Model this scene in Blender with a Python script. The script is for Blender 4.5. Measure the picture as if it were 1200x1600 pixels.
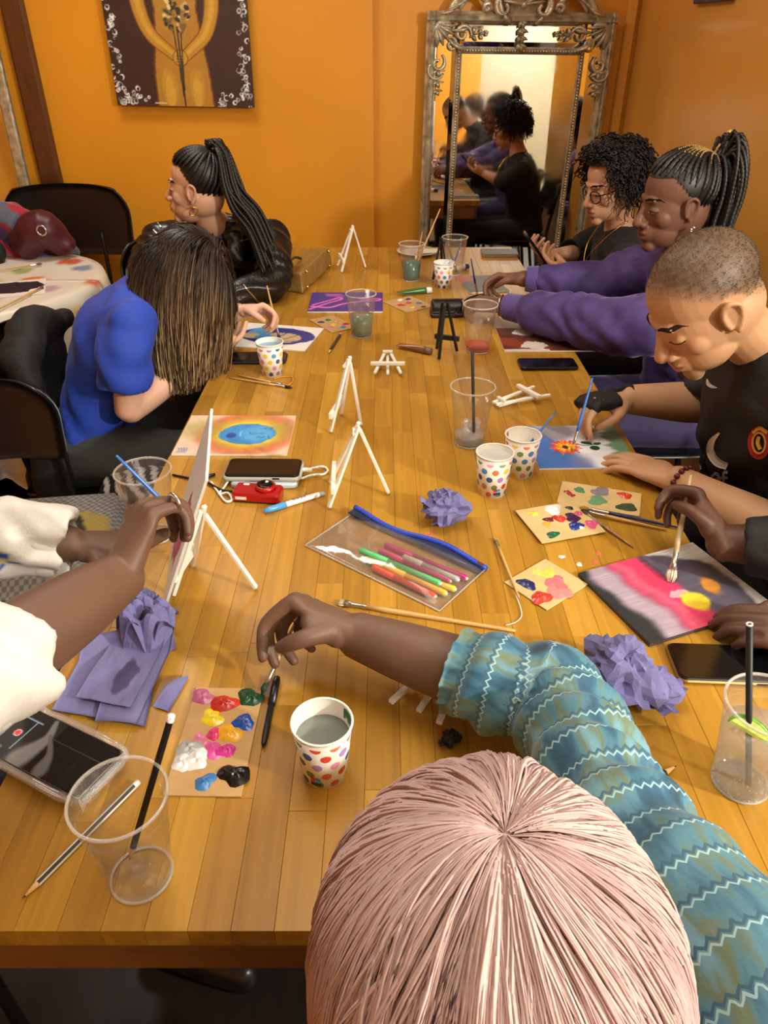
import bpy, math, random
import numpy as np
from mathutils import Vector, Matrix, noise
from mathutils.bvhtree import BVHTree

for _o in list(bpy.data.objects):
    bpy.data.objects.remove(_o)
SC = bpy.context.scene
COL = SC.collection
R = math.radians
rng = random.Random(7)

# ------------------------------------------------------------------ camera
CAM_Z = 1.51
FPX = 1150.0                      # focal length in pixels of the 1200x1600 frame
PITCH = math.atan(743.0 / FPX)
cam_d = bpy.data.cameras.new('camera')
cam_d.sensor_fit = 'VERTICAL'
cam_d.sensor_height = 36.0
cam_d.lens = FPX / 1600.0 * 36.0
cam_d.clip_start = 0.02
cam = bpy.data.objects.new('camera', cam_d)
cam.location = (0, 0, CAM_Z)
cam.rotation_euler = (math.pi / 2 - PITCH, 0, 0)
COL.objects.link(cam)
SC.camera = cam

# ------------------------------------------------------------------ world, lights, exposure
w = bpy.data.worlds.new('world'); SC.world = w
w.use_nodes = True
w.node_tree.nodes['Background'].inputs[0].default_value = (1.0, 0.94, 0.85, 1)
w.node_tree.nodes['Background'].inputs[1].default_value = 0.10
SC.view_settings.view_transform = 'Standard'
SC.view_settings.look = 'None'
SC.view_settings.exposure = 0.0
SC.view_settings.gamma = 1.0
SC.view_settings.use_curve_mapping = False

def area_light(name, loc, size, power, col, rot=(0, 0, 0)):
    l = bpy.data.lights.new(name, 'AREA'); l.shape = 'RECTANGLE'
    l.size, l.size_y = size; l.energy = power; l.color = col
    o = bpy.data.objects.new(name, l); o.location = loc; o.rotation_euler = rot
    COL.objects.link(o); return o
# the key: a bare warm lamp off to the right, behind the photographer's shoulder
kl = bpy.data.lights.new('room_lamp', 'POINT'); kl.energy = 245; kl.color = (1.0, 0.95, 0.86); kl.shadow_soft_size = 0.06
ko = bpy.data.objects.new('room_lamp', kl); ko.location = (2.0, -0.4, 1.92); COL.objects.link(ko)
# unseen area lights at ceiling height, added as ambient fill
area_light('ceiling_fill', (0.0, 1.1, 2.66), (0.9, 0.9), 19, (1.0, 0.95, 0.86))
area_light('ceiling_fill', (-0.9, 2.7, 2.66), (0.6, 0.6), 20, (1.0, 0.95, 0.86))
area_light('ceiling_fill', (1.6, -1.7, 2.66), (0.8, 0.8), 34, (1.0, 0.95, 0.88))

# ------------------------------------------------------------------ helpers: coordinates
SP, CP = math.sin(PITCH), math.cos(PITCH)
TZ = 0.75                          # height of the table top
def ray(px, py):
    d = py - 800.0
    return px - 600.0, FPX * CP - d * SP, FPX * SP + d * CP       # x, forward, down
def P(px, py, z=TZ):               # the point of the horizontal plane at height z that the photo shows at (px, py)
    x, f, d = ray(px, py); t = (CAM_Z - z) / d
    return Vector((x * t, f * t, z))
def Q(px, py, y):                  # the point at distance y down the room
    x, f, d = ray(px, py); t = y / f
    return Vector((x * t, y, CAM_Z - d * t))
def rect(c4, z=TZ):                # rectangle on the table through four seen corners TL TR BR BL
    p = [P(a, b, z) for a, b in c4]
    c = sum(p, Vector()) / 4
    ux = ((p[1] - p[0]) + (p[2] - p[3])) / 2
    uy = ((p[0] - p[3]) + (p[1] - p[2])) / 2
    wd, ht = ux.length, uy.length
    a1 = math.atan2(ux.y, ux.x); a2 = math.atan2(uy.y, uy.x) - math.pi / 2
    while a2 - a1 > math.pi: a2 -= 2 * math.pi
    while a2 - a1 < -math.pi: a2 += 2 * math.pi
    return c, (a1 + a2) / 2, wd, ht

# ------------------------------------------------------------------ helpers: materials
def s2l(c):
    c = np.asarray(c, float)
    if c.max() > 1.0: c = c / 255.0
    return np.where(c <= 0.04045, c / 12.92, ((c + 0.055) / 1.055) ** 2.4)
def rgba(c): return tuple(s2l(c)) + (1.0,)
MATS = {}
def new_mat(name):
    m = bpy.data.materials.new(name); m.use_nodes = True
    nt = m.node_tree; b = nt.nodes['Principled BSDF']
    return m, nt, b
def pm(name, col, rough=0.5, metal=0.0, var=0.08, scale=40.0, bump=0.0, bscale=200.0, spec=0.5, coat=0.0, sheen=0.0, stretch=(1, 1, 1), sss=0.0, trans=0.0, emit=None):
    """plain procedural material: a colour broken up by noise, with optional relief"""
    if name in MATS: return MATS[name]
    m, nt, b = new_mat(name); N, L = nt.nodes, nt.links
    c = np.array(rgba(col)[:3])
    tc = N.new('ShaderNodeTexCoord'); mp = N.new('ShaderNodeMapping'); mp.inputs['Scale'].default_value = stretch
    L.new(tc.outputs['Object'], mp.inputs[0])
    nz = N.new('ShaderNodeTexNoise'); nz.inputs['Scale'].default_value = scale; nz.inputs['Detail'].default_value = 4
    L.new(mp.outputs[0], nz.inputs['Vector'])
    cr = N.new('ShaderNodeValToRGB')
    cr.color_ramp.elements[0].position = 0.3; cr.color_ramp.elements[1].position = 0.7
    cr.color_ramp.elements[0].color = tuple(np.clip(c * (1 - var), 0, 1)) + (1,)
    cr.color_ramp.elements[1].color = tuple(np.clip(c * (1 + var), 0, 1)) + (1,)
    L.new(nz.outputs['Fac'], cr.inputs[0]); L.new(cr.outputs[0], b.inputs['Base Color'])
    b.inputs['Roughness'].default_value = rough; b.inputs['Metallic'].default_value = metal
    b.inputs['Specular IOR Level'].default_value = spec
    b.inputs['Coat Weight'].default_value = coat; b.inputs['Coat Roughness'].default_value = 0.12
    b.inputs['Sheen Weight'].default_value = sheen; b.inputs['Sheen Roughness'].default_value = 0.35
    b.inputs['Transmission Weight'].default_value = trans
    if emit:
        b.inputs['Emission Color'].default_value = rgba(col); b.inputs['Emission Strength'].default_value = emit
    if bump:
        n2 = N.new('ShaderNodeTexNoise'); n2.inputs['Scale'].default_value = bscale; n2.inputs['Detail'].default_value = 5
        L.new(mp.outputs[0], n2.inputs['Vector'])
        bp = N.new('ShaderNodeBump'); bp.inputs['Strength'].default_value = bump; bp.inputs['Distance'].default_value = 0.004
        L.new(n2.outputs['Fac'], bp.inputs['Height']); L.new(bp.outputs[0], b.inputs['Normal'])
    MATS[name] = m; return m
def am(name, rough=0.5, spec=0.5, sheen=0.0, bump=0.0, bscale=300.0, coat=0.0, metal=0.0, sss=0.0):
    """material whose colour is the mesh's own 'Col' attribute (paint, dye, print), with grain"""
    if name in MATS: return MATS[name]
    m, nt, b = new_mat(name); N, L = nt.nodes, nt.links
    a = N.new('ShaderNodeAttribute'); a.attribute_name = 'Col'
    tc = N.new('ShaderNodeTexCoord')
    nz = N.new('ShaderNodeTexNoise'); nz.inputs['Scale'].default_value = bscale; nz.inputs['Detail'].default_value = 4
    L.new(tc.outputs['Object'], nz.inputs['Vector'])
    mr = N.new('ShaderNodeMapRange'); mr.inputs['To Min'].default_value = 0.93; mr.inputs['To Max'].default_value = 1.07
    L.new(nz.outputs['Fac'], mr.inputs['Value'])
    mx = N.new('ShaderNodeVectorMath'); mx.operation = 'SCALE'
    L.new(a.outputs['Color'], mx.inputs[0]); L.new(mr.outputs[0], mx.inputs['Scale'])
    L.new(mx.outputs[0], b.inputs['Base Color'])
    b.inputs['Roughness'].default_value = rough; b.inputs['Specular IOR Level'].default_value = spec
    b.inputs['Sheen Weight'].default_value = sheen; b.inputs['Coat Weight'].default_value = coat; b.inputs['Metallic'].default_value = metal
    b.inputs['Sheen Roughness'].default_value = 0.3
    if sss:
        b.inputs['Subsurface Weight'].default_value = sss; b.inputs['Subsurface Radius'].default_value = (0.012, 0.005, 0.003)
        b.inputs['Subsurface Scale'].default_value = 0.6
    if bump:
        bp = N.new('ShaderNodeBump'); bp.inputs['Strength'].default_value = bump; bp.inputs['Distance'].default_value = 0.002
        L.new(nz.outputs['Fac'], bp.inputs['Height']); L.new(bp.outputs[0], b.inputs['Normal'])
    MATS[name] = m; return m
def clear_mat(name, tint=(1, 1, 1), lo=0.06, hi=0.75, rough=0.06, frost=0.0, frostcol=(0.9, 0.9, 0.9)):
    """thin clear plastic: see-through, glossy towards its rims"""
    if name in MATS: return MATS[name]
    m, nt, b = new_mat(name); N, L = nt.nodes, nt.links
    out = N['Material Output']
    tr = N.new('ShaderNodeBsdfTransparent'); tr.inputs[0].default_value = tuple(tint) + (1,)
    gl = N.new('ShaderNodeBsdfGlossy'); gl.inputs['Roughness'].default_value = rough
    lw = N.new('ShaderNodeLayerWeight'); lw.inputs['Blend'].default_value = 0.35
    tc = N.new('ShaderNodeTexCoord'); nz = N.new('ShaderNodeTexNoise'); nz.inputs['Scale'].default_value = 60
    L.new(tc.outputs['Object'], nz.inputs['Vector'])
    bp = N.new('ShaderNodeBump'); bp.inputs['Strength'].default_value = 0.12; bp.inputs['Distance'].default_value = 0.003
    L.new(nz.outputs['Fac'], bp.inputs['Height']); L.new(bp.outputs[0], gl.inputs['Normal'])
    mr = N.new('ShaderNodeMapRange'); mr.inputs['To Min'].default_value = lo; mr.inputs['To Max'].default_value = hi
    L.new(lw.outputs['Facing'], mr.inputs['Value'])
    pw = N.new('ShaderNodeMath'); pw.operation = 'POWER'; pw.inputs[1].default_value = 1.6
    L.new(mr.outputs[0], pw.inputs[0])
    mx = N.new('ShaderNodeMixShader'); L.new(pw.outputs[0], mx.inputs[0]); L.new(tr.outputs[0], mx.inputs[1]); L.new(gl.outputs[0], mx.inputs[2])
    last = mx
    if frost:
        df = N.new('ShaderNodeBsdfDiffuse'); df.inputs[0].default_value = tuple(frostcol) + (1,)
        m2 = N.new('ShaderNodeMixShader'); m2.inputs[0].default_value = frost
        L.new(mx.outputs[0], m2.inputs[1]); L.new(df.outputs[0], m2.inputs[2]); last = m2
    L.new(last.outputs[0], out.inputs['Surface'])
    MATS[name] = m; return m

# ------------------------------------------------------------------ helpers: meshes
def catmull(pts, sub):
    p = np.asarray(pts, float)
    if len(p) == 2 or sub <= 1:
        k = max(sub, 1)
        out = [p[i] + (p[i + 1] - p[i]) * j / k for i in range(len(p) - 1) for j in range(k)]
        out.append(p[-1]); return np.array(out)
    q = np.vstack([2 * p[0] - p[1], p, 2 * p[-1] - p[-2]])
    out = []
    for i in range(1, len(q) - 2):
        a, b, c, d = q[i - 1], q[i], q[i + 1], q[i + 2]
        for j in range(sub):
            t = j / sub
            out.append(0.5 * (2 * b + (c - a) * t + (2 * a - 5 * b + 4 * c - d) * t * t + (3 * b - a - 3 * c + d) * t ** 3))
    out.append(p[-1]); return np.array(out)
class MB:
    """collects shapes into one mesh"""
    def __init__(s): s.v = []; s.f = []; s.sm = []; s.n = 0; s.uv = None
    def add(s, v, f, smooth=True, m=None):
        v = np.asarray(v, float)
        if m is not None:
            M_ = np.array(m); v = v @ M_[:3, :3].T + M_[:3, 3]
        s.v.append(v); s.f += [[i + s.n for i in q] for q in f]; s.sm += [smooth] * len(f); s.n += len(v); return s
    def verts(s): return np.vstack(s.v) if s.v else np.zeros((0, 3))
    def box(s, size, c=(0, 0, 0), m=None, ch=0.0):
        a, b, d = [q / 2 for q in size]
        if ch <= 0:
            v = [(x * a + c[0], y * b + c[1], z * d + c[2]) for z in (-1, 1) for y in (-1, 1) for x in (-1, 1)]
            f = [(0, 2, 3, 1), (4, 5, 7, 6), (0, 1, 5, 4), (2, 6, 7, 3), (0, 4, 6, 2), (1, 3, 7, 5)]
            return s.add(v, f, False, m)
        pts = [(-a + ch, -b), (a - ch, -b), (a, -b + ch), (a, b - ch), (a - ch, b), (-a + ch, b), (-a, b - ch), (-a, -b + ch)]
        inn = [(x * (a - ch) / a, y * (b - ch) / b) for x, y in pts]
        v = [(x, y, -d) for x, y in inn] + [(x, y, -d + ch) for x, y in pts] + [(x, y, d - ch) for x, y in pts] + [(x, y, d) for x, y in inn]
        v = [(x + c[0], y + c[1], z + c[2]) for x, y, z in v]
        f = [tuple(reversed(range(8))), tuple(range(24, 32))]
        for k in range(3): f += [(k * 8 + i, k * 8 + (i + 1) % 8, k * 8 + 8 + (i + 1) % 8, k * 8 + 8 + i) for i in range(8)]
        return s.add(v, f, False, m)
    def rbox(s, w, h, t, r, c=(0, 0, 0), m=None, seg=5, e=0.0015):
        """slab with rounded corners and eased edges (phones, cards)"""
        def loop(i):
            out = []
            for cx, cy, a0 in ((w / 2 - r, h / 2 - r, 0), (-w / 2 + r, h / 2 - r, 90), (-w / 2 + r, -h / 2 + r, 180), (w / 2 - r, -h / 2 + r, 270)):
                for k in range(seg + 1):
                    a = R(a0 + 90 * k / seg); out.append((cx + (r - i) * math.cos(a), cy + (r - i) * math.sin(a)))
            return out
        v = []; n = 4 * (seg + 1)
        for i, z in ((e, -t / 2), (0, -t / 2 + e), (0, t / 2 - e), (e, t / 2)):
            v += [(x + c[0], y + c[1], z + c[2]) for x, y in loop(i)]
        f = [tuple(reversed(range(n))), tuple(range(3 * n, 4 * n))]
        for k in range(3): f += [(k * n + i, k * n + (i + 1) % n, k * n + n + (i + 1) % n, k * n + n + i) for i in range(n)]
        return s.add(v, f, False, m)
    def tube(s, pts, r, n=8, cap=True, sub=1, m=None, smooth=True, flat=1.0, closed=False, rot=0.0):
        p = catmull(pts, sub) if sub > 1 else np.asarray(pts, float)
        k = len(p)
        rr = np.interp(np.linspace(0, 1, k), np.linspace(0, 1, len(r)), r) if np.ndim(r) else np.full(k, float(r))
        t = np.gradient(p, axis=0)
        if closed: t[0] = t[-1] = p[1] - p[-2]
        t /= np.linalg.norm(t, axis=1)[:, None] + 1e-12
        ref = np.array([0, 0, 1.0]) if abs(t[0][2]) < 0.9 else np.array([0, 1.0, 0])
        u = np.cross(t[0], ref); u /= np.linalg.norm(u); v = []
        an = np.arange(n) * 2 * math.pi / n + rot
        for i in range(k):
            u = u - t[i] * (u @ t[i]); u /= np.linalg.norm(u) + 1e-12
            b = np.cross(t[i], u)
            v.append(p[i] + rr[i] * (np.cos(an)[:, None] * u + flat * np.sin(an)[:, None] * b))
        f = [(i * n + j, i * n + (j + 1) % n, (i + 1) * n + (j + 1) % n, (i + 1) * n + j) for i in range(k - 1) for j in range(n)]
        if cap: f += [tuple(reversed(range(n))), tuple(range((k - 1) * n, k * n))]
        return s.add(np.vstack(v), f, smooth, m)
    def limb(s, pts, radii, sub=5, n=18, side=None, hollow=0.0, hollow0=0.0, capk=0.9):
        """rounded closed limb; radii are numbers or (along side, across) pairs; hollow leaves an open mouth at the end"""
        p = catmull([tuple(q) for q in pts], sub)
        rad = np.array([(q, q) if np.ndim(q) == 0 else q for q in radii], float)
        ra = np.maximum(catmull(rad, sub), 0.001); k = len(p)
        t = np.gradient(p, axis=0); t /= np.linalg.norm(t, axis=1)[:, None] + 1e-12
        ref = np.array(side if side is not None else ((0, 0, 1.0) if abs(t[0][2]) < 0.8 else (0, 1.0, 0)), float)
        rings = []; an = np.arange(n) * 2 * math.pi / n; u = ref
        fr = []
        for i in range(k):
            u = (ref if side is not None else u); u = u - t[i] * (u @ t[i]); u = u / (np.linalg.norm(u) + 1e-9); fr.append((u, np.cross(t[i], u)))
        def ring(c, i, f): return c + f * (ra[i, 0] * np.cos(an)[:, None] * fr[i][0] + ra[i, 1] * np.sin(an)[:, None] * fr[i][1])
        cap = [(0.97, 0.25), (0.85, 0.53), (0.6, 0.8), (0.25, 0.97)]
        if hollow0:
            for q in (0.98, 0.55, 0.15): rings.append(ring(p[0] + t[0] * hollow0 * q, 0, 0.80))
            rings.append(ring(p[0], 0, 0.84))
        else:
            for f, h in reversed(cap): rings.append(ring(p[0] - t[0] * h * ra[0].min() * capk, 0, f))
        for i in range(k): rings.append(ring(p[i], i, 1.0))
        if hollow:
            rings.append(ring(p[-1], k - 1, 0.84))
            for q in (0.15, 0.55, 0.98): rings.append(ring(p[-1] - t[-1] * hollow * q, k - 1, 0.80))
        else:
            for f, h in cap: rings.append(ring(p[-1] + t[-1] * h * ra[-1].min() * capk, k - 1, f))
        m_ = len(rings); v = np.vstack(rings)
        f = [(i * n + j, i * n + (j + 1) % n, (i + 1) * n + (j + 1) % n, (i + 1) * n + j) for i in range(m_ - 1) for j in range(n)]
        f += [tuple(reversed(range(n))), tuple(range((m_ - 1) * n, m_ * n))]
        return s.add(v, f, True)
    def ell(s, c, r, m=None, nu=16, nv=10, rot=None):
        v = [(0, 0, -1)]
        for i in range(1, nv):
            a = math.pi * i / nv - math.pi / 2
            v += [(math.cos(a) * math.cos(2 * math.pi * j / nu), math.cos(a) * math.sin(2 * math.pi * j / nu), math.sin(a)) for j in range(nu)]
        v.append((0, 0, 1)); v = np.array(v) * np.asarray(r, float)
        if rot is not None: v = v @ np.array(rot.to_3x3() if hasattr(rot, 'to_3x3') else rot).T
        v = v + np.asarray(c, float)
        f = [(0, 1 + (j + 1) % nu, 1 + j) for j in range(nu)]
        for i in range(nv - 2): f += [(1 + i * nu + j, 1 + i * nu + (j + 1) % nu, 1 + (i + 1) * nu + (j + 1) % nu, 1 + (i + 1) * nu + j) for j in range(nu)]
        b = 1 + (nv - 2) * nu; l = len(v) - 1
        f += [(b + j, b + (j + 1) % nu, l) for j in range(nu)]
        return s.add(v, f, True, m)
    def lathe(s, prof, n=28, m=None, smooth=True, uv=False):
        """profile of (radius, z); closed by its first and last points lying on the axis or meeting"""
        v = []; f = []; k = len(prof)
        for r_, z in prof: v += [(r_ * math.cos(2 * math.pi * j / n), r_ * math.sin(2 * math.pi * j / n), z) for j in range(n)]
        for i in range(k - 1): f += [(i * n + j, i * n + (j + 1) % n, (i + 1) * n + (j + 1) % n, (i + 1) * n + j) for j in range(n)]
        return s.add(v, f, smooth, m)
    def prism(s, poly, z0, z1, m=None):
        n = len(poly); v = [(x, y, z0) for x, y in poly] + [(x, y, z1) for x, y in poly]
        f = [tuple(reversed(range(n))), tuple(range(n, 2 * n))] + [(i, (i + 1) % n, n + (i + 1) % n, n + i) for i in range(n)]
        return s.add(v, f, False, m)
    def sheet(s, g, m=None, smooth=True):
        a, b = g.shape[:2]
        f = [(i * b + j, i * b + j + 1, (i + 1) * b + j + 1, (i + 1) * b + j) for i in range(a - 1) for j in range(b - 1)]
        return s.add(g.reshape(-1, 3), f, smooth, m)
    def slab(s, g, th, m=None, smooth=True):
        """a bent sheet given real thickness th (along its normals)"""
        du = np.gradient(g, axis=0); dv = np.gradient(g, axis=1)
        nn = np.cross(du, dv); nn /= np.linalg.norm(nn, axis=2)[..., None] + 1e-12
        a, b = g.shape[:2]; lo = g - nn * th
        top = [(i * b + j, (i + 1) * b + j, (i + 1) * b + j + 1, i * b + j + 1) for i in range(a - 1) for j in range(b - 1)]
        o = a * b; bot = [tuple(o + q for q in reversed(t)) for t in top]
        rim = [i * b for i in range(a)] + [(a - 1) * b + j for j in range(1, b)] + [i * b + b - 1 for i in range(a - 2, -1, -1)] + [j for j in range(b - 2, 0, -1)]
        rf = [(rim[i], rim[(i + 1) % len(rim)], o + rim[(i + 1) % len(rim)], o + rim[i]) for i in range(len(rim))]
        return s.add(np.vstack([g.reshape(-1, 3), lo.reshape(-1, 3)]), top + bot + rf, smooth, m)
    def mesh(s, name):
        me = bpy.data.meshes.new(name)
        me.from_pydata(s.verts().tolist(), [], s.f); me.update()
        me.polygons.foreach_set('use_smooth', s.sm)
        return me
def set_col(me, cols, srgb=True):
    c = np.asarray(cols, float)
    if srgb: c = s2l(np.clip(c, 0, 1) if c.max() <= 1 else c)
    a = me.color_attributes.new('Col', 'FLOAT_COLOR', 'POINT')
    out = np.ones((len(me.vertices), 4)); out[:, :3] = c
    a.data.foreach_set('color', out.ravel())
def co(me):
    a = np.empty(len(me.vertices) * 3); me.vertices.foreach_get('co', a); return a.reshape(-1, 3)
def normals(me):
    a = np.empty(len(me.vertices) * 3); me.vertices.foreach_get('normal', a); return a.reshape(-1, 3)
def set_co(me, v): me.vertices.foreach_set('co', np.ascontiguousarray(v).ravel()); me.update()
def link(name, me, m=None, parent=None, loc=None, rot=None):
    o = bpy.data.objects.new(name, me); COL.objects.link(o)
    if m is not None: me.materials.clear(); me.materials.append(m)
    if parent is not None: o.parent = parent
    if loc is not None: o.location = loc
    if rot is not None: o.rotation_euler = rot
    return o
def tag(o, label=None, cat=None, group=None, kind=None):
    if label: o['label'] = label
    if cat: o['category'] = cat
    if group: o['group'] = group
    if kind: o['kind'] = kind
    return o
def thing(name, label, cat, loc=(0, 0, 0), rot=(0, 0, 0), group=None):
    o = bpy.data.objects.new(name, None); COL.objects.link(o); o.empty_display_size = 0.05
    o.location = loc; o.rotation_euler = rot
    return tag(o, label, cat, group)
def wmat(o): return o.matrix_basis if o.parent is None else wmat(o.parent) @ o.matrix_basis
def part(name, mb, m, parent, label=None, world=False, loc=None, rot=None):
    me = mb.mesh(name) if isinstance(mb, MB) else mb
    if world:                      # verts were given in the room's coordinates
        v = co(me); L_ = np.array(wmat(parent).inverted())
        set_co(me, v @ L_[:3, :3].T + L_[:3, 3])
    o = link(name, me, m, parent, loc, rot)
    if label: o['label'] = label
    return o
def solo(name, mb, m, label, cat, loc=(0, 0, 0), rot=(0, 0, 0), group=None):
    me = mb.mesh(name) if isinstance(mb, MB) else mb
    return tag(link(name, me, m, None, loc, rot), label, cat, group)
def struct(name, mb, m, parent=None):
    o = link(name, mb.mesh(name), m, parent)
    if parent is None: o['kind'] = 'structure'
    return o
def copy_tree(o, parent=None, label=None):
    c = o.copy(); COL.objects.link(c); c.parent = parent
    if label: c['label'] = label
    for ch in [x for x in bpy.data.objects if x.parent == o]: copy_tree(ch, c)
    return c
def fuse(mb, voxel, it=3, fac=0.5, dec=1.0):
    """melt overlapping closed shapes into one continuous skin"""
    me = mb.mesh('tmp'); o = bpy.data.objects.new('tmp', me); COL.objects.link(o)
    md = o.modifiers.new('r', 'REMESH'); md.mode = 'VOXEL'; md.voxel_size = voxel; md.use_smooth_shade = True
    if it:
        sm = o.modifiers.new('s', 'SMOOTH'); sm.factor = fac; sm.iterations = it
    if dec < 1:
        dm = o.modifiers.new('d', 'DECIMATE'); dm.ratio = dec
    bpy.context.view_layer.update()
    ev = o.evaluated_get(bpy.context.evaluated_depsgraph_get())
    out = bpy.data.meshes.new_from_object(ev)
    bpy.data.objects.remove(o); bpy.data.meshes.remove(me)
    out.polygons.foreach_set('use_smooth', [True] * len(out.polygons))
    out.update(); return out
def text_mesh(s, size, depth=0.0004, bold=0.0):
    cu = bpy.data.curves.new('txt', 'FONT'); cu.body = s; cu.size = size; cu.extrude = depth; cu.offset = bold
    cu.align_x = 'CENTER'; cu.align_y = 'CENTER'; cu.resolution_u = 3
    o = bpy.data.objects.new('txt', cu); COL.objects.link(o); bpy.context.view_layer.update()
    me = bpy.data.meshes.new_from_object(o.evaluated_get(bpy.context.evaluated_depsgraph_get()))
    bpy.data.objects.remove(o); bpy.data.curves.remove(cu); return me

# ------------------------------------------------------------------ helpers: noise and painting
def hsh(i, j, seed):
    n = (i * 374761393 + j * 668265263 + seed * 1274126177) & 0x7fffffff
    n = ((n ^ (n >> 13)) * 1274126177) & 0x7fffffff
    return ((n ^ (n >> 16)) & 0xffff) / 65535.0
def vn(x, y, seed=0):              # smooth value noise, 0..1
    x = np.asarray(x, float); y = np.asarray(y, float)
    i = np.floor(x).astype(np.int64); j = np.floor(y).astype(np.int64)
    a = x - i; b = y - j; a = a * a * (3 - 2 * a); b = b * b * (3 - 2 * b)
    return (hsh(i, j, seed) * (1 - a) + hsh(i + 1, j, seed) * a) * (1 - b) + (hsh(i, j + 1, seed) * (1 - a) + hsh(i + 1, j + 1, seed) * a) * b
def fb(x, y, seed=0, o=3):
    s = 0; t = 0; k = 1.0
    for q in range(o): s = s + k * vn(x * 2 ** q, y * 2 ** q, seed + q * 17); t += k; k *= 0.5
    return s / t
def n3(v, scale, seed=0.0, oct=1):
    o = Vector((seed * 3.1, seed * 1.7, seed * 0.9)); s = scale
    if oct == 1: return np.array([noise.noise(Vector(q) * s + o) for q in v])
    return np.array([noise.fractal(Vector(q) * s + o, 1.0, 2.0, oct) for q in v])
def sstep(a, b, x): t = np.clip((x - a) / (b - a + 1e-12), 0, 1); return t * t * (3 - 2 * t)
class Paint:
    """a painted sheet: colours laid down on a fine grid, u to the right 0..1, v up 0..1"""
    def __init__(s, w, h, nx, ny, base=(240, 238, 232)):
        s.w, s.h, s.nx, s.ny = w, h, nx, ny
        v, u = np.meshgrid(np.linspace(0, 1, ny), np.linspace(0, 1, nx), indexing='ij')
        s.u, s.v = u, v; s.x, s.y = u * w, v * h
        s.c = np.zeros((ny, nx, 3)) + np.array(base) / 255.0
    def mix(s, a, col):
        col = np.array(col) / 255.0; s.c = s.c * (1 - a[..., None]) + col * a[..., None]; return s
    def ell(s, cu, cv, ru, rv, col, rot=0, soft=0.05, wob=0.0, seed=1, k=1.0):
        dx, dy = (s.u - cu) * s.w, (s.v - cv) * s.h; c_, n_ = math.cos(R(rot)), math.sin(R(rot))
        ex, ey = (dx * c_ + dy * n_) / (ru * s.w), (-dx * n_ + dy * c_) / (rv * s.h)
        d = np.sqrt(ex * ex + ey * ey)
        if wob: an = np.arctan2(ey, ex); d = d * (1 + wob * (fb(an * 3 + 50, d * 2 + 9, seed) - 0.5) * 2)
        return s.mix(k * (1 - sstep(1 - soft, 1 + soft, d)), col)
    def poly(s, pts, col, k=1.0):
        ins = np.zeros(s.u.shape, bool); n = len(pts)
        for i in range(n):
            (x1, y1), (x2, y2) = pts[i], pts[(i + 1) % n]
            if y1 == y2: continue
            c_ = ((s.v >= min(y1, y2)) & (s.v < max(y1, y2)))
            ins ^= c_ & (s.u < (x2 - x1) * (s.v - y1) / (y2 - y1) + x1)
        return s.mix(ins * k, col)
    def line(s, pts, wd, col, sub=6, k=1.0, soft=0.35):
        """brush stroke; wd in metres (number or list)"""
        p = catmull([(a * s.w, b * s.h) for a, b in pts], sub)
        rr = np.interp(np.linspace(0, 1, len(p)), np.linspace(0, 1, len(wd)), wd) if np.ndim(wd) else np.full(len(p), wd)
        a = np.zeros(s.u.shape)
        for i in range(len(p) - 1):
            d = p[i + 1] - p[i]; L2 = d @ d + 1e-12
            t = np.clip(((s.x - p[i][0]) * d[0] + (s.y - p[i][1]) * d[1]) / L2, 0, 1)
            q = np.hypot(s.x - p[i][0] - t * d[0], s.y - p[i][1] - t * d[1]); r_ = (rr[i] + rr[i + 1]) / 4
            a = np.maximum(a, 1 - sstep(r_ * (1 - soft), r_ * (1 + soft), q))
        return s.mix(a * k, col)
    def streak(s, amp=0.05, fx=20, fy=200, seed=3):
        s.c = np.clip(s.c * (1 + amp * (fb(s.u * fx, s.v * fy, seed) - 0.5)[..., None] * 2), 0, 1); return s
    def slab(s, th, relief=0.0004, edge=(235, 232, 224), seed=5):
        """mesh of a board of thickness th with the painting on top, brush relief included; centred, top at z = th"""
        z = th + relief * (fb(s.x * 300, s.y * 300, seed) - 0.5)
        g = np.dstack([s.x - s.w / 2, s.y - s.h / 2, z]); n = s.nx * s.ny
        mb = MB(); mb.sheet(g)
        nx, ny = s.nx, s.ny
        rim = [j for j in range(nx)] + [i * nx + nx - 1 for i in range(1, ny)] + [(ny - 1) * nx + j for j in range(nx - 2, -1, -1)] + [i * nx for i in range(ny - 2, 0, -1)]
        v = mb.verts(); k = len(rim); lo = v[rim].copy(); up = v[rim].copy(); lo[:, 2] = 0
        f = [(i, k + i, k + (i + 1) % k, (i + 1) % k) for i in range(k)]
        f = [tuple(reversed(q)) for q in f] + [tuple(reversed([k + i for i in range(k)]))]
        mb.add(np.vstack([up, lo]), f, False)
        me = mb.mesh('painting')
        cols = np.vstack([s.c.reshape(-1, 3), np.zeros((2 * k, 3)) + np.array(edge) / 255.0])
        set_col(me, cols); return me
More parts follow.
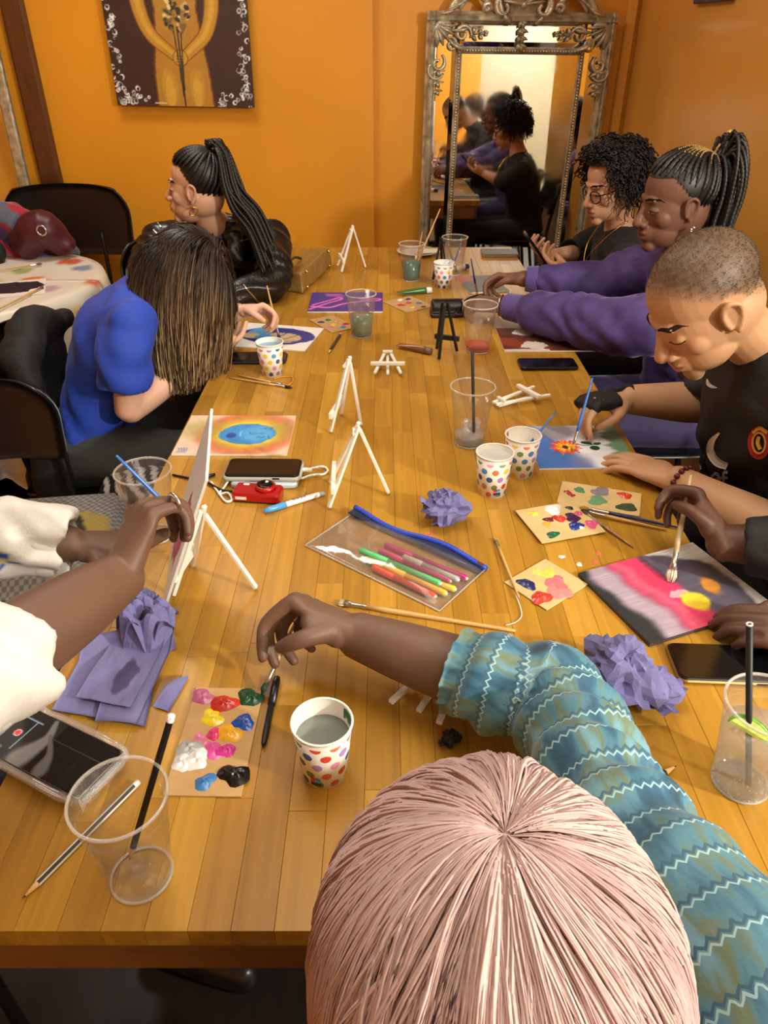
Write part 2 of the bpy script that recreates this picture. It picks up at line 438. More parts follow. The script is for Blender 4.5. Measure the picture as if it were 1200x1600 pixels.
# ================================================================== the room
def wall_mat(name, col, rough, var, bump):
    m, nt, b = new_mat(name); N, L = nt.nodes, nt.links
    tc = N.new('ShaderNodeTexCoord'); nz = N.new('ShaderNodeTexNoise'); nz.inputs['Scale'].default_value = 2.2; nz.inputs['Detail'].default_value = 6
    L.new(tc.outputs['Object'], nz.inputs['Vector'])
    cr = N.new('ShaderNodeValToRGB'); c = s2l(col)
    cr.color_ramp.elements[0].position = 0.35; cr.color_ramp.elements[1].position = 0.7
    cr.color_ramp.elements[0].color = tuple(c * (1 - var)) + (1,); cr.color_ramp.elements[1].color = tuple(c * (1 + var)) + (1,)
    L.new(nz.outputs['Fac'], cr.inputs[0]); L.new(cr.outputs[0], b.inputs['Base Color'])
    n2 = N.new('ShaderNodeTexNoise'); n2.inputs['Scale'].default_value = 55; n2.inputs['Detail'].default_value = 5
    L.new(tc.outputs['Object'], n2.inputs['Vector'])
    bp = N.new('ShaderNodeBump'); bp.inputs['Strength'].default_value = bump; bp.inputs['Distance'].default_value = 0.004
    L.new(n2.outputs['Fac'], bp.inputs['Height']); L.new(bp.outputs[0], b.inputs['Normal'])
    b.inputs['Roughness'].default_value = rough; return m
M_or = wall_mat('orange_wall_paint', (224, 150, 34), 0.42, 0.05, 0.12)
M_or2 = wall_mat('orange_gloss_paint', (226, 166, 74), 0.18, 0.06, 0.10)
M_cream = wall_mat('cream_wall_paint', (190, 176, 146), 0.4, 0.05, 0.1)
M_ceil = wall_mat('ceiling_paint', (225, 214, 196), 0.7, 0.03, 0.1)
M_floor = pm('dark_floorboards', (22, 16, 12), 0.5, var=0.3, scale=6, stretch=(8, 1, 1))
M_darkwood = pm('dark_brown_trim', (92, 52, 22), 0.45, var=0.2, scale=8, stretch=(6, 6, 1))
YB = 3.92
def wallbox(name, x0, x1, y0, y1, z0, z1, m): return struct(name, MB().box((x1 - x0, y1 - y0, z1 - z0), ((x0 + x1) / 2, (y0 + y1) / 2, (z0 + z1) / 2)), m)
wallbox('floor', -2.9, 3.3, -2.7, 4.1, -0.1, 0.0, M_floor)
wallbox('ceiling', -2.9, 3.3, -2.7, 4.1, 2.7, 2.8, M_ceil)
wallbox('wall_back', -2.8, -0.05, YB, 4.1, 0, 2.7, M_or)
wallbox('wall_back_recess', -0.05, 1.14, YB + 0.045, 4.1, 0, 2.7, M_or)
wallbox('wall_right', 1.14, 1.26, 2.05, 4.1, 0, 2.7, M_or2)
wallbox('wall_far_right', 3.2, 3.3, -2.6, 4.1, 0, 2.7, M_cream)
wallbox('wall_left', -2.9, -2.8, -2.6, 4.1, 0, 2.7, M_or)
wallbox('wall_rear', -2.9, 1.18, -2.7, -2.6, 0, 2.7, M_or)
wallbox('wall_rear_cream', 1.18, 3.3, -2.7, -2.6, 0, 2.7, M_cream)
struct('trim_1', MB().box((0.045, 0.035, 2.7), (1.10, YB + 0.03, 1.35), ch=0.006), M_or2)
struct('trim_2', MB().box((0.095, 0.05, 2.7), (-1.62, YB - 0.025, 1.35), ch=0.008), M_darkwood)
wn = struct('window_1', MB().box((0.62, 0.03, 0.6), (0.8, -2.585, 2.2)), pm('pale_glass', (176, 196, 208), 0.15, var=0.12, scale=3))
fr = MB()
for a, b_, c_, d in ((0.46, 0.06, 2.2, 0.7), (1.14, 0.06, 2.2, 0.7)): fr.box((b_, 0.06, d), (a, -2.57, c_))
for z in (1.88, 2.52): fr.box((0.74, 0.06, 0.06), (0.8, -2.57, z))
struct('window_frame', fr, pm('black_paint', (18, 18, 20), 0.4), wn)
struct('window_bar', MB().box((0.03, 0.05, 0.6), (0.8, -2.57, 2.2)), MATS['black_paint'], wn)

# ================================================================== the big table
def wood_mat():
    m, nt, b = new_mat('beech_staves'); N, L = nt.nodes, nt.links
    oi = N.new('ShaderNodeObjectInfo'); tc = N.new('ShaderNodeTexCoord')
    ge = N.new('ShaderNodeNewGeometry')
    mp = N.new('ShaderNodeMapping'); mp.inputs['Scale'].default_value = (70, 3.2, 20)
    ad = N.new('ShaderNodeVectorMath'); ad.operation = 'ADD'
    sc = N.new('ShaderNodeVectorMath'); sc.operation = 'SCALE'; sc.inputs[0].default_value = (13, 37, 5)
    L.new(oi.outputs['Random'], sc.inputs['Scale']); L.new(ge.outputs['Position'], ad.inputs[0]); L.new(sc.outputs[0], ad.inputs[1])
    L.new(ad.outputs[0], mp.inputs[0])
    nz = N.new('ShaderNodeTexNoise'); nz.inputs['Scale'].default_value = 1.0; nz.inputs['Detail'].default_value = 5; nz.inputs['Distortion'].default_value = 0.6
    L.new(mp.outputs[0], nz.inputs['Vector'])
    cr = N.new('ShaderNodeValToRGB'); cr.color_ramp.elements[0].position = 0.0; cr.color_ramp.elements[1].position = 1.0
    cr.color_ramp.elements[0].color = rgba((160, 114, 38)); cr.color_ramp.elements[1].color = rgba((190, 144, 54))
    e = cr.color_ramp.elements.new(0.5); e.color = rgba((176, 129, 43))
    e = cr.color_ramp.elements.new(0.8); e.color = rgba((184, 136, 48))
    L.new(oi.outputs['Random'], cr.inputs[0])
    mr = N.new('ShaderNodeMapRange'); mr.inputs['From Min'].default_value = 0.3; mr.inputs['From Max'].default_value = 0.7; mr.inputs['To Min'].default_value = 0.80; mr.inputs['To Max'].default_value = 1.10
    L.new(nz.outputs['Fac'], mr.inputs['Value'])
    mu = N.new('ShaderNodeVectorMath'); mu.operation = 'SCALE'; L.new(cr.outputs[0], mu.inputs[0]); L.new(mr.outputs[0], mu.inputs['Scale'])
    L.new(mu.outputs[0], b.inputs['Base Color'])
    b.inputs['Specular IOR Level'].default_value = 0.3
    n2 = N.new('ShaderNodeTexNoise'); n2.inputs['Scale'].default_value = 3.0; n2.inputs['Detail'].default_value = 3
    L.new(ge.outputs['Position'], n2.inputs['Vector'])
    r2 = N.new('ShaderNodeMapRange'); r2.inputs['To Min'].default_value = 0.24; r2.inputs['To Max'].default_value = 0.44
    L.new(n2.outputs['Fac'], r2.inputs['Value']); L.new(r2.outputs[0], b.inputs['Roughness'])
    bp = N.new('ShaderNodeBump'); bp.inputs['Strength'].default_value = 0.08; bp.inputs['Distance'].default_value = 0.001
    L.new(nz.outputs['Fac'], bp.inputs['Height']); L.new(bp.outputs[0], b.inputs['Normal'])
    return m
M_wood = wood_mat()
M_apron = pm('table_apron_wood', (130, 86, 38), 0.45, var=0.15, scale=6, stretch=(1, 6, 6))
TX0, TX1, TY0, TY1 = -0.463, 0.548, 0.395, 3.27
table = thing('dining_table', 'long honey-coloured wooden table of glued staves that everyone sits around', 'table', ((TX0 + TX1) / 2, (TY0 + TY1) / 2, 0))
cxT, cyT = (TX0 + TX1) / 2, (TY0 + TY1) / 2
ncol = 23; sw = (TX1 - TX0) / ncol; rs = random.Random(11)
for i in range(ncol):
    y = TY0 - (0 if i % 2 else rs.uniform(0, 0.15))
    while y < TY1 - 0.02:
        ln = rs.uniform(0.17, 0.46); y1 = min(y + ln, TY1)
        if TY1 - y1 < 0.09: y1 = TY1
        a = max(y, TY0)
        if y1 - a > 0.02:
            mb = MB().box((sw - 0.0003, y1 - a - 0.0003, 0.028), ch=0.0004)
            part('stave', mb, M_wood, table, loc=(TX0 + (i + 0.5) * sw - cxT, (a + y1) / 2 - cyT, TZ - 0.014))
        y = y1
ap = MB().box((TX1 - TX0 - 0.004, 0.006, 0.006), (0, TY0 - cyT + 0.004, TZ - 0.031))
for s_ in (-1, 1):
    part('apron', MB().box((TX1 - TX0 - 0.06, 0.022, 0.07), (0, s_ * ((TY1 - TY0) / 2 - 0.022), TZ - 0.064), ch=0.002), M_apron, table)
    part('apron', MB().box((0.022, TY1 - TY0 - 0.08, 0.07), (s_ * ((TX1 - TX0) / 2 - 0.022), 0, TZ - 0.064), ch=0.002), M_apron, table)
    for t_ in (-1, 1):
        part('leg', MB().box((0.07, 0.07, TZ - 0.03), (s_ * ((TX1 - TX0) / 2 - 0.3), t_ * ((TY1 - TY0) / 2 - 0.45), (TZ - 0.03) / 2), ch=0.006), M_apron, table)

# ================================================================== silver mirror with a carved crest
M_silver = pm('aged_silver_leaf', (182, 174, 150), 0.34, metal=0.45, var=0.45, scale=30, bump=0.5, bscale=90)
m_, nt_, b_ = new_mat('mirror_glass'); b_.inputs['Metallic'].default_value = 1; b_.inputs['Base Color'].default_value = (0.80, 0.79, 0.75, 1)
tc_ = nt_.nodes.new('ShaderNodeTexCoord'); nz_ = nt_.nodes.new('ShaderNodeTexNoise'); nz_.inputs['Scale'].default_value = 6; nz_.inputs['Detail'].default_value = 5
nt_.links.new(tc_.outputs['Object'], nz_.inputs['Vector'])
mr_ = nt_.nodes.new('ShaderNodeMapRange'); mr_.inputs['From Min'].default_value = 0.45; mr_.inputs['From Max'].default_value = 0.75; mr_.inputs['To Min'].default_value = 0.015; mr_.inputs['To Max'].default_value = 0.10
nt_.links.new(nz_.outputs['Fac'], mr_.inputs['Value']); nt_.links.new(mr_.outputs[0], b_.inputs['Roughness'])
M_mirror = m_
MW, MH = 0.835, 1.60
mir = thing('floor_mirror', 'tall silver mirror with carved shell crest leaning on the orange wall', 'mirror', (0.587, YB - 0.055, 0), (R(-1.2), R(0.7), 0))
part('backing_board', MB().box((MW - 0.02, 0.012, MH - 0.02), (0, 0.012, MH / 2)), M_darkwood, mir)
iw0, iw1, iz0, iz1 = -MW / 2 + 0.15, MW / 2 - 0.135, 0.15, MH - 0.145
part('mirror_pane', MB().box((iw1 - iw0, 0.006, iz1 - iz0), ((iw0 + iw1) / 2, 0.0, (iz0 + iz1) / 2)), M_mirror, mir)
def pane(x0, x1, z0, z1): # border pane with a bevelled face
    mb = MB(); e = 0.022
    v = [(x0, 0, z0), (x1, 0, z0), (x1, 0, z1), (x0, 0, z1), (x0 + e, -0.004, z0 + e), (x1 - e, -0.004, z0 + e), (x1 - e, -0.004, z1 - e), (x0 + e, -0.004, z1 - e)]
    mb.add(v, [(4, 5, 6, 7), (0, 1, 5, 4), (1, 2, 6, 5), (2, 3, 7, 6), (3, 0, 4, 7), (3, 2, 1, 0)], False)
    part('border_pane', mb, M_mirror, mir)
bx = MW / 2 - 0.03
pane(-bx, iw0 - 0.012, 0.04, MH - 0.03); pane(iw1 + 0.012, bx, 0.04, MH - 0.03)
pane(iw0, iw1, iz1 + 0.012, MH - 0.03); pane(iw0, iw1, 0.04, iz0 - 0.012)
def bar(p0, p1, wd, dp, name):
    p0, p1 = Vector(p0), Vector(p1); L_ = (p1 - p0).length; a = math.atan2(p1.z - p0.z, p1.x - p0.x)
    mb = MB(); pr = [(-wd / 2, 0.006), (-wd / 2, -dp * 0.6), (-wd * 0.32, -dp), (-wd * 0.12, -dp * 0.7), (wd * 0.1, -dp * 0.95), (wd * 0.3, -dp * 0.55), (wd / 2, -dp * 0.4), (wd / 2, 0.006)]
    n = len(pr); v = [(0, y, q) for q, y in pr] + [(L_, y, q) for q, y in pr]
    f = [(i, i + 1, n + i + 1, n + i) for i in range(n - 1)] + [tuple(range(n)), tuple(reversed(range(n, 2 * n)))]
    mb.add(v, f, False, Matrix.Translation(p0) @ Matrix.Rotation(-a, 4, 'Y'))
    return part(name, mb, M_silver, mir)
h_ = MW / 2
bar((-h_, 0, MH - 0.02), (h_, 0, MH - 0.02), 0.042, 0.038, 'outer_frame'); bar((h_, 0, 0.02), (-h_, 0, 0.02), 0.042, 0.038, 'outer_frame')
bar((-h_ + 0.02, 0, 0), (-h_ + 0.02, 0, MH), 0.042, 0.038, 'outer_frame'); bar((h_ - 0.02, 0, MH), (h_ - 0.02, 0, 0), 0.042, 0.038, 'outer_frame')
for p0, p1 in (((iw0, 0, iz0), (iw0, 0, iz1)), ((iw1, 0, iz1), (iw1, 0, iz0)), ((iw0 - .01, 0, iz1), (iw1 + .01, 0, iz1)), ((iw1 + .01, 0, iz0), (iw0 - .01, 0, iz0))):
    ifr = bar(p0, p1, 0.026, 0.016, 'inner_frame')
    bd = MB(); n = int((Vector(p1) - Vector(p0)).length / 0.0125)
    for k in range(n):
        q = Vector(p0).lerp(Vector(p1), (k + 0.5) / n); bd.ell((q.x, -0.017, q.z), (0.0055, 0.0055, 0.0055), nu=8, nv=5)
    tag(part('bead_row', bd, pm('bright_silver', (214, 204, 180), 0.25, metal=0.8, var=0.15), ifr, world=False), kind='stuff')
def spiral(mb, c, r0, r1, a0, a1, rad, y=-0.03, flip=1):
    pts = []
    for k in range(22):
        t = k / 21; a = R(a0 + (a1 - a0) * t); r_ = r0 + (r1 - r0) * t
        pts.append((c[0] + flip * r_ * math.cos(a), y - 0.006 * math.sin(t * 3.1), c[1] + r_ * math.sin(a)))
    mb.tube(pts, [rad * 0.55, rad, rad * 0.9, rad * 0.7, rad * 1.1], n=7)
def leaf(mb, base, ang, ln, wd, flip=1, y=-0.028, curl=0.3):
    pts = []
    for k in range(7):
        t = k / 6; a = R(ang) + curl * t
        pts.append((base[0] + flip * ln * t * math.cos(a), y - 0.012 * math.sin(math.pi * t), base[1] + ln * t * math.sin(a)))
    mb.tube(pts, [wd * 0.3, wd * 0.8, wd, wd * 0.8, wd * 0.12], n=7, flat=0.5)
for fx in (-1, 1):                 # corner scrollwork hanging from the top corners
    mb = MB(); x0 = fx * (h_ - 0.045); z0 = MH - 0.05
    mb.ell((x0 - fx * 0.02, -0.03, z0 - 0.02), (0.05, 0.014, 0.036), rot=Matrix.Rotation(R(fx * 45), 4, 'Y'))
    for k in range(5): leaf(mb, (x0, z0), 268 - k * 21, 0.085, 0.016, flip=fx, curl=0.0)
    leaf(mb, (x0 - fx * 0.05, z0 - 0.05), -45, 0.09, 0.02, flip=-fx)
    leaf(mb, (x0 - fx * 0.06, z0 - 0.02), -10, 0.09, 0.016, flip=-fx)
    spiral(mb, (x0 - fx * 0.115, z0 - 0.035), 0.04, 0.008, 200, -200, 0.008, flip=fx)
    spiral(mb, (x0 - fx * 0.065, z0 - 0.075), 0.03, 0.008, 60, 420, 0.007, flip=fx)
    spiral(mb, (x0 - fx * 0.01, z0 - 0.145), 0.036, 0.008, 120, 480, 0.008, flip=fx)
    spiral(mb, (x0 + fx * 0.0, z0 - 0.17), 0.04, 0.03, -160, 40, 0.006, flip=fx)
    for k, (dx, dz, sz) in enumerate(((0.16, -0.035, 0.03), (0.19, -0.035, 0.022), (0.215, -0.03, 0.012))):
        for a in (-70, 0, 70): leaf(mb, (x0 - fx * dx, z0 + dz), a, sz, 0.008, flip=-fx)
    for k, (dz, sz) in enumerate(((-0.17, 0.034), (-0.215, 0.03), (-0.25, 0.024))):
        for a in (200, 270, 340): leaf(mb, (x0 - fx * 0.012, z0 + dz), a, sz, 0.009)
    part('corner_scroll', mb, M_silver, mir)
mb = MB()
for k in range(4):
    for a in (225, 270, 315): leaf(mb, (0.0, MH - 0.03 - k * 0.028), a, 0.034, 0.011)
part('drop_ornament', mb, M_silver, mir)
mb = MB(); cz = MH + 0.055           # shell crest
mb.ell((0, -0.012, cz), (0.105, 0.022, 0.075)); mb.ell((0, -0.03, cz - 0.03), (0.016, 0.016, 0.016))
for k in range(11): leaf(mb, (0, cz - 0.03), 8 + k * 16.4, 0.105 - 0.01 * abs(k - 5) / 5, 0.017, curl=0.0, y=-0.03)
spiral(mb, (0, cz), 0.115, 0.108, -60, 240, 0.013)
part('crest_shell', mb, M_silver, mir)
for fx in (-1, 1):
    mb = MB()
    spiral(mb, (fx * 0.085, MH + 0.015), 0.05, 0.012, 150, -230, 0.012, flip=fx)
    spiral(mb, (fx * 0.16, MH + 0.012), 0.02, 0.006, 200, -160, 0.012, flip=fx)
    pts = [(fx * x, -0.025, MH + z) for x, z in ((0.15, 0.01), (0.17, 0.045), (0.21, 0.06), (0.25, 0.045), (0.28, 0.005))]
    mb.tube(pts, [0.009, 0.015, 0.017, 0.015, 0.008], n=8, sub=5)
    pts = [(fx * x, -0.028, MH + z) for x, z in ((0.12, 0.10), (0.19, 0.095), (0.26, 0.065), (0.31, 0.015), (0.335, -0.03))]
    mb.tube(pts, [0.012, 0.02, 0.018, 0.014, 0.005], n=8, sub=5)
    for k in range(5): leaf(mb, (fx * (0.21 + 0.02 * k), MH + 0.085 - 0.018 * k), -60 + 6 * k, 0.075, 0.014, flip=fx)
    for k in range(4): leaf(mb, (fx * (0.13 + 0.035 * k), MH + 0.10 - 0.016 * k), 70 - 14 * k, 0.07, 0.016, flip=fx)
    part('crest_scroll', mb, M_silver, mir)

# a second mirror, mostly cut off by the left edge of the photo
m2 = thing('leaning_mirror', 'narrow silver-edged mirror at the far left beside the dark wooden strip', 'mirror', (-1.98, YB - 0.12, 0), (R(-2), 0, 0))
part('mirror_pane', MB().box((0.46, 0.006, 1.5), (0, 0, 0.79)), M_mirror, m2)
fb2 = MB()
for s_ in (-1, 1): fb2.box((0.05, 0.035, 1.6), (s_ * 0.25, 0, 0.8), ch=0.008)
for z in (0.02, 1.58): fb2.box((0.5, 0.035, 0.05), (0, 0, z), ch=0.008)
part('frame', fb2, M_silver, m2)

# ================================================================== the painting on the wall
pw, ph = 0.625, 0.92
pt = Paint(pw, ph, 180, 260, (52, 36, 32))
pt.mix(0.5 * fb(pt.u * 3, pt.v * 4, 8), (84, 46, 36))
skin, edge_, hi_ = (176, 128, 46), (120, 70, 26), (206, 158, 56)
def bodyshape(g, col):
    pt.poly([(0.5 - 0.19 - g, 0), (0.5 - 0.19 - g, 0.09), (0.5 - 0.185 - g, 0.17), (0.5 - 0.155 - g, 0.28), (0.5 - 0.14 - g, 0.40), (0.5 - 0.17 - g, 0.55), (0.5 - 0.26, 0.72 + g), (0.5 + 0.26, 0.72 + g), (0.5 + 0.155 + g, 0.55), (0.5 + 0.14 + g, 0.40), (0.5 + 0.16 + g, 0.28), (0.5 + 0.19 + g, 0.15), (0.5 + 0.205 + g, 0)], col)
bodyshape(0.012, edge_); bodyshape(0, skin)
pt.ell(0.5, 0.70, 0.27, 0.05, skin, soft=0.03); pt.ell(0.5, 0.90, 0.15, 0.10, (30, 22, 20), soft=0.03); pt.poly([(0.45, 0.70), (0.55, 0.70), (0.54, 0.86), (0.46, 0.86)], skin); pt.ell(0.5, 0.875, 0.085, 0.075, skin, soft=0.03)
pt.poly([(0.495, 0), (0.505, 0), (0.51, 0.1), (0.49, 0.14), (0.487, 0.1)], (64, 34, 24))
for s_ in (-1, 1):
    pt.ell(0.5 + s_ * 0.10, 0.08, 0.055, 0.085, (190, 142, 48), soft=0.12); pt.ell(0.5 + s_ * 0.10, 0.06, 0.034, 0.07, hi_, soft=0.15)
    arm_ = [(0.5 + s_ * 0.235, 0.66), (0.5 + s_ * 0.255, 0.50), (0.5 + s_ * 0.25, 0.40), (0.5 + s_ * 0.19, 0.30), (0.5 + s_ * 0.05, 0.22)]
    pt.line(arm_, [0.075, 0.068, 0.066, 0.058, 0.046], edge_, soft=0.1); pt.line(arm_, [0.066, 0.06, 0.056, 0.05, 0.038], (186, 136, 44), soft=0.12)
    pt.line([(a, b + 0.004) for a, b in arm_], [0.03, 0.024, 0.024, 0.02, 0.014], (214, 168, 66), soft=0.6, k=0.7)
pt.ell(0.5, 0.205, 0.055, 0.035, edge_, soft=0.08); pt.ell(0.5, 0.206, 0.05, 0.031, (196, 148, 58), soft=0.08)
for k in range(3): pt.line([(0.47, 0.19 + k * 0.012), (0.52, 0.188 + k * 0.012)], 0.003, edge_)
for x in (-0.015, 0.0, 0.013): pt.line([(0.5 + x * 0.6, 0.10), (0.5 + x, 0.20), (0.5 + x * 2, 0.34)], 0.006, (66, 56, 36))
rq = random.Random(4)
for k in range(60):
    a = rq.uniform(0, 6.28); r_ = rq.uniform(0, 1) ** 0.6
    pt.ell(0.5 + 0.09 * r_ * math.cos(a), 0.385 + 0.075 * r_ * math.sin(a), rq.uniform(0.008, 0.022), rq.uniform(0.006, 0.014), rq.choice([(70, 60, 34), (120, 96, 50), (200, 170, 110), (226, 204, 140), (52, 46, 40), (150, 120, 60)]), rot=rq.uniform(0, 180), soft=0.2)
for k in range(190):               # pale curling tendrils along both sides and the foot
    if k < 150: s_ = rq.choice((0, 1)); u0 = abs(s_ - rq.uniform(0.008, 0.075)); v0 = rq.uniform(0.0, 1.0)
    else: u0 = rq.choice((rq.uniform(0.02, 0.26), rq.uniform(0.74, 0.98))); v0 = rq.uniform(0.01, 0.07)
    a = rq.uniform(0, 6.28); cur = rq.uniform(0.7, 1.2) * rq.choice((-1, 1)); pts = [(u0, v0)]; st = rq.uniform(0.008, 0.016)
    for q in range(5):
        pts.append((pts[-1][0] + st * math.cos(a) / pw * 0.6, pts[-1][1] + st * math.sin(a) / ph * 0.6)); a += cur
    pt.line(pts, [0.002, 0.007, 0.003, 0.002], rq.choice([(226, 226, 226), (190, 192, 194), (240, 238, 236), (150, 152, 156)]), sub=3)
pt.line([(0.28, 0.012), (0.36, 0.012)], 0.006, (220, 200, 160))
pt.streak(0.05, 40, 60)
wp = thing('wall_painting', 'canvas of a golden torso holding flowers on the orange wall', 'painting', (-0.905, YB - 0.03, 1.24 + ph / 2), (R(90), R(0.9), 0))
me = pt.slab(0.028, 0.0006, (30, 24, 22))
part('canvas', me, am('paint_on_canvas', 0.45, bump=0.15, bscale=500), wp)
sp_ = solo('wall_picture', MB().box((0.02, 0.34, 0.3), ch=0.003), pm('picture_blue_print', (66, 62, 84), 0.4, var=0.6, scale=14), 'small dark blue and red picture high on the glossy right wall', 'picture', (1.128, 3.07, 1.758))

# ================================================================== chairs and the side table
M_blackpl = pm('black_plastic', (16, 16, 17), 0.33, var=0.2, scale=30)
M_blackmt = pm('black_metal', (20, 20, 21), 0.4, metal=0.4, var=0.2)
def chair(loc, rz, label, group='black chairs around the table', bh=0.86, bw=0.21):
    """black shell chair; local front is +y"""
    t = thing('dining_chair', label, 'chair', loc, (0, 0, rz), group)
    u, v = np.meshgrid(np.linspace(-1, 1, 15), np.linspace(-1, 1, 13))
    g = np.dstack([u * 0.21 * (1 - 0.12 * (v < 0) * v * v), v * 0.20, 0.45 + 0.014 * (u ** 2) - 0.012 * np.clip(v, 0.4, 1) + 0.004])
    part('seat', MB().slab(g, 0.014), M_blackpl, t)
    u, v = np.meshgrid(np.linspace(-1, 1, 17), np.linspace(0, 1, 11))
    ww = bw * (1 - 0.22 * np.clip(v - 0.6, 0, 1) ** 2 / 0.16)
    zz = 0.62 + v * (bh - 0.62) - 0.03 * np.abs(u) ** 3 * (v - 0.3)
    g = np.dstack([u * ww, -0.215 - 0.055 * v + 0.055 * u ** 2, zz])
    part('backrest', MB().slab(g, 0.014), M_blackpl, t)
    for sx in (-1, 1):
        part('leg', MB().tube([(sx * 0.17, 0.16, 0.45), (sx * 0.2, 0.2, 0.0)], 0.011), M_blackmt, t)
        part('leg', MB().tube([(sx * 0.17, -0.17, 0.45), (sx * 0.2, -0.24, 0.0)], 0.011), M_blackmt, t)
        part('back_post', MB().tube([(sx * 0.16, -0.17, 0.44), (sx * 0.15, -0.20, 0.6), (sx * 0.14, -0.225, 0.72)], 0.010, sub=3), M_blackmt, t)
    return t
chair((-0.77, 1.89, 0), R(-90), 'black chair the blue t-shirt painter sits on, hung with a jacket')
chair((-0.91, 1.41, 0), R(-165), 'empty black chair with a woven grey cushion, beside the white t-shirt', bw=0.165, bh=0.81)
chair((-0.72, 2.80, 0), R(-150), 'black chair under the leather-jacket woman near the orange wall')
chair((0.845, 2.72, 0), R(90), 'black chair under the curly-haired woman beside the mirror', bh=0.80)
chair((0.845, 2.12, 0), R(90), 'black chair under the woman in purple velvet', bh=0.80)
chair((0.88, 1.34, 0), R(90), 'black chair under the man with cropped hair', bh=0.80)
ch2 = chair((-1.50, 3.48, 0), R(180), 'black chair heaped with coats behind the spotted side table', bw=0.30, bh=0.93)

# cushion with a printed portrait on the empty chair
cpw = 0.42
pc = Paint(cpw, cpw, 130, 130, (150, 148, 144))
pc.mix(((np.floor(pc.u * 46) + np.floor(pc.v * 46)) % 2) * 0.75, (96, 94, 92))
for q, c_ in ((0.0, (172, 146, 60)),): pc.ell(0.70, 0.45, 0.20, 0.24, c_, soft=0.1, wob=0.2, k=0.85)
pc.ell(0.52, 0.45, 0.24, 0.27, (38, 36, 36), soft=0.06, wob=0.25); pc.ell(0.55, 0.44, 0.17, 0.2, (176, 172, 164), soft=0.08, wob=0.1)
pc.ell(0.50, 0.5, 0.04, 0.02, (40, 38, 38)); pc.ell(0.62, 0.5, 0.04, 0.02, (40, 38, 38)); pc.line([(0.56, 0.5), (0.58, 0.42)], 0.006, (80, 78, 76))
pc.ell(0.57, 0.33, 0.10, 0.06, (60, 58, 56), wob=0.4); pc.line([(0.40, 0.62), (0.52, 0.66), (0.66, 0.62)], 0.014, (60, 58, 58))
for k in range(7): pc.line([(0.34 + 0.03 * k, 0.68), (0.32 + 0.05 * k, 0.60), (0.36 + 0.04 * k, 0.56)], 0.004, (210, 206, 198))
me = pc.slab(0.055, 0.0004, (110, 108, 104)); v = co(me); r2 = np.maximum(np.abs(v[:, 0]), np.abs(v[:, 1])) / (cpw / 2)
v[:, 2] *= 1 - 0.65 * sstep(0.72, 1.0, r2) * (v[:, 2] > 0.01); set_co(me, v)
o = solo('seat_cushion', me, am('woven_print', 0.85, bump=0.5, bscale=260), 'grey woven cushion printed with a black and white bearded portrait', 'cushion', (-0.82, 1.44, 0.470), (0, 0, R(8)))

# jacket hanging over the blue painter's chair
M_coat = pm('black_coat_cloth', (11, 11, 12), 0.75, var=0.25, scale=60, bump=0.4, bscale=160)
def rumple(me, amp, scale, seed, amp2=0.0):
    v = co(me); n = normals(me)
    d = n3(v, scale, seed) * amp
    if amp2: d += n3(v, scale * 3.2, seed + 5) * amp2
    set_co(me, v + n * d[:, None]); return me
mb = MB()
mb.limb([(-0.925, 1.76, 0.81), (-0.94, 1.92, 0.855), (-0.935, 2.10, 0.82)], [0.04, 0.05, 0.04], n=16)
mb.limb([(-0.94, 1.93, 0.84), (-0.96, 1.92, 0.6), (-0.965, 1.90, 0.32), (-0.95, 1.89, 0.12)], [(0.17, 0.035), (0.18, 0.04), (0.19, 0.04), (0.18, 0.04)], side=(0, 1, 0), n=30)
mb.limb([(-0.91, 1.75, 0.79), (-0.89, 1.70, 0.60), (-0.88, 1.69, 0.35), (-0.89, 1.69, 0.16)], [0.042, 0.048, 0.044, 0.036], n=16)
me = rumple(fuse(mb, 0.011, 2), 0.02, 9, 1.0, 0.006)
solo('jacket', me, M_coat, 'black jacket hanging over the chair back behind the blue t-shirt', 'jacket')
# striped cloth and orange top low between the chairs
mb = MB(); mb.limb([(-0.72, 1.72, 0.50), (-0.60, 1.66, 0.52), (-0.50, 1.62, 0.49)], [(0.075, 0.03), (0.09, 0.045), (0.07, 0.03)], side=(0, 1, 0), n=20)
me = rumple(fuse(mb, 0.006, 2), 0.012, 14, 3.0); v = co(me)
set_col(me, np.where((np.sin((v[:, 0] * 0.9 + v[:, 1] * 0.6 + 0.01 * np.sin(v[:, 1] * 40)) * 210) > 0.1)[:, None], (0.82, 0.81, 0.78), (0.06, 0.06, 0.07)))
solo('striped_top', me, am('striped_cotton', 0.85), 'black and white striped cloth lying by the blue painter\'s hip', 'cloth')
mb = MB(); mb.limb([(-0.99, 1.28, 0.86), (-1.0, 1.25, 0.6), (-0.98, 1.2, 0.3)], [(0.10, 0.05), (0.12, 0.055), (0.1, 0.05)], side=(0.5, 0.8, 0), n=20)
solo('orange_top', rumple(fuse(mb, 0.008, 2), 0.015, 12, 8.0), pm('orange_cotton', (206, 84, 28), 0.8, bump=0.3), 'orange garment at the left edge beside the empty chair', 'garment')

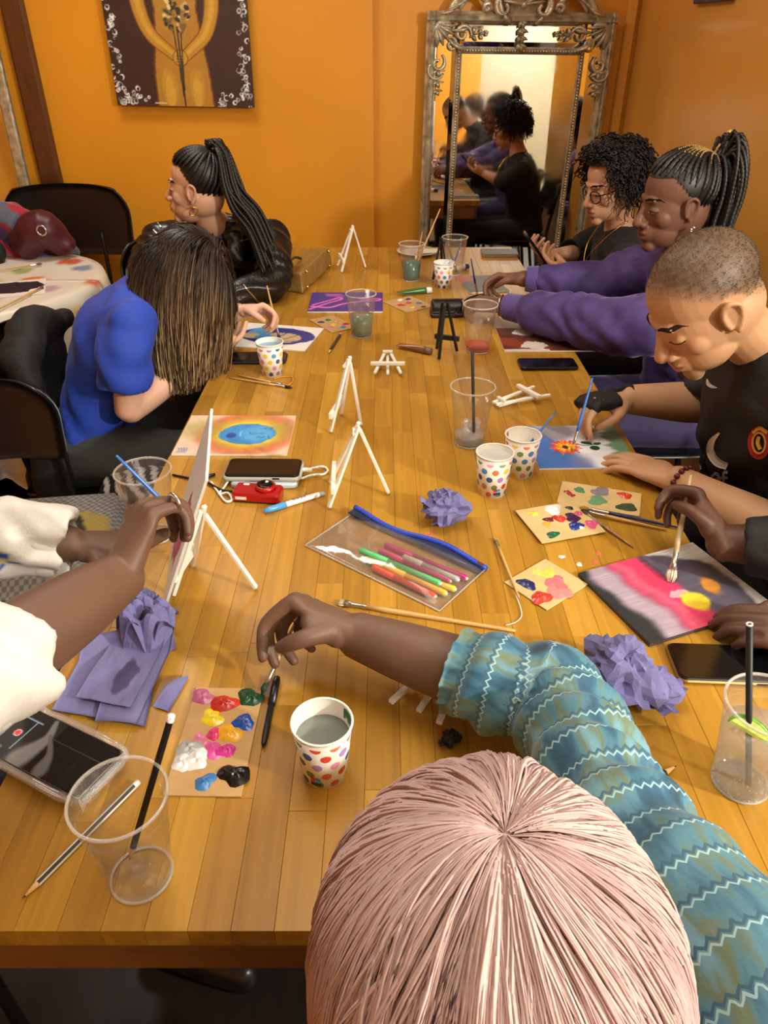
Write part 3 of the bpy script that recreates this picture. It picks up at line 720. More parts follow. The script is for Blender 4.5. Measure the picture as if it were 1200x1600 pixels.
# round side table under a spotted cloth
SX, SY, SR = -1.53, 2.76, 0.46
st = thing('side_table', 'small round side table hidden under a spotted cloth', 'table', (SX, SY, 0))
part('table_top', MB().lathe([(0, 0.715), (SR - 0.01, 0.715), (SR - 0.01, 0.74), (0, 0.74)], 40), M_apron, st)
part('pedestal', MB().lathe([(0, 0.02), (0.2, 0.02), (0.2, 0.04), (0.04, 0.06), (0.04, 0.71), (0, 0.71)], 20), M_blackmt, st)
na, nr = 120, 44
A = np.linspace(0, 2 * math.pi, na); S = np.linspace(0.02, 0.46 + 0.62, nr)
AA, SS = np.meshgrid(A, S)
drop = np.clip(SS - SR, 0, None); fold = np.clip(drop / 0.5, 0, 1)
rad = np.where(SS < SR, SS, SR + 0.006 + 0.015 * sstep(0, 0.05, drop) + fold * 0.055 * (np.sin(AA * 11) + 0.5 * np.sin(AA * 17 + 1)))
zz = 0.747 - np.where(SS < SR, 0, drop) - 0.0
g = np.dstack([rad * np.cos(AA), rad * np.sin(AA), zz])
mbc = MB().slab(g[::-1], 0.0025)
me = mbc.mesh('tablecloth')
xs, ys = (SS * np.cos(AA))[::-1], (SS * np.sin(AA))[::-1]
cc = np.zeros(xs.shape + (3,)) + np.array((228, 222, 206)) / 255.0
rq = random.Random(21); pal = [(222, 130, 70), (200, 196, 96), (150, 180, 110), (126, 150, 184), (196, 160, 176), (214, 180, 80), (206, 100, 70)]
placed = []
for k in range(900):
    x, y = rq.uniform(-1.08, 1.08), rq.uniform(-1.08, 1.08)
    if math.hypot(x, y) > 1.08 or any(math.hypot(x - a, y - b) < 0.125 for a, b in placed): continue
    placed.append((x, y)); r_ = rq.uniform(0.034, 0.046)
    msk = 1 - sstep(r_ * 0.94, r_ * 1.06, np.hypot(xs - x, ys - y))
    cc = cc * (1 - msk[..., None]) + np.array(rq.choice(pal)) / 255.0 * msk[..., None]
cc = cc.reshape(-1, 3); set_col(me, np.vstack([cc, cc]))
tc2 = thing('tablecloth', 'white cloth with big coloured spots draped over the round side table', 'tablecloth', (SX, SY, 0))
part('cloth', me, am('spotted_oilcloth', 0.35, spec=0.5), tc2)
# ================================================================== things on the table
M_ppl = pm('white_painted_wood', (236, 232, 220), 0.55, var=0.04)
M_bpl = pm('black_painted_wood', (20, 19, 19), 0.5, var=0.15)
M_clear = clear_mat('clear_plastic', lo=0.04, hi=0.6, frost=0.015)
M_rim = clear_mat('clear_plastic_rim', lo=0.12, hi=0.8, frost=0.28, frostcol=(0.85, 0.83, 0.78))
M_card = pm('brown_card', (190, 152, 100), 0.8, var=0.08, scale=30, bump=0.15, bscale=400)
M_ferr = pm('ferrule_metal', (190, 184, 170), 0.28, metal=0.9, var=0.1)
M_wand = pm('pale_wood_handle', (208, 166, 104), 0.45, var=0.1, scale=20)
M_black = pm('matt_black', (14, 14, 15), 0.5, var=0.2)
M_gloss = pm('black_glass', (8, 8, 10), 0.08, var=0.2)
M_white = pm('white_plastic', (232, 232, 228), 0.4, var=0.03)
M_steel = pm('steel', (196, 192, 184), 0.25, metal=1.0, var=0.08)

# ---- paper cups with printed spots
def dot_mat():
    m, nt, b = new_mat('spotted_paper'); N, L = nt.nodes, nt.links
    def mth(op, a, c=None):
        n = N.new('ShaderNodeMath'); n.operation = op
        for i, q in enumerate((a, c)):
            if q is None: continue
            if isinstance(q, (int, float)): n.inputs[i].default_value = q
            else: L.new(q, n.inputs[i])
        return n.outputs[0]
    tc = N.new('ShaderNodeTexCoord'); sp = N.new('ShaderNodeSeparateXYZ'); L.new(tc.outputs['Object'], sp.inputs[0])
    ang = mth('DIVIDE', mth('ARCTAN2', sp.outputs[1], sp.outputs[0]), 2 * math.pi)
    u = mth('MULTIPLY', mth('ADD', ang, 0.5), 9.0); v = mth('MULTIPLY', sp.outputs[2], 1 / 0.0172)
    row = mth('FLOOR', v); u2 = mth('ADD', u, mth('MULTIPLY', mth('MODULO', row, 2.0), 0.5))
    fu = mth('SUBTRACT', mth('FRACT', u2), 0.5); fv = mth('SUBTRACT', mth('FRACT', v), 0.5)
    d = mth('SQRT', mth('ADD', mth('MULTIPLY', mth('MULTIPLY', fu, 1.25), mth('MULTIPLY', fu, 1.25)), mth('MULTIPLY', fv, fv)))
    dot = mth('LESS_THAN', d, 0.36)
    inz = mth('MULTIPLY', mth('GREATER_THAN', sp.outputs[2], 0.004), mth('LESS_THAN', sp.outputs[2], 0.078))
    msk = mth('MULTIPLY', dot, inz)
    cv = N.new('ShaderNodeCombineXYZ'); L.new(mth('FLOOR', mth('MODULO', u2, 9.0)), cv.inputs[0]); L.new(row, cv.inputs[1])
    oi = N.new('ShaderNodeObjectInfo'); L.new(mth('MULTIPLY', oi.outputs['Random'], 40.0), cv.inputs[2])
    wn_ = N.new('ShaderNodeTexWhiteNoise'); wn_.noise_dimensions = '3D'; L.new(cv.outputs[0], wn_.inputs['Vector'])
    cr = N.new('ShaderNodeValToRGB'); cr.color_ramp.interpolation = 'CONSTANT'
    cols = [(206, 70, 48), (226, 110, 60), (232, 196, 60), (70, 130, 190), (176, 130, 190), (222, 150, 180), (110, 140, 70), (60, 90, 150)]
    el = cr.color_ramp.elements; el[0].color = rgba(cols[0]); el[1].position = 1 / 8; el[1].color = rgba(cols[1])
    for i in range(2, 8): e = el.new(i / 8); e.color = rgba(cols[i])
    L.new(wn_.outputs['Value'], cr.inputs[0])
    mx = N.new('ShaderNodeMixRGB'); L.new(msk, mx.inputs[0]); mx.inputs[1].default_value = rgba((238, 235, 226)); L.new(cr.outputs[0], mx.inputs[2])
    L.new(mx.outputs[0], b.inputs['Base Color']); b.inputs['Roughness'].default_value = 0.45; return m
M_dots = dot_mat()
M_cupin = pm('cup_paper_white', (236, 233, 224), 0.5, var=0.02)
def paper_cup(px, py, label, water=None, rz=0.0, mark=True, smear=None, sc=1.0):
    loc = P(px, py)
    t = thing('paper_cup', label, 'cup', loc, (0, 0, rz), 'spotted paper cups')
    t.scale = (sc,) * 3
    part('cup_wall', MB().lathe([(0.024, 0.004), (0.0255, 0.0), (0.0272, 0.0), (0.0355, 0.088), (0.0350, 0.088), (0.0268, 0.006), (0.0, 0.006)], 40), M_dots, t)
    part('rolled_rim', MB().tube([(0.0358 * math.cos(a), 0.0358 * math.sin(a), 0.0885) for a in np.linspace(0, 2 * math.pi, 33)], 0.0016, n=7, closed=True, cap=False), M_cupin, t)
    part('cup_lining', MB().lathe([(0.0, 0.0065), (0.0266, 0.0065), (0.0346, 0.0875)], 40), M_cupin, t)
    if water:
        h = water[1]; r_ = 0.0266 + (0.0346 - 0.0266) * h / 0.081 - 0.0003
        part('paint_water', MB().lathe([(0, 0.008), (0.0262, 0.008), (r_, 0.0065 + h), (0, 0.0065 + h)], 36, smooth=False), pm('water_' + water[2], water[0], 0.08, var=0.05, scale=15), t)
    if mark:
        for k, c_ in ((0, (206, 60, 50)), (1, (70, 150, 205)), (2, (40, 50, 70))):
            a0 = -1.75 + (k % 2) * 0.22; a1 = a0 + (0.2 if k < 2 else 0.44); z0, z1 = ((0.014, 0.022) if k < 2 else (0.007, 0.0135))
            if k == 2: a0 = -1.75; a1 = a0 + 0.44
            aa = np.linspace(a0, a1, 6); zz = np.array([z0, z1])
            g = np.array([[((0.0275 + (0.0355 - 0.0272) * z / 0.088) * math.cos(a), (0.0275 + (0.0355 - 0.0272) * z / 0.088) * math.sin(a), z) for a in aa] for z in zz])
            part('printed_mark', MB().slab(g, 0.0003), pm('print_%d' % k, c_, 0.5, var=0.3, scale=900), t)
    if smear:
        for k, (a0, c_) in enumerate(smear):
            aa = np.linspace(a0, a0 + 0.6, 8); g = np.array([[((0.0338 - 0.0092 * q) * math.cos(a), (0.0338 - 0.0092 * q) * math.sin(a), 0.087 - 0.087 * q) for a in aa] for q in np.linspace(0.02, 0.16 + 0.05 * k, 3)])
            g[-1, :, 2] += 0.004 * np.sin(np.arange(8) * 1.7)
            part('paint_smear', MB().slab(g[::-1], 0.0004), pm('smear_%s' % str(c_), c_, 0.3), t)
    return t
cup5 = paper_cup(508, 1204, 'spotted paper cup of grey paint water nearest the pink-haired painter', ((118, 122, 116), 0.058, 'grey'), rz=-0.35, smear=[(0.5, (30, 110, 60))])
paper_cup(768, 768, 'spotted paper cup with clear water, in front of the other by the flower canvas', ((196, 196, 192), 0.072, 'clear'), rz=0.15)
cup4 = paper_cup(811, 739, 'spotted paper cup holding a blue brush, touching the flower canvas', ((196, 188, 160), 0.045, 'murky'), rz=1.3, mark=False, smear=[(1.2, (206, 70, 40)), (2.2, (210, 80, 50))])
cup1 = paper_cup(425, 584, 'spotted paper cup in front of a dark phone by the blue portrait canvas', ((120, 160, 190), 0.07, 'blue'), rz=2.0, mark=False, smear=[(1.5, (60, 130, 190)), (3.0, (60, 130, 190))])
cup2 = paper_cup(692, 449, 'spotted paper cup at the far end beside the green paint tube', ((150, 190, 200), 0.06, 'pale'), rz=0.6, mark=False)

# ---- clear plastic cups
def plastic_cup(loc, label, fill=None, sc=1.0, rz=0.0, tilt=(0, 0)):
    t = thing('plastic_cup', label, 'cup', loc, (tilt[0], tilt[1], rz), 'clear plastic cups'); t.scale = (sc, sc, sc * 1.09)
    pr = [(0.0, 0.003), (0.026, 0.003), (0.030, 0.0), (0.0325, 0.0), (0.0335, 0.004), (0.0345, 0.02), (0.0465, 0.122), (0.0463, 0.1225), (0.0338, 0.02), (0.0325, 0.0055), (0.0, 0.0055)]
    part('cup_wall', MB().lathe(pr, 44), M_clear, t)
    for z, r_ in ((0.1, 0.0439), (0.104, 0.0443)):
        part('moulded_line', MB().tube([(r_ * math.cos(a), r_ * math.sin(a), z) for a in np.linspace(0, 2 * math.pi, 41)], 0.0006, n=5, closed=True, cap=False), M_clear, t)
    part('rim', MB().tube([(0.0475 * math.cos(a), 0.0475 * math.sin(a), 0.1235) for a in np.linspace(0, 2 * math.pi, 49)], 0.0019, n=8, closed=True, cap=False), M_rim, t)
    part('base_ring', MB().tube([(0.0318 * math.cos(a), 0.0318 * math.sin(a), 0.0022) for a in np.linspace(0, 2 * math.pi, 41)], 0.0018, n=7, closed=True, cap=False), M_rim, t)
    if fill:
        col, h, name, kind = fill
        r1 = 0.0338 + (0.0463 - 0.0338) * max(h - 0.02, 0) / 0.1025 - 0.0004
        m = clear_mat('liquid_' + name, tint=col, lo=0.06, hi=0.4, frost=0.2 if kind == 'clear' else 0.3, frostcol=tuple(col)) if kind != 'solid' else pm('liquid_' + name, col, 0.1, var=0.04, scale=20)
        part('drink' if kind == 'clear' else 'paint_water', MB().lathe([(0, 0.006), (0.0322, 0.006), (0.0334, 0.02), (r1, h), (0, h)], 36), m, t)
    return t
cA = plastic_cup(P(222, 1368), 'empty clear plastic cup at the near left corner of the table, black pencil inside')
cB = plastic_cup(P(1155, 1222), 'clear plastic cup of fizzy drink with lime and black straw at the right edge', ((0.93, 0.92, 0.88), 0.082, 'soda', 'clear'))
cC = plastic_cup(P(733, 692), 'clear plastic cup of melting ice with a black straw in mid table', ((0.93, 0.93, 0.92), 0.022, 'melt', 'clear'))
cD = plastic_cup(P(746, 548), 'clear plastic cup with a red dreg beside the black easel', ((0.9, 0.30, 0.18), 0.014, 'red', 'clear'))
cE = plastic_cup(P(642, 437), 'clear plastic cup of dark green water holding two brushes at the far end', ((78, 112, 98), 0.066, 'green', 'solid'), sc=0.96)
cF = plastic_cup(P(708, 428), 'clear plastic cup with a blue brush behind the far spotted cup', None, sc=1.0)
cG = plastic_cup(P(565, 524), 'clear plastic cup of grey-green water by the blue and pink canvas', ((120, 136, 112), 0.062, 'greygreen', 'solid'), sc=0.94)
cH = plastic_cup(Vector((-0.414, 1.098, TZ)), 'clear plastic cup behind the hand with the silver ring')
ri = random.Random(3)
for k in range(8):                  # ice in the middle cup
    a = ri.uniform(0, 6.28); r_ = ri.uniform(0.008, 0.021)
    mb = MB().box((0.019, 0.017, 0.015), ch=0.004); me = mb.mesh('ice'); v = co(me); v += 0.002 * np.array([[ri.uniform(-1, 1) for _ in range(3)] for _ in v]); set_co(me, v)
    o = part('ice_cube', me, clear_mat('ice', lo=0.12, hi=0.8, frost=0.22), cC); o.location = (r_ * math.cos(a), r_ * math.sin(a), 0.015 + 0.0042 * k); o.rotation_euler = (ri.uniform(0, 3), ri.uniform(0, 3), 0)
bb = MB(); rb = random.Random(5)
for k in range(160):
    a = rb.uniform(0, 6.28); z = 0.006 + 0.05 * rb.random() ** 2; r_ = 0.0320 + (z / 0.1) * 0.009
    bb.ell((r_ * math.cos(a), r_ * math.sin(a), z), (0.0011,) * 3, nu=6, nv=4)
tag(part('bubbles', bb, M_rim, cB), kind='stuff')
def straw(parent, p0, p1, m, r_=0.0032, name='straw'):
    mb = MB(); d = np.array(p1) - np.array(p0)
    mb.tube([p0, p1], r_, n=10); return part(name, mb, m, parent)
def loc_of(parent, w_): # world point to the parent's local
    return tuple(parent.matrix_basis.inverted() @ Vector(w_))
lime = thing('lime_wedge', 'green lime wedge floating in the fizzy drink', 'fruit', P(1155, 1222) + Vector((-0.016, -0.004, 0.092)), (R(50), R(20), R(-25)))
aa = np.linspace(0, math.pi, 15)
mb = MB(); mb.add([(0.024 * math.cos(a), 0.024 * math.sin(a) * 0.62, s_ * 0.004 * (1 if 0.1 < a < 3.0 else 0.4)) for s_ in (-1, 1) for a in aa], [tuple(range(15)), tuple(reversed(range(15, 30)))] + [(i, i + 15, (i + 1) % 15 + 15, (i + 1) % 15) for i in range(15)], False)
part('flesh', mb, pm('lime_flesh', (196, 212, 96), 0.25, var=0.15, scale=200), lime)
part('rind', MB().tube([(0.0245 * math.cos(a), 0.0155 * math.sin(a), 0) for a in aa], [0.001, 0.0035, 0.0042, 0.0035, 0.001], n=8), pm('lime_rind', (96, 158, 32), 0.35, var=0.15, scale=150), lime)
def stick_thing(name, label, cat, pa, pb, build, group=None):
    """a long thin thing from its tail pa to its tip pb, both in room coordinates; build(L) makes parts along +x"""
    pa, pb = Vector(pa), Vector(pb); d = pb - pa; L_ = d.length
    t = thing(name, label, cat, pa, (0, -math.asin(max(-1, min(1, d.z / L_))), math.atan2(d.y, d.x)), group)
    build(t, L_); return t
def straw_build(m, r_=0.0032, white_end=False):
    def b(t, L_):
        pr = [(r_, 0), (r_, L_), (r_ * 0.7, L_), (r_ * 0.7, 0.002), (r_, 0)]
        part('straw_tube', MB().lathe(pr, 12, m=Matrix.Rotation(R(90), 4, 'Y')), m, t)
        if white_end: part('cut_end', MB().lathe([(r_ * 1.02, L_ - 0.001), (r_ * 1.02, L_ + 0.0006), (r_ * 0.6, L_ + 0.0006), (r_ * 0.6, L_ - 0.001)], 12, m=Matrix.Rotation(R(90), 4, 'Y')), M_white, t)
    return b
c_ = P(1155, 1222); stick_thing('drinking_straw', 'black straw standing in the fizzy drink with lime', 'straw', c_ + Vector((0.006, -0.008, 0.007)), Q(1171, 975, c_.y + 0.018), straw_build(M_black, 0.0036, True), 'black straws')
c_ = P(733, 692); stick_thing('drinking_straw', 'black straw standing in the cup of melting ice', 'straw', c_ + Vector((0.008, -0.006, 0.03)), Q(738, 549, c_.y + 0.012), straw_build(M_black, 0.0034), 'black straws')

# ---- brushes and pencils
def brush_build(hm, r_=0.0034, bl=0.016, bc=(120, 96, 66), fl=0.028, wet=None, flat=False):
    def b(t, L_):
        h = L_ - bl - fl
        rot = Matrix.Rotation(R(90), 4, 'Y')
        pr = [(0.0, 0), (r_ * 0.5, 0.001), (r_ * 0.62, 0.02), (r_ * 0.8, h * 0.55), (r_, h * 0.85), (r_ * 0.85, h), (0, h)]
        part('handle', MB().lathe(pr, 12, m=rot), hm, t)
        part('ferrule', MB().lathe([(r_ * 0.87, h - 0.001), (r_ * 0.9, h + 0.004), (r_ * 0.84, h + 0.006), (r_ * 0.92, h + fl * 0.6), (r_ * (1.1 if not flat else 1.5), h + fl), (0, h + fl)], 12, m=rot), M_ferr, t)
        sx = 1.5 if flat else 1.15
        mb = MB()
        for k in range(26):
            a = k * 2.4; q = math.sqrt(k / 26) * r_ * sx
            y, z = q * math.cos(a), q * math.sin(a) * (0.5 if flat else 1)
            mb.tube([(h + fl - 0.002, y * 0.8, z * 0.8), (h + fl + bl * 0.5, y * 1.1, z * 1.1), (L_ - 0.001 * (k % 4), y * (0.7 if flat else 0.15), z * (0.7 if flat else 0.15))], [r_ * 0.3, r_ * 0.28, r_ * 0.1], n=4)
        part('bristles', mb, pm('bristle_%s' % str(wet or bc), wet or bc, 0.5, var=0.2, scale=400), t)
    return b
M_blue = pm('blue_lacquer', (52, 110, 190), 0.25, var=0.05)
M_navy = pm('navy_lacquer', (28, 44, 96), 0.25, var=0.05)
def lay(pxa, pya, pxb, pyb, za=0.0035, zb=0.0035): return P(pxa, pya, TZ + za), P(pxb, pyb, TZ + zb)
GB = 'paint brushes lying on the table'
a, b = lay(806, 986, 526, 941); stick_thing('paint_brush', 'long plain wooden brush lying below the clear pencil case', 'brush', a, b, brush_build(M_wand, 0.0046, 0.014, (196, 178, 140), 0.034, flat=True), GB)
a, b = lay(773, 840, 811, 934, 0.0035, 0.006); stick_thing('paint_brush', 'short wooden brush leaning on the corner of the pale yellow palette', 'brush', a, b, brush_build(M_wand, 0.0030, 0.012, (150, 120, 70), 0.0), GB) if False else stick_thing('paint_brush', 'short wooden brush resting on the corner of the pink and blue palette', 'brush', b, a, brush_build(M_wand, 0.0030, 0.010, (190, 150, 92), 0.02), GB)
a, b = lay(1059, 824, 905, 792, 0.0045, 0.009); stick_thing('paint_brush', 'navy-handled brush lying over the two card palettes', 'brush', a, b, brush_build(M_navy, 0.0036, 0.014, (60, 46, 30), 0.04, wet=(200, 150, 40)), GB)
a, b = lay(1042, 828, 907, 797, 0.0035, 0.008); stick_thing('paint_brush', 'plain wooden brush lying beside the navy-handled one', 'brush', a, b, brush_build(M_wand, 0.0032, 0.014, (60, 50, 40), 0.03), GB)
a, b = lay(990, 855, 910, 798, 0.0035, 0.007); stick_thing('paint_brush', 'paint-streaked slim brush splayed away from the palettes', 'brush', a, b, brush_build(pm('streaked_handle', (160, 128, 92), 0.5, var=0.5, scale=90), 0.0030, 0.012, (90, 70, 50), 0.026), GB)
a, b = lay(359, 590, 457, 606); stick_thing('paint_brush', 'wooden brush in front of the spotted cup near the blue painter', 'brush', a, b, brush_build(M_wand, 0.0032, 0.02, (40, 32, 26), 0.03), GB)
a, b = lay(371, 586, 447, 602); stick_thing('paint_brush', 'shorter pale brush right behind its twin near the blue painter', 'brush', a, b, brush_build(M_wand, 0.0030, 0.014, (170, 140, 90), 0.03), GB)
# brushes standing in cups
e = P(642, 437); stick_thing('paint_brush', 'orange-handled brush standing in the dark green water', 'brush', Q(660, 362, e.y + 0.03), e + Vector((0.01, 0.0, 0.02)), brush_build(pm('amber_handle', (206, 140, 50), 0.35), 0.0034), 'brushes standing in cups')
stick_thing('paint_brush', 'pale brush slanting out of the dark green water towards the mirror', 'brush', Q(688, 326, e.y + 0.05), e + Vector((0.002, -0.008, 0.015)), brush_build(M_wand, 0.0036), 'brushes standing in cups')
e = P(708, 428); stick_thing('paint_brush', 'blue brush inside the empty far plastic cup', 'brush', e + Vector((0.028, 0.01, 0.115)), e + Vector((-0.012, -0.01, 0.008)), brush_build(M_blue, 0.003), 'brushes standing in cups')
stick_thing('paint_brush', 'grey brush crossing the blue one in the far plastic cup', 'brush', e + Vector((-0.03, 0.012, 0.115)), e + Vector((0.014, -0.006, 0.008)), brush_build(pm('grey_handle', (120, 112, 104), 0.4), 0.003), 'brushes standing in cups')
e = P(811, 739); stick_thing('paint_brush', 'blue brush standing in the cup beside the flower canvas', 'brush', Q(869, 643, e.y + 0.05), e + Vector((-0.008, 0.0, 0.03)), brush_build(M_blue, 0.0030), 'brushes standing in cups')
e = P(425, 584)
e = P(692, 449); stick_thing('paint_brush', 'small pale blue brush in the far spotted cup', 'brush', e + Vector((0.026, 0.006, 0.10)), e + Vector((-0.006, -0.004, 0.03)), brush_build(pm('pale_blue_handle', (150, 190, 214), 0.3), 0.003), 'brushes standing in cups')
def pencil_build(c1, c2, r_=0.0037):
    def b(t, L_):
        rot = Matrix.Rotation(R(90), 4, 'Y')
        mb = MB().lathe([(0.0, 0), (r_, 0.0004), (r_, L_ - 0.02)], 6, m=rot, smooth=False); me = mb.mesh('barrel'); o = part('barrel', me, c1, t)
        if c2 is not None:
            me.materials.append(c2)
            for i, p in enumerate(me.polygons): p.material_index = i % 2
        part('sharpened_cone', MB().lathe([(r_ * 0.98, L_ - 0.0205), (r_ * 0.3, L_ - 0.005), (0, L_ - 0.005)], 12, m=rot), pm('cut_wood', (222, 180, 124), 0.6), t)
        part('lead', MB().lathe([(r_ * 0.3, L_ - 0.0055), (0, L_)], 8, m=rot), M_black, t)
        part('end_cap', MB().lathe([(0, -0.0005), (r_ * 0.96, -0.0005), (r_ * 1.02, 0.006), (r_ * 1.0, 0.007)], 12, m=rot), M_white, t)
    return b
a, b = lay(216, 1222, 33, 1406, 0.004, 0.004); stick_thing('pencil', 'black and white striped pencil lying behind the near left plastic cup', 'pencil', a, b, pencil_build(M_black, M_white))
e = P(222, 1368); stick_thing('pencil', 'black pencil leaning out of the near left plastic cup', 'pencil', Q(268, 1118, e.y + 0.055), e + Vector((-0.016, 0.012, 0.008)), pencil_build(M_black, None, 0.004))
a, b = lay(532, 522, 513, 552, 0.004, 0.004); stick_thing('pencil', 'short dark pencil beside the small palette', 'pencil', a, b, pencil_build(pm('dark_pencil', (50, 30, 22), 0.4), M_black))
a, b = lay(1005, 1228, 1058, 1196, 0.004, 0.004); stick_thing('pencil', 'dark pencil whose tip pokes out beside the teal sleeve', 'pencil', a, b, pencil_build(pm('dark_pencil', (50, 30, 22), 0.4), M_black))
# black felt pen
def pen_build(t, L_):
    rot = Matrix.Rotation(R(90), 4, 'Y')
    part('barrel', MB().lathe([(0, 0.045), (0.0045, 0.045), (0.0042, L_ - 0.02), (0.0032, L_ - 0.004), (0.001, L_), (0, L_)], 14, m=rot), M_black, t)
    part('cap', MB().lathe([(0, 0), (0.0045, 0.001), (0.0055, 0.006), (0.0055, 0.05), (0.004, 0.05)], 14, m=rot), M_blackpl, t)
    part('clip', MB().box((0.035, 0.002, 0.0016), (0.022, 0, 0.0066)), M_blackpl, t)
a, b = lay(433, 1058, 411, 1166, 0.0055, 0.0048); stick_thing('felt_pen', 'black pen lying along the edge of the big palette', 'pen', a, b, pen_build)
# blue permanent marker
def marker_build(t, L_):
    rot = Matrix.Rotation(R(90), 4, 'Y')
    part('cap', MB().lathe([(0, 0), (0.004, 0.0015), (0.0062, 0.012), (0.0065, 0.045), (0.0055, 0.046), (0, 0.046)], 16, m=rot), pm('sky_blue_plastic', (76, 150, 210), 0.3), t)
    part('barrel', MB().lathe([(0, 0.044), (0.0052, 0.044), (0.0056, 0.05), (0.0054, L_ - 0.02), (0.0047, L_ - 0.012), (0, L_ - 0.012)], 16, m=rot), M_white, t)
    part('end_plug', MB().lathe([(0, L_ - 0.013), (0.0045, L_ - 0.013), (0.004, L_ - 0.001), (0, L_)], 14, m=rot), pm('grey_plastic', (150, 150, 148), 0.4), t)
    part('lettering', text_mesh('Sharpie', 0.0095), M_black, t, loc=(0.075, 0.001, 0.0053))
a, b = lay(412, 799, 507, 770, 0.0068, 0.0055); stick_thing('marker_pen', 'white marker with a sky-blue cap beside the red camera', 'marker', a, b, marker_build)

# ---- mini easels
def easel(name_label, loc, rz, m, H=0.165, rear=True, flat=False, group='white mini easels', sp=0.048, fx=-0.05, rx=0.065, lift=0.0):
    """local: looks towards -x; two front legs, ledge, swinging rear leg"""
    t = thing('mini_easel', name_label, 'easel', loc, (0, 0, rz), group)
    def stick(n_, p0, p1, w1=0.008, w2=0.006):
        p0, p1 = Vector(p0), Vector(p1); d = p1 - p0
        q = d.to_track_quat('Z', 'Y').to_matrix().to_4x4()
        part(n_, MB().box((w1, w2, d.length), (0, 0, d.length / 2), ch=0.0007, m=Matrix.Translation(p0) @ q), m, t)
    if flat:                       # folded and lying on its back: apex at +x, feet at -x
        z = 0.005
        for s_ in (-1, 1): stick('front_leg', (0, s_ * sp, z + 0.008), (H, s_ * 0.006, z + 0.008))
        stick('rear_leg', (0.012, 0, z - 0.001), (H - 0.012, 0, z - 0.001))
        stick('ledge', (0.045, -sp - 0.012, z + 0.017), (0.045, sp + 0.012, z + 0.017), 0.012, 0.008)
        stick('top_bar', (H - 0.02, -0.014, z + 0.015), (H - 0.02, 0.014, z + 0.015))
        return t
    for s_ in (-1, 1): stick('front_leg', (fx, s_ * sp, 0.004), (0.004, s_ * 0.007, H))
    f = 0.27
    stick('ledge', (fx * (1 - f) - 0.006, -sp - 0.006, H * f), (fx * (1 - f) - 0.006, sp + 0.006, H * f), 0.008, 0.014)
    stick('top_bar', (-0.004, -0.014, H * 0.9), (-0.004, 0.014, H * 0.9))
    stick('rear_leg', (rx, 0, 0.004), (0.006, 0, H * 0.93))
    return t
def mid(a, b): return (a + b) / 2
a, b = P(533, 420), P(570, 418); easel('white mini easel standing alone at the far end of the table', Vector(((a.x + b.x) / 2 + 0.0, a.y, TZ)), R(12), M_ppl, H=0.16, fx=-0.052, rx=0.05)
a, b = P(525, 671), P(558, 664); easel('white mini easel standing in mid table behind the largest one', Vector(((a.x + b.x) / 2 + 0.006, (a.y + b.y) / 2 + 0.01, TZ)), R(-12), M_ppl, H=0.165, fx=-0.032, rx=0.028)
a, b = P(517, 786), P(605, 772); easel('white mini easel with pen scribbles standing behind the pencil case', Vector((a.x + 0.052, (a.y + b.y) / 2 + 0.012, TZ)), R(2), M_ppl, H=0.155, fx=-0.056, rx=0.06)
a, b = P(606, 588), P(625, 556); easel('white mini easel folded flat in the centre of the table', P(606, 590), R(90), M_ppl, H=0.16, flat=True, sp=0.034)
a, b = P(765, 636), P(850, 613); d = a - b; easel('white mini easel folded flat beside the long black phone', P(846, 618), math.atan2(d.y, d.x), M_ppl, H=0.15, flat=True, sp=0.030)
easel('white mini easel lying flat half hidden by the teal sleeve', P(647, 1124, TZ), R(60), M_ppl, H=0.17, flat=True, sp=0.036)
a, b = P(682, 563), P(696, 572); easel('black mini easel standing by the red dreg cup', P(692, 556), R(250), M_bpl, H=0.155, group='black mini easels', fx=-0.04, rx=0.04, sp=0.03)
easel('black mini easel folded behind the far spotted cup', P(688, 437), R(200), M_bpl, H=0.15, group='black mini easels', fx=-0.02, rx=0.03, sp=0.02)
a = P(262, 958)
ez = easel('white mini easel carrying the canvas seen from its edge', Vector((-0.283, 0.955, TZ)), R(-10), M_ppl, H=0.15, fx=-0.05, rx=0.075, sp=0.04)

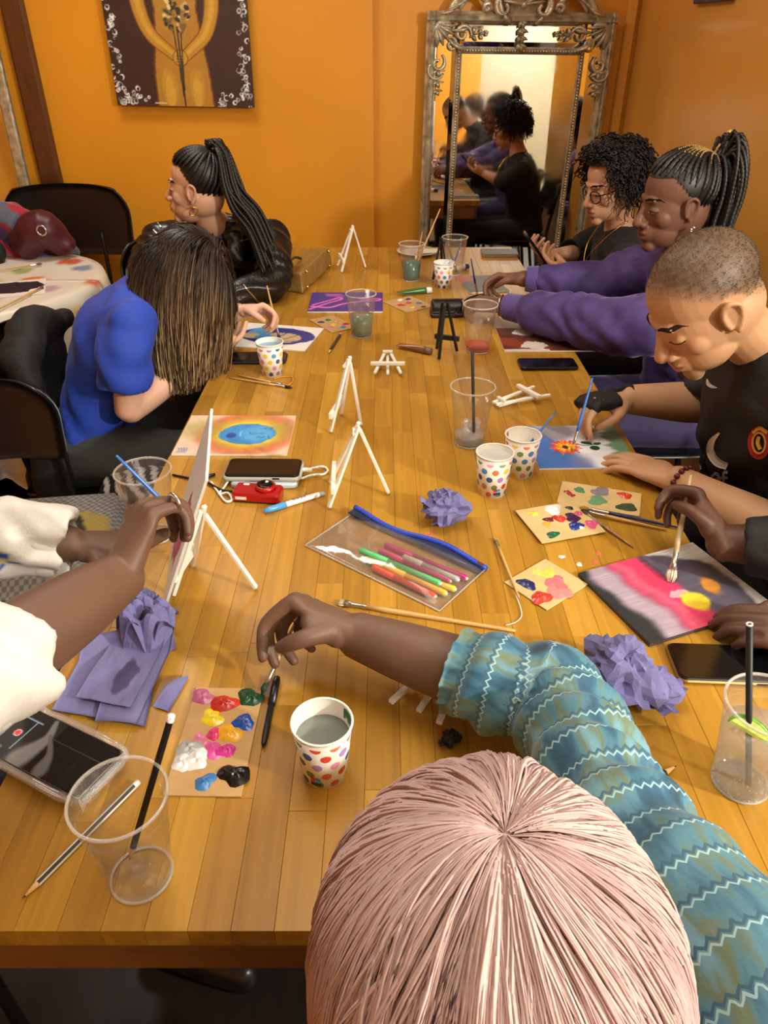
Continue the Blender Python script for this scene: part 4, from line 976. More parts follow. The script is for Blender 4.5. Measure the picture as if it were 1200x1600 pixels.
# ---- canvases and boards
M_paint = am('paint_on_board', 0.38, bump=0.12, bscale=600)
def board(name, label, c4, pt_fn, th=0.004, nx=124, ny=92, z=TZ, cat='painting', dz=0.0005, wh=None, edge=(236, 233, 224)):
    c, rz, w_, h_ = rect(c4, z + th)
    if wh: w_, h_ = wh
    p = Paint(w_, h_, nx, ny); pt_fn(p)
    o = solo(name, p.slab(th, 0.0003, edge), M_paint, label, cat, (c.x, c.y, z + dz), (0, 0, rz)); return o
def sunface(p):
    p.c[:] = np.array((226, 196, 168)) / 255
    d = np.hypot((p.u - 0.60) / 0.5, (p.v - 0.52) / 0.62) + 0.10 * (fb(p.u * 5, p.v * 5, 2) - 0.5)
    for r_, c_ in ((0.98, (204, 130, 96)), (0.86, (206, 116, 72)), (0.74, (196, 152, 62)), (0.60, (226, 198, 60)), (0.48, (238, 214, 40))):
        p.mix((1 - sstep(r_ - 0.14, r_ + 0.06, d)) * 0.9, c_)
    p.mix(0.55 * (1 - sstep(0.1, 0.34, np.hypot((p.u - 0.18) / 0.9, (p.v - 0.62) / 1.0))), (160, 150, 70))
    p.mix(0.5 * (1 - sstep(0.05, 0.22, np.hypot((p.u - 0.9) / 0.9, (p.v - 0.6) / 1.6))), (150, 150, 70))
    p.ell(0.60, 0.50, 0.255, 0.27, (60, 140, 205), wob=0.08, soft=0.05); p.ell(0.68, 0.52, 0.14, 0.19, (80, 164, 222), soft=0.3)
    p.poly([(0.36, 0.50), (0.44, 0.60), (0.44, 0.38)], (60, 140, 205))
    p.ell(0.455, 0.46, 0.045, 0.065, (36, 70, 160), soft=0.15)
    for s_ in (-1, 1): p.line([(0.70, 0.53 + s_ * 0.10), (0.74, 0.53 + s_ * 0.12), (0.76, 0.53 + s_ * 0.09)], 0.002, (30, 60, 130)); p.line([(0.79, 0.53 + s_ * 0.08), (0.81, 0.53 + s_ * 0.15)], 0.002, (30, 60, 130))
    p.line([(0.74, 0.52), (0.63, 0.50), (0.62, 0.55)], 0.002, (40, 80, 160)); p.line([(0.54, 0.45), (0.53, 0.52), (0.54, 0.58)], 0.004, (110, 190, 235))
    for k in range(4): p.line([(0.035 + 0.022 * k, 0.04), (0.05 + 0.022 * k, 0.10), (0.03 + 0.025 * k, 0.15)], 0.0025, (50, 120, 190))
    p.streak(0.07, 30, 12)
board('canvas_board', 'canvas of a blue face inside a yellow sun-like glow near the left edge', ((300, 649), (462, 650), (449, 710), (267, 710)), sunface)
def blueport(p):
    p.ell(0.52, 0.52, 0.47, 0.36, (30, 52, 140), wob=0.08, soft=0.03); p.ell(0.60, 0.45, 0.24, 0.22, (196, 172, 140), wob=0.1, soft=0.05)
    p.ell(0.28, 0.62, 0.14, 0.2, (90, 168, 226), wob=0.2); p.ell(0.22, 0.45, 0.14, 0.12, (196, 172, 140), wob=0.2); p.ell(0.38, 0.42, 0.1, 0.14, (70, 150, 215), wob=0.3)
    p.line([(0.42, 0.25), (0.56, 0.5), (0.62, 0.74)], 0.004, (24, 26, 50)); p.line([(0.55, 0.3), (0.68, 0.46), (0.76, 0.62)], 0.003, (24, 26, 50)); p.line([(0.70, 0.3), (0.80, 0.36)], 0.003, (24, 26, 50))
    p.streak(0.06)
board('canvas_board', 'canvas with a navy and tan portrait under the blue painter\'s brush', ((384, 504), (507, 513), (474, 550), (354, 537)), blueport)
def swirl(p):
    p.c[:] = np.array((44, 42, 132)) / 255; p.mix(0.5 * fb(p.u * 4, p.v * 3, 3), (60, 46, 150))
    pk = (214, 100, 190)
    p.line([(0.03, 0.12), (0.10, 0.22), (0.25, 0.42), (0.42, 0.62), (0.40, 0.72), (0.28, 0.58), (0.06, 0.34)], [0.014, 0.012, 0.010, 0.012, 0.014, 0.010, 0.012], pk)
    p.line([(0.05, 0.26), (0.28, 0.20), (0.46, 0.38), (0.70, 0.52), (0.94, 0.56), (0.93, 0.66), (0.70, 0.60)], [0.016, 0.012, 0.012, 0.010, 0.012, 0.010, 0.008], (222, 116, 200))
    p.line([(0.20, 0.90), (0.42, 0.88), (0.22, 0.84), (0.30, 0.80), (0.46, 0.80)], 0.008, (190, 90, 176)); p.streak(0.08)
board('canvas_board', 'indigo canvas with looping pink brush strokes', ((488, 457), (598, 457), (598, 487), (480, 487)), swirl)
def flower(p):
    p.c[:] = np.array((222, 222, 226)) / 255
    p.mix(1 - sstep(-0.05, 0.12, p.u - 0.10 - 0.42 * (1 - p.v) * (p.v < 1) + 0.06 * (fb(p.u * 4, p.v * 6, 4) - 0.5)), (66, 112, 184))
    p.mix(0.75 * (1 - sstep(0.10, 0.28, np.hypot((p.u - 0.36) * 1.0, (p.v - 0.86) * 0.8) + 0.1 * (fb(p.u * 6, p.v * 6, 5) - 0.5))), (104, 98, 112))
    p.mix(0.6 * (1 - sstep(0.05, 0.2, np.hypot((p.u - 0.46) * 1.2, (p.v - 0.14) * 0.9) + 0.1 * (fb(p.u * 6, p.v * 6, 7) - 0.5))), (130, 124, 150))
    p.mix(0.85 * sstep(0.80, 0.88, p.u + 0.2 * (fb(p.u * 3, p.v * 14, 6) - 0.5)) * (1 - sstep(0.9, 1.2, p.v)), (92, 138, 100))
    cx, cy = 0.36, 0.47
    for k in range(34):
        a = k * 2.399; L_ = 0.030 + 0.006 * math.sin(k * 5); c_ = [(208, 62, 36), (232, 110, 60), (222, 84, 40)][k % 3]
        p.line([(cx + 0.3 * L_ * math.cos(a) / p.w, cy + 0.3 * L_ * math.sin(a) / p.h), (cx + L_ * math.cos(a) / p.w, cy + L_ * math.sin(a) / p.h)], [0.009, 0.007, 0.002], c_, sub=2)
    for k in range(22):
        a = k * 2.399 + 0.3; L_ = 0.021
        p.line([(cx, cy), (cx + L_ * math.cos(a) / p.w, cy + L_ * math.sin(a) / p.h)], [0.007, 0.002], [(236, 196, 60), (240, 150, 50)][k % 2], sub=2)
    p.ell(cx, cy, 0.03, 0.045, (70, 52, 30), wob=0.3)
    p.line([(0.52, 0.52), (0.60, 0.50), (0.74, 0.56)], 0.003, (24, 62, 44)); p.ell(0.66, 0.44, 0.05, 0.055, (24, 66, 46), rot=-30); p.ell(0.60, 0.56, 0.06, 0.035, (24, 66, 46), rot=-20); p.ell(0.71, 0.54, 0.045, 0.03, (30, 78, 54), rot=20)
    p.streak(0.06)
board('canvas_board', 'canvas of an orange and yellow dahlia on blue and white', ((831, 669), (953, 662), (1000, 726), (829, 736)), flower, nx=165, ny=130)
def pinkgrey(p):
    p.c[:] = np.array((90, 84, 98)) / 255
    q = p.u + 0.10 * (p.v - 0.5) + 0.10 * (fb(p.u * 3, p.v * 7, 2) - 0.5)
    p.mix(1 - sstep(0.06, 0.16, q), (44, 46, 50)); 
    p.mix(sstep(0.05, 0.14, q) * (1 - sstep(0.22, 0.36, q)), (168, 152, 166)); p.mix(sstep(0.22, 0.36, q) * (1 - sstep(0.52, 0.60, q)), (214, 62, 100))
    p.mix(0.6 * sstep(0.30, 0.36, q) * (1 - sstep(0.38, 0.44, q)), (232, 110, 130))
    w_ = p.v + 0.8 * (p.u - 0.75) + 0.2 * (fb(p.u * 6, p.v * 6, 9) - 0.5)
    p.mix(sstep(0.86, 0.92, w_) * sstep(0.5, 0.62, q) * (p.v > 0.4), (226, 224, 222)); p.mix(sstep(0.90, 0.95, p.u + 0.12 * (fb(p.v * 7, p.u, 3) - 0.5)), (222, 220, 218))
    p.ell(0.50, 0.42, 0.075, 0.05, (232, 160, 170), wob=0.3)
    p.mix(0.9 * (1 - sstep(0.08, 0.12, np.hypot((p.u - 0.55) * 1.0, (p.v - 0.28) * 0.8) + 0.06 * (fb(p.u * 9, p.v * 9, 1) - 0.5))), (226, 206, 52))
    p.mix(0.9 * (1 - sstep(0.05, 0.08, np.hypot((p.u - 0.76) * 1.0, (p.v - 0.40) * 0.6) + 0.05 * (fb(p.u * 9, p.v * 9, 4) - 0.5))), (214, 138, 50))
    p.streak(0.10, 6, 60)
board('canvas_board', 'canvas with pink, grey and dark bands and patches of yellow and orange', ((901, 894), (1084, 849), (1207, 944), (1018, 1007)), pinkgrey, nx=140, ny=110, th=0.007, dz=0.0005, edge=(60, 58, 62))
def redbrown(p):
    p.c[:] = np.array((92, 46, 34)) / 255
    p.mix(sstep(0.4, 0.6, fb(p.u * 3, p.v * 3, 12)) * 0.8, (150, 62, 40)); p.ell(0.30, 0.80, 0.12, 0.16, (226, 222, 216), wob=0.4); p.ell(0.36, 0.22, 0.14, 0.18, (222, 210, 200), wob=0.5)
    p.ell(0.65, 0.55, 0.12, 0.1, (206, 96, 110), wob=0.4); p.mix(0.8 * sstep(0.72, 0.85, p.u) * (p.v < 0.5), (176, 58, 34)); p.mix(0.9 * (1 - sstep(0.02, 0.09, p.v - 0.03 + 0.05 * (fb(p.u * 6, p.v, 3)))) * (p.u < 0.5), (236, 232, 226)); p.streak(0.08)
board('canvas_board', 'canvas of rusty browns with white patches under the purple sleeve', ((775, 514), (910, 512), (926, 547), (789, 549)), redbrown)
def darkred(p):
    p.c[:] = np.array((44, 40, 44)) / 255; p.poly([(0, 0.5), (0.4, 1.0), (0, 1.0)], (170, 60, 44)); p.ell(0.2, 0.85, 0.25, 0.2, (170, 60, 44), wob=0.3); p.streak(0.1)
board('canvas_board', 'small dark card with a red corner by the purple painter\'s far hand', ((716, 432), (772, 430), (790, 452), (730, 460)), darkred, nx=60, ny=50)
# canvas upright on the easel, seen almost edge-on
cw, chh = 0.205, 0.25
pe = Paint(cw, chh, 90, 110, (226, 222, 216)); pe.ell(0.62, 0.40, 0.2, 0.24, (166, 60, 110), wob=0.5); pe.ell(0.45, 0.2, 0.2, 0.12, (176, 80, 124), wob=0.4)
A_ = Vector((-0.336, 0.87, 0.768)); B_ = Vector((-0.243, 0.87, 0.994)); D_ = Vector((-0.372, 1.07, 0.768))
uy = (B_ - A_).normalized(); ux = (A_ - D_); ux = (ux - uy * ux.dot(uy)).normalized(); uz = ux.cross(uy)
cn = thing('canvas_board', 'white canvas with magenta paint propped on the white easel, seen edge-on', 'painting', (0, 0, 0))
mat4 = Matrix((ux, uy, uz)).transposed().to_4x4()
cc_ = A_ + uy * chh / 2 - ux * cw / 2
cn.location = cc_; cn.rotation_euler = mat4.to_euler()
part('panel', pe.slab(0.004, 0.0003), M_paint, cn)

# ---- card palettes with dabs of paint
def dab(parent, x, y, r_, col, z, seed, h=0.0035, asp=1.0, rot=0.0):
    rd = random.Random(seed); n, k = 18, 5; v = [(0, 0, h)]; ph_ = [rd.uniform(0, 6.28) for _ in range(4)]
    for i in range(1, k + 1):
        t = i / k
        for j in range(n):
            a = 2 * math.pi * j / n
            q = r_ * t * (1 + 0.16 * math.sin(2 * a + ph_[0]) + 0.13 * math.sin(3 * a + ph_[1]) + 0.08 * math.sin(5 * a + ph_[2]))
            zz = h * (1 - t ** 2.2) * (1 + 0.45 * math.sin(4 * q / r_ + 3 * a + ph_[3])) + 0.0002
            v.append((q * math.cos(a), q * math.sin(a) * asp, max(zz, 0.0002 if i < k else -0.0002)))
    f = [(0, 1 + j, 1 + (j + 1) % n) for j in range(n)]
    for i in range(k - 1): f += [(1 + i * n + j, 1 + (i + 1) * n + j, 1 + (i + 1) * n + (j + 1) % n, 1 + i * n + (j + 1) % n) for j in range(n)]
    mb = MB().add(v, f, True)
    return part('paint_dab', mb, pm('paint_%d_%d_%d' % col, col, 0.22, var=0.12, scale=120), parent, loc=(x, y, z), rot=(0, 0, rot))
def palette(label, c4, dabs, th=0.0025, dz=0.0004, z=TZ, base=None):
    c, rz, w_, h_ = rect(c4, z + th)
    t = thing('card_palette', label, 'palette', (c.x, c.y, z + dz), (0, 0, rz), 'cardboard paint palettes')
    part('card', MB().box((w_, h_, th), (0, 0, th / 2), ch=0.0005), base or M_card, t)
    for i, (u, v, r_, col, h) in enumerate(dabs):
        dab(t, (u - 0.5) * w_, (v - 0.5) * h_, r_, col, th, i * 7 + int(c.x * 1000), h, asp=0.85 + 0.3 * ((i * 37) % 10) / 10, rot=i)
    return t
palette('tall card palette crowded with paint dabs beside the grey water cup', ((300, 1073), (415, 1077), (373, 1245), (262, 1242)),
    [(0.14, 0.90, 0.016, (176, 92, 130), .003), (0.47, 0.83, 0.017, (190, 48, 32), .005), (0.83, 0.90, 0.017, (22, 66, 40), .004), (0.36, 0.69, 0.016, (232, 208, 40), .004), (0.80, 0.66, 0.012, (34, 72, 160), .004), (0.86, 0.62, 0.010, (40, 90, 170), .002),
     (0.66, 0.54, 0.016, (234, 172, 36), .004), (0.44, 0.53, 0.009, (220, 60, 120), .004), (0.16, 0.40, 0.014, (160, 162, 160), .003), (0.30, 0.30, 0.017, (226, 222, 220), .003), (0.66, 0.38, 0.013, (208, 60, 150), .005), (0.52, 0.38, 0.013, (214, 84, 156), .002), (0.12, 0.27, 0.013, (220, 218, 216), .003), (0.50, 0.11, 0.013, (60, 120, 180), .003), (0.86, 0.17, 0.017, (14, 14, 15), .006), (0.28, 0.48, 0.010, (210, 120, 150), .001)])
M_card2 = pm('yellowed_card', (206, 178, 122), 0.8, var=0.1, scale=25)
palette('card palette with green, grey and red dabs under another palette', ((880, 751), (1003, 772), (999, 804), (868, 787)),
    [(0.24, 0.70, 0.012, (82, 136, 96), .002), (0.50, 0.78, 0.017, (136, 126, 138), .003), (0.80, 0.78, 0.013, (204, 64, 40), .004), (0.15, 0.42, 0.008, (168, 40, 44), .002), (0.48, 0.36, 0.017, (106, 156, 122), .002), (0.84, 0.28, 0.017, (58, 78, 56), .003), (0.10, 0.52, 0.007, (160, 44, 46), .002)], base=M_card2)
palette('card palette of white, red, purple and pink dabs in front of its neighbour', ((805, 801), (902, 782), (941, 832), (848, 852)),
    [(0.22, 0.82, 0.010, (226, 208, 80), .002), (0.55, 0.84, 0.017, (230, 228, 226), .004), (0.80, 0.80, 0.007, (18, 18, 22), .002), (0.52, 0.55, 0.012, (206, 58, 36), .005), (0.72, 0.52, 0.014, (62, 34, 74), .003), (0.36, 0.58, 0.009, (110, 30, 50), .002), (0.84, 0.60, 0.009, (208, 80, 130), .003), (0.66, 0.28, 0.013, (30, 52, 130), .004), (0.90, 0.26, 0.013, (214, 90, 130), .003), (0.28, 0.46, 0.009, (222, 172, 66), .001), (0.24, 0.16, 0.012, (26, 98, 60), .003), (0.70, 0.22, 0.006, (230, 232, 238), .002)], dz=0.0034, base=M_card2)
palette('card palette smeared pink with navy and red dabs near the pencil case', ((852, 871), (917, 914), (855, 953), (789, 911)),
    [(0.30, 0.24, 0.0155, (34, 40, 92), .003), (0.72, 0.16, 0.016, (206, 62, 48), .004), (0.62, 0.62, 0.020, (216, 120, 122), .001), (0.82, 0.48, 0.020, (220, 140, 136), .001), (0.34, 0.72, 0.014, (222, 202, 96), .001), (0.16, 0.60, 0.010, (220, 200, 110), .001)], base=M_card2)
palette('card palette by the black roll at the far end', ((598, 471), (645, 462), (672, 478), (637, 489)),
    [(0.25, 0.5, 0.014, (186, 60, 44), .003), (0.55, 0.55, 0.012, (206, 90, 80), .003), (0.75, 0.8, 0.010, (40, 60, 120), .003), (0.5, 0.85, 0.010, (230, 226, 220), .003), (0.8, 0.4, 0.012, (90, 120, 170), .002), (0.4, 0.2, 0.010, (222, 190, 90), .002), (0.7, 0.1, 0.010, (60, 90, 60), .002)])
palette('small card palette between the portrait canvas and the grey-green cup', ((486, 500), (523, 491), (553, 512), (517, 520)),
    [(0.2, 0.7, 0.011, (50, 70, 130), .003), (0.55, 0.75, 0.010, (60, 120, 80), .003), (0.45, 0.4, 0.011, (222, 200, 60), .003), (0.75, 0.6, 0.009, (226, 140, 110), .003), (0.85, 0.3, 0.010, (190, 50, 44), .003), (0.25, 0.3, 0.009, (206, 110, 150), .003), (0.6, 0.15, 0.010, (70, 130, 190), .003)])
# paint spots on the wood between the palettes
for i, (x, y, c_) in enumerate(((878, 870, (226, 222, 214)), (905, 882, (220, 218, 212)), (935, 865, (206, 110, 80)), (930, 878, (206, 110, 80)), (668, 836, (206, 110, 90)), (676, 832, (206, 110, 90)))):
    o = dab(None, 0, 0, 0.0055, c_, 0, 90 + i, 0.0006); o.name = 'paint_splash'; o.location = P(x, y, TZ + 0.0002); o.rotation_euler = (0, 0, i)
    tag(o, 'dried %s paint spot on the wood %s' % (('white', 'white', 'red', 'red', 'pinkish', 'pinkish')[i], ('above the pink palette, left of its twin', 'above the pink palette, right of its twin', 'farther one above the striped canvas', 'nearer one above the striped canvas', 'left one under the purple paper ball', 'right one under the purple paper ball')[i]), 'paint spot')

# ---- phones and gadgets
def phone(label, loc, rz, L_=0.158, W_=0.076, th=0.0085, case=None, tilt=(0, 0), screen=None, caseth=0.0015, clearcase=False, rings=True):
    t = thing('smartphone', label, 'phone', loc, (tilt[0], tilt[1], rz), 'phones on the table')
    bm = pm('phone_edge', (34, 33, 34), 0.3, metal=0.6)
    pb_ = part('body', MB().rbox(L_, W_, th, 0.011, (0, 0, th / 2 + caseth)), bm, t)
    part('screen', MB().rbox(L_ - 0.006, W_ - 0.006, 0.0006, 0.009, (0, 0, th + caseth + 0.0003), e=0.0002), screen or M_gloss, pb_)
    if case is not None:
        part('case', MB().rbox(L_ + 2 * caseth + 0.001, W_ + 2 * caseth + 0.001, th, 0.0125, (0, 0, th / 2), e=0.003), case, t)
    part('side_button', MB().box((0.014, 0.001, 0.003), (L_ * 0.2, -W_ / 2 - (0.0005 if case is None else caseth + 0.0005), th / 2 + caseth)), bm, pb_)
    return t
phone('long black phone lying by the rusty canvas', P(855, 572), R(1), 0.158, 0.072)
phone('black phone lying flat at the right edge behind the fizzy drink', P(1138, 1042), R(-3), 0.160, 0.074, case=pm('gold_case', (150, 120, 70), 0.3, metal=0.7))
phone('black phone behind the blue painter\'s spotted cup', P(404, 562), R(0), 0.155, 0.072, case=pm('dark_case', (24, 26, 32), 0.6))
pb = thing('power_bank', 'pale blue power bank under the cased phone', 'power bank', P(416, 752), (0, 0, R(-1)))
part('shell', MB().rbox(0.134, 0.062, 0.012, 0.009, (0, 0, 0.006), e=0.003), pm('pale_blue_plastic', (196, 210, 222), 0.4), pb)
part('socket', MB().box((0.0015, 0.009, 0.004), (0.0672, 0.01, 0.006)), M_black, pb)
phone('black phone in a pale green case stacked on the power bank', P(413, 738, TZ + 0.012), R(-1), 0.150, 0.072, th=0.0095, case=pm('sage_case', (170, 172, 158), 0.5), caseth=0.0035)
# phone in a clear case at the left edge, camera app on screen
psn = Paint(0.156, 0.074, 120, 60, (20, 20, 22)); psn.mix(sstep(0.35, 0.5, psn.u) * 0 + (psn.u < 0.42) * 0.6, (52, 52, 54))
psn.line([(0.30, 0.95), (0.36, 0.6), (0.30, 0.1)], [0.006, 0.012, 0.03], (120, 120, 120)); psn.line([(0.36, 0.7), (0.50, 0.4), (0.55, 0.1)], [0.004, 0.008, 0.02], (96, 96, 98))
psn.ell(0.10, 0.5, 0.034, 0.072, (226, 196, 196), soft=0.08); psn.ell(0.10, 0.5, 0.026, 0.055, (214, 60, 70), soft=0.08); psn.line([(0.03, 0.82), (0.22, 0.82)], 0.0015, (150, 170, 200)); psn.line([(0.17, 0.2), (0.17, 0.8)], 0.001, (150, 170, 200)); psn.ell(0.08, 0.15, 0.02, 0.04, (130, 140, 160), soft=0.1); psn.ell(0.08, 0.15, 0.012, 0.025, (20, 20, 22), soft=0.1)
for k in (0.55, 0.75): psn.line([(k, 0), (k, 1)], 0.0006, (60, 60, 62))
for k in (0.33, 0.66): psn.line([(0.42, k), (1, k)], 0.0006, (60, 60, 62))
c_, rz_, w_, h_ = rect(((62, 1107), (190, 1170), (102, 1252), (-12, 1182)), TZ + 0.02)
t = phone('phone in a clear wavy case showing a camera screen at the left edge', Vector((c_.x, c_.y, TZ + 0.012)), rz_, 0.160, 0.078, th=0.009)
pb_ = t.children[0]
for ch in list(pb_.children):
    if ch.name.startswith('screen'): bpy.data.objects.remove(ch)
part('screen', psn.slab(0.0006, 0.0), am('lit_screen', 0.1), pb_, loc=(0, 0, 0.0105))
wv = MB()
for q in range(2):
    pts = []
    for k in range(97):
        a = 2 * math.pi * k / 96; x = 0.083 * (abs(math.cos(a)) ** 0.25) * (1 if math.cos(a) >= 0 else -1); y = 0.0425 * (abs(math.sin(a)) ** 0.25) * (1 if math.sin(a) >= 0 else -1)
        s_ = 1 + 0.02 * math.sin(k * 1.05 + q); pts.append((x * s_, y * s_, 0.004 + 0.006 * q + 0.0012 * math.sin(k * 0.9)))
    wv.tube(pts, 0.0042, n=8, closed=True, cap=False)
part('clear_case', wv, clear_mat('clear_case', lo=0.08, hi=0.7, frost=0.12), t)
part('card_behind', MB().rbox(0.15, 0.07, 0.009, 0.01, (0, 0, -0.005)), M_black, t)
# red compact camera lying on its back
cm = thing('compact_camera', 'shiny red compact camera beside the cased phone', 'camera', P(404, 778), (0, 0, R(-7)))
M_red = pm('red_metal', (186, 26, 32), 0.25, metal=0.5, var=0.08, coat=0.4)
part('body', MB().rbox(0.094, 0.046, 0.019, 0.008, (0, 0, 0.0115), e=0.003), M_red, cm)
part('back_panel', MB().rbox(0.09, 0.043, 0.004, 0.006, (0, 0, 0.002)), M_black, cm)
lr_ = part('lens_ring', MB().lathe([(0.0, 0.021), (0.021, 0.021), (0.0205, 0.026), (0.017, 0.0285), (0.0155, 0.0285), (0, 0.0285)], 30), M_red, cm, loc=(0.014, 0.006, 0))
part('lens', MB().lathe([(0.0155, 0.028), (0.0150, 0.0305), (0.0115, 0.0305), (0.008, 0.029), (0, 0.0292)], 28), M_gloss, lr_)
part('flash', MB().rbox(0.012, 0.006, 0.001, 0.002, (-0.026, 0.014, 0.0213), e=0.0003), M_white, cm)
part('label_plate', MB().rbox(0.022, 0.0085, 0.0008, 0.001, (-0.028, -0.0232, 0.0115), m=None), M_white, cm) if False else part('label_plate', MB().box((0.022, 0.0008, 0.006), (-0.028, -0.0232, 0.0115)), M_white, cm)
part('shutter_button', MB().lathe([(0, 0), (0.005, 0), (0.005, 0.002), (0, 0.002)], 16, m=Matrix.Translation((-0.03, 0.023, 0.0115)) @ Matrix.Rotation(R(-90), 4, 'X')), M_steel, cm)
# cables
cb = MB(); pts = [P(270, 742, TZ + 0.004), P(300, 748, TZ + 0.004), P(322, 753, TZ + 0.005), P(345, 765, TZ + 0.006), P(362, 768, TZ + 0.008)]
cb.tube([tuple(q) for q in pts], 0.0026, n=7, sub=6); cb.tube([tuple(P(x, y, TZ + 0.005)) for x, y in ((296, 752), (322, 745), (336, 741))], [0.003, 0.0045, 0.003], n=7, sub=4)
tag(solo('charging_cable', cb, M_black, 'black cable running from the table edge behind the canvas to the camera', 'cable'))
cb = MB(); cb.tube([tuple(P(x, y, TZ + z)) for x, y, z in ((329, 752, .004), (340, 768, .004), (352, 783, .004), (362, 781, .004), (356, 770, .007), (342, 772, .004), (350, 762, .006), (357, 750, .010))], 0.0024, n=7, sub=6)
solo('charging_cable', cb, M_white, 'white cable coiled between the canvas and the camera', 'cable')
cb = MB(); cb.tube([tuple(P(x, y, TZ + z)) for x, y, z in ((476, 735, .016), (490, 731, .014), (505, 729, .006), (512, 735, .004), (505, 741, .004), (488, 742, .008), (470, 748, .007))], 0.0024, n=7, sub=6)
cb.box((0.02, 0.009, 0.006), tuple(P(480, 734, TZ + 0.017)), ch=0.001)
solo('charging_cable', cb, M_white, 'short white cable looping from the cased phone to the power bank', 'cable')
tb = thing('tablet_slab', 'thin silver-edged tablet lying by the phone-holding hands', 'tablet', P(780, 398), (0, 0, R(-1)))
part('body', MB().rbox(0.15, 0.10, 0.012, 0.008, (0, 0, 0.006)), M_steel, tb); part('cover', MB().rbox(0.146, 0.096, 0.0015, 0.007, (0, 0, 0.0128), e=0.0004), pm('grey_cover', (70, 70, 74), 0.45), tb)

# ---- clear pencil case with felt pens
c4 = ((554, 800), (760, 884), (689, 950), (473, 848)); c_, rz_, w_, h_ = rect(c4, TZ + 0.008)
pcase = thing('pencil_case', 'clear plastic pencil case with a blue zip in mid table', 'pencil case', (c_.x, c_.y, TZ), (0, 0, rz_))
M_vinyl = clear_mat('clear_vinyl', tint=(0.97, 0.96, 0.94), lo=0.04, hi=0.5, rough=0.1, frost=0.03)
u, v = np.meshgrid(np.linspace(-0.5, 0.5, 40), np.linspace(-0.5, 0.5, 24))
bul = (1 - (2 * u) ** 4) * (1 - (2 * v) ** 4)
crk = 0.004 * (fb(u * 9 + 20, v * 7 + 9, 5) - 0.5)
part('top_sheet', MB().slab(np.dstack([u * w_, v * h_, 0.004 + 0.016 * bul * (0.55 + 0.6 * sstep(-0.3, 0.3, u)) + crk * bul])[::-1], 0.0005), M_vinyl, pcase)
part('bottom_sheet', MB().slab(np.dstack([u * w_, v * h_, 0.0012 + 0 * u])[::-1], 0.0005), M_vinyl, pcase)
zt_ = part('zip_tape', MB().slab(np.dstack([u * w_ * 1.005, h_ * 0.44 + v * h_ * 0.14, 0.008 + 0.004 * np.sin(u * 9) - 0.0 * v])[::-1], 0.002), pm('dark_blue_tape', (24, 30, 66), 0.6, var=0.2), pcase)
zx = np.linspace(-0.5, 0.5, 30)
part('zip_piping', MB().tube([(x * w_ * 1.01, h_ * 0.515 + 0.004 * math.sin(x * 7), 0.009 + 0.004 * math.sin(x * 9)) for x in zx], 0.0052, n=8), pm('blue_piping', (38, 72, 190), 0.35), zt_)
part('seam', MB().tube([(-w_ / 2, h_ / 2, 0.004), (-w_ / 2, -h_ / 2, 0.003), (w_ / 2, -h_ / 2, 0.003), (w_ / 2, h_ / 2, 0.004)], 0.0016, n=6), M_rim, pcase)
part('zip_pull', MB().box((0.012, 0.005, 0.002), (w_ / 2 - 0.008, h_ * 0.47, 0.014)), M_steel, zt_)
def felt_build(col, name, capf=0.35):
    def b(t, L_):
        rot = Matrix.Rotation(R(90), 4, 'Y'); m = pm('felt_' + name, col, 0.3, var=0.04)
        part('barrel', MB().lathe([(0, 0.0), (0.0048, 0.0), (0.0055, 0.004), (0.0055, L_ * (1 - capf)), (0, L_ * (1 - capf))], 14, m=rot), m, t)
        part('cap', MB().lathe([(0.0055, L_ * (1 - capf) - 0.001), (0.0063, L_ * (1 - capf)), (0.006, L_ - 0.002), (0.0045, L_), (0, L_)], 14, m=rot), m, t)
        part('end_plug', MB().lathe([(0, -0.002), (0.0024, -0.002), (0.003, 0.001)], 10, m=rot), M_white, t)
    return b
for nm, col, x0, y0, x1, y1, z in (('green', (92, 196, 120), 563, 860, 688, 912, .014), ('yellow', (240, 200, 50), 572, 874, 711, 921, .0075), ('red', (226, 80, 44), 582, 886, 680, 932, .0075), ('amber', (244, 190, 60), 600, 884, 697, 928, .0075), ('magenta', (176, 36, 110), 602, 852, 729, 904, .0075), ('plum', (190, 50, 120), 592, 860, 704, 908, .0075), ('grey', (170, 166, 158), 630, 870, 716, 906, .012)):
    stick_thing('felt_tip_pen', {'green': 'green felt-tip pen lying on top inside the clear case', 'yellow': 'long yellow felt-tip pen inside the clear case', 'red': 'orange-red felt-tip pen nearest the edge inside the clear case', 'amber': 'amber felt-tip pen between yellow and red inside the clear case', 'magenta': 'magenta felt-tip pen nearest the zip inside the clear case', 'plum': 'pinkish plum felt-tip pen beside the green one inside the clear case', 'grey': 'pale grey pen between the pink pens inside the clear case'}[nm], 'pen', P(x1, y1, TZ + z), P(x0, y0, TZ + z), felt_build(col, nm), 'felt pens in the clear case')

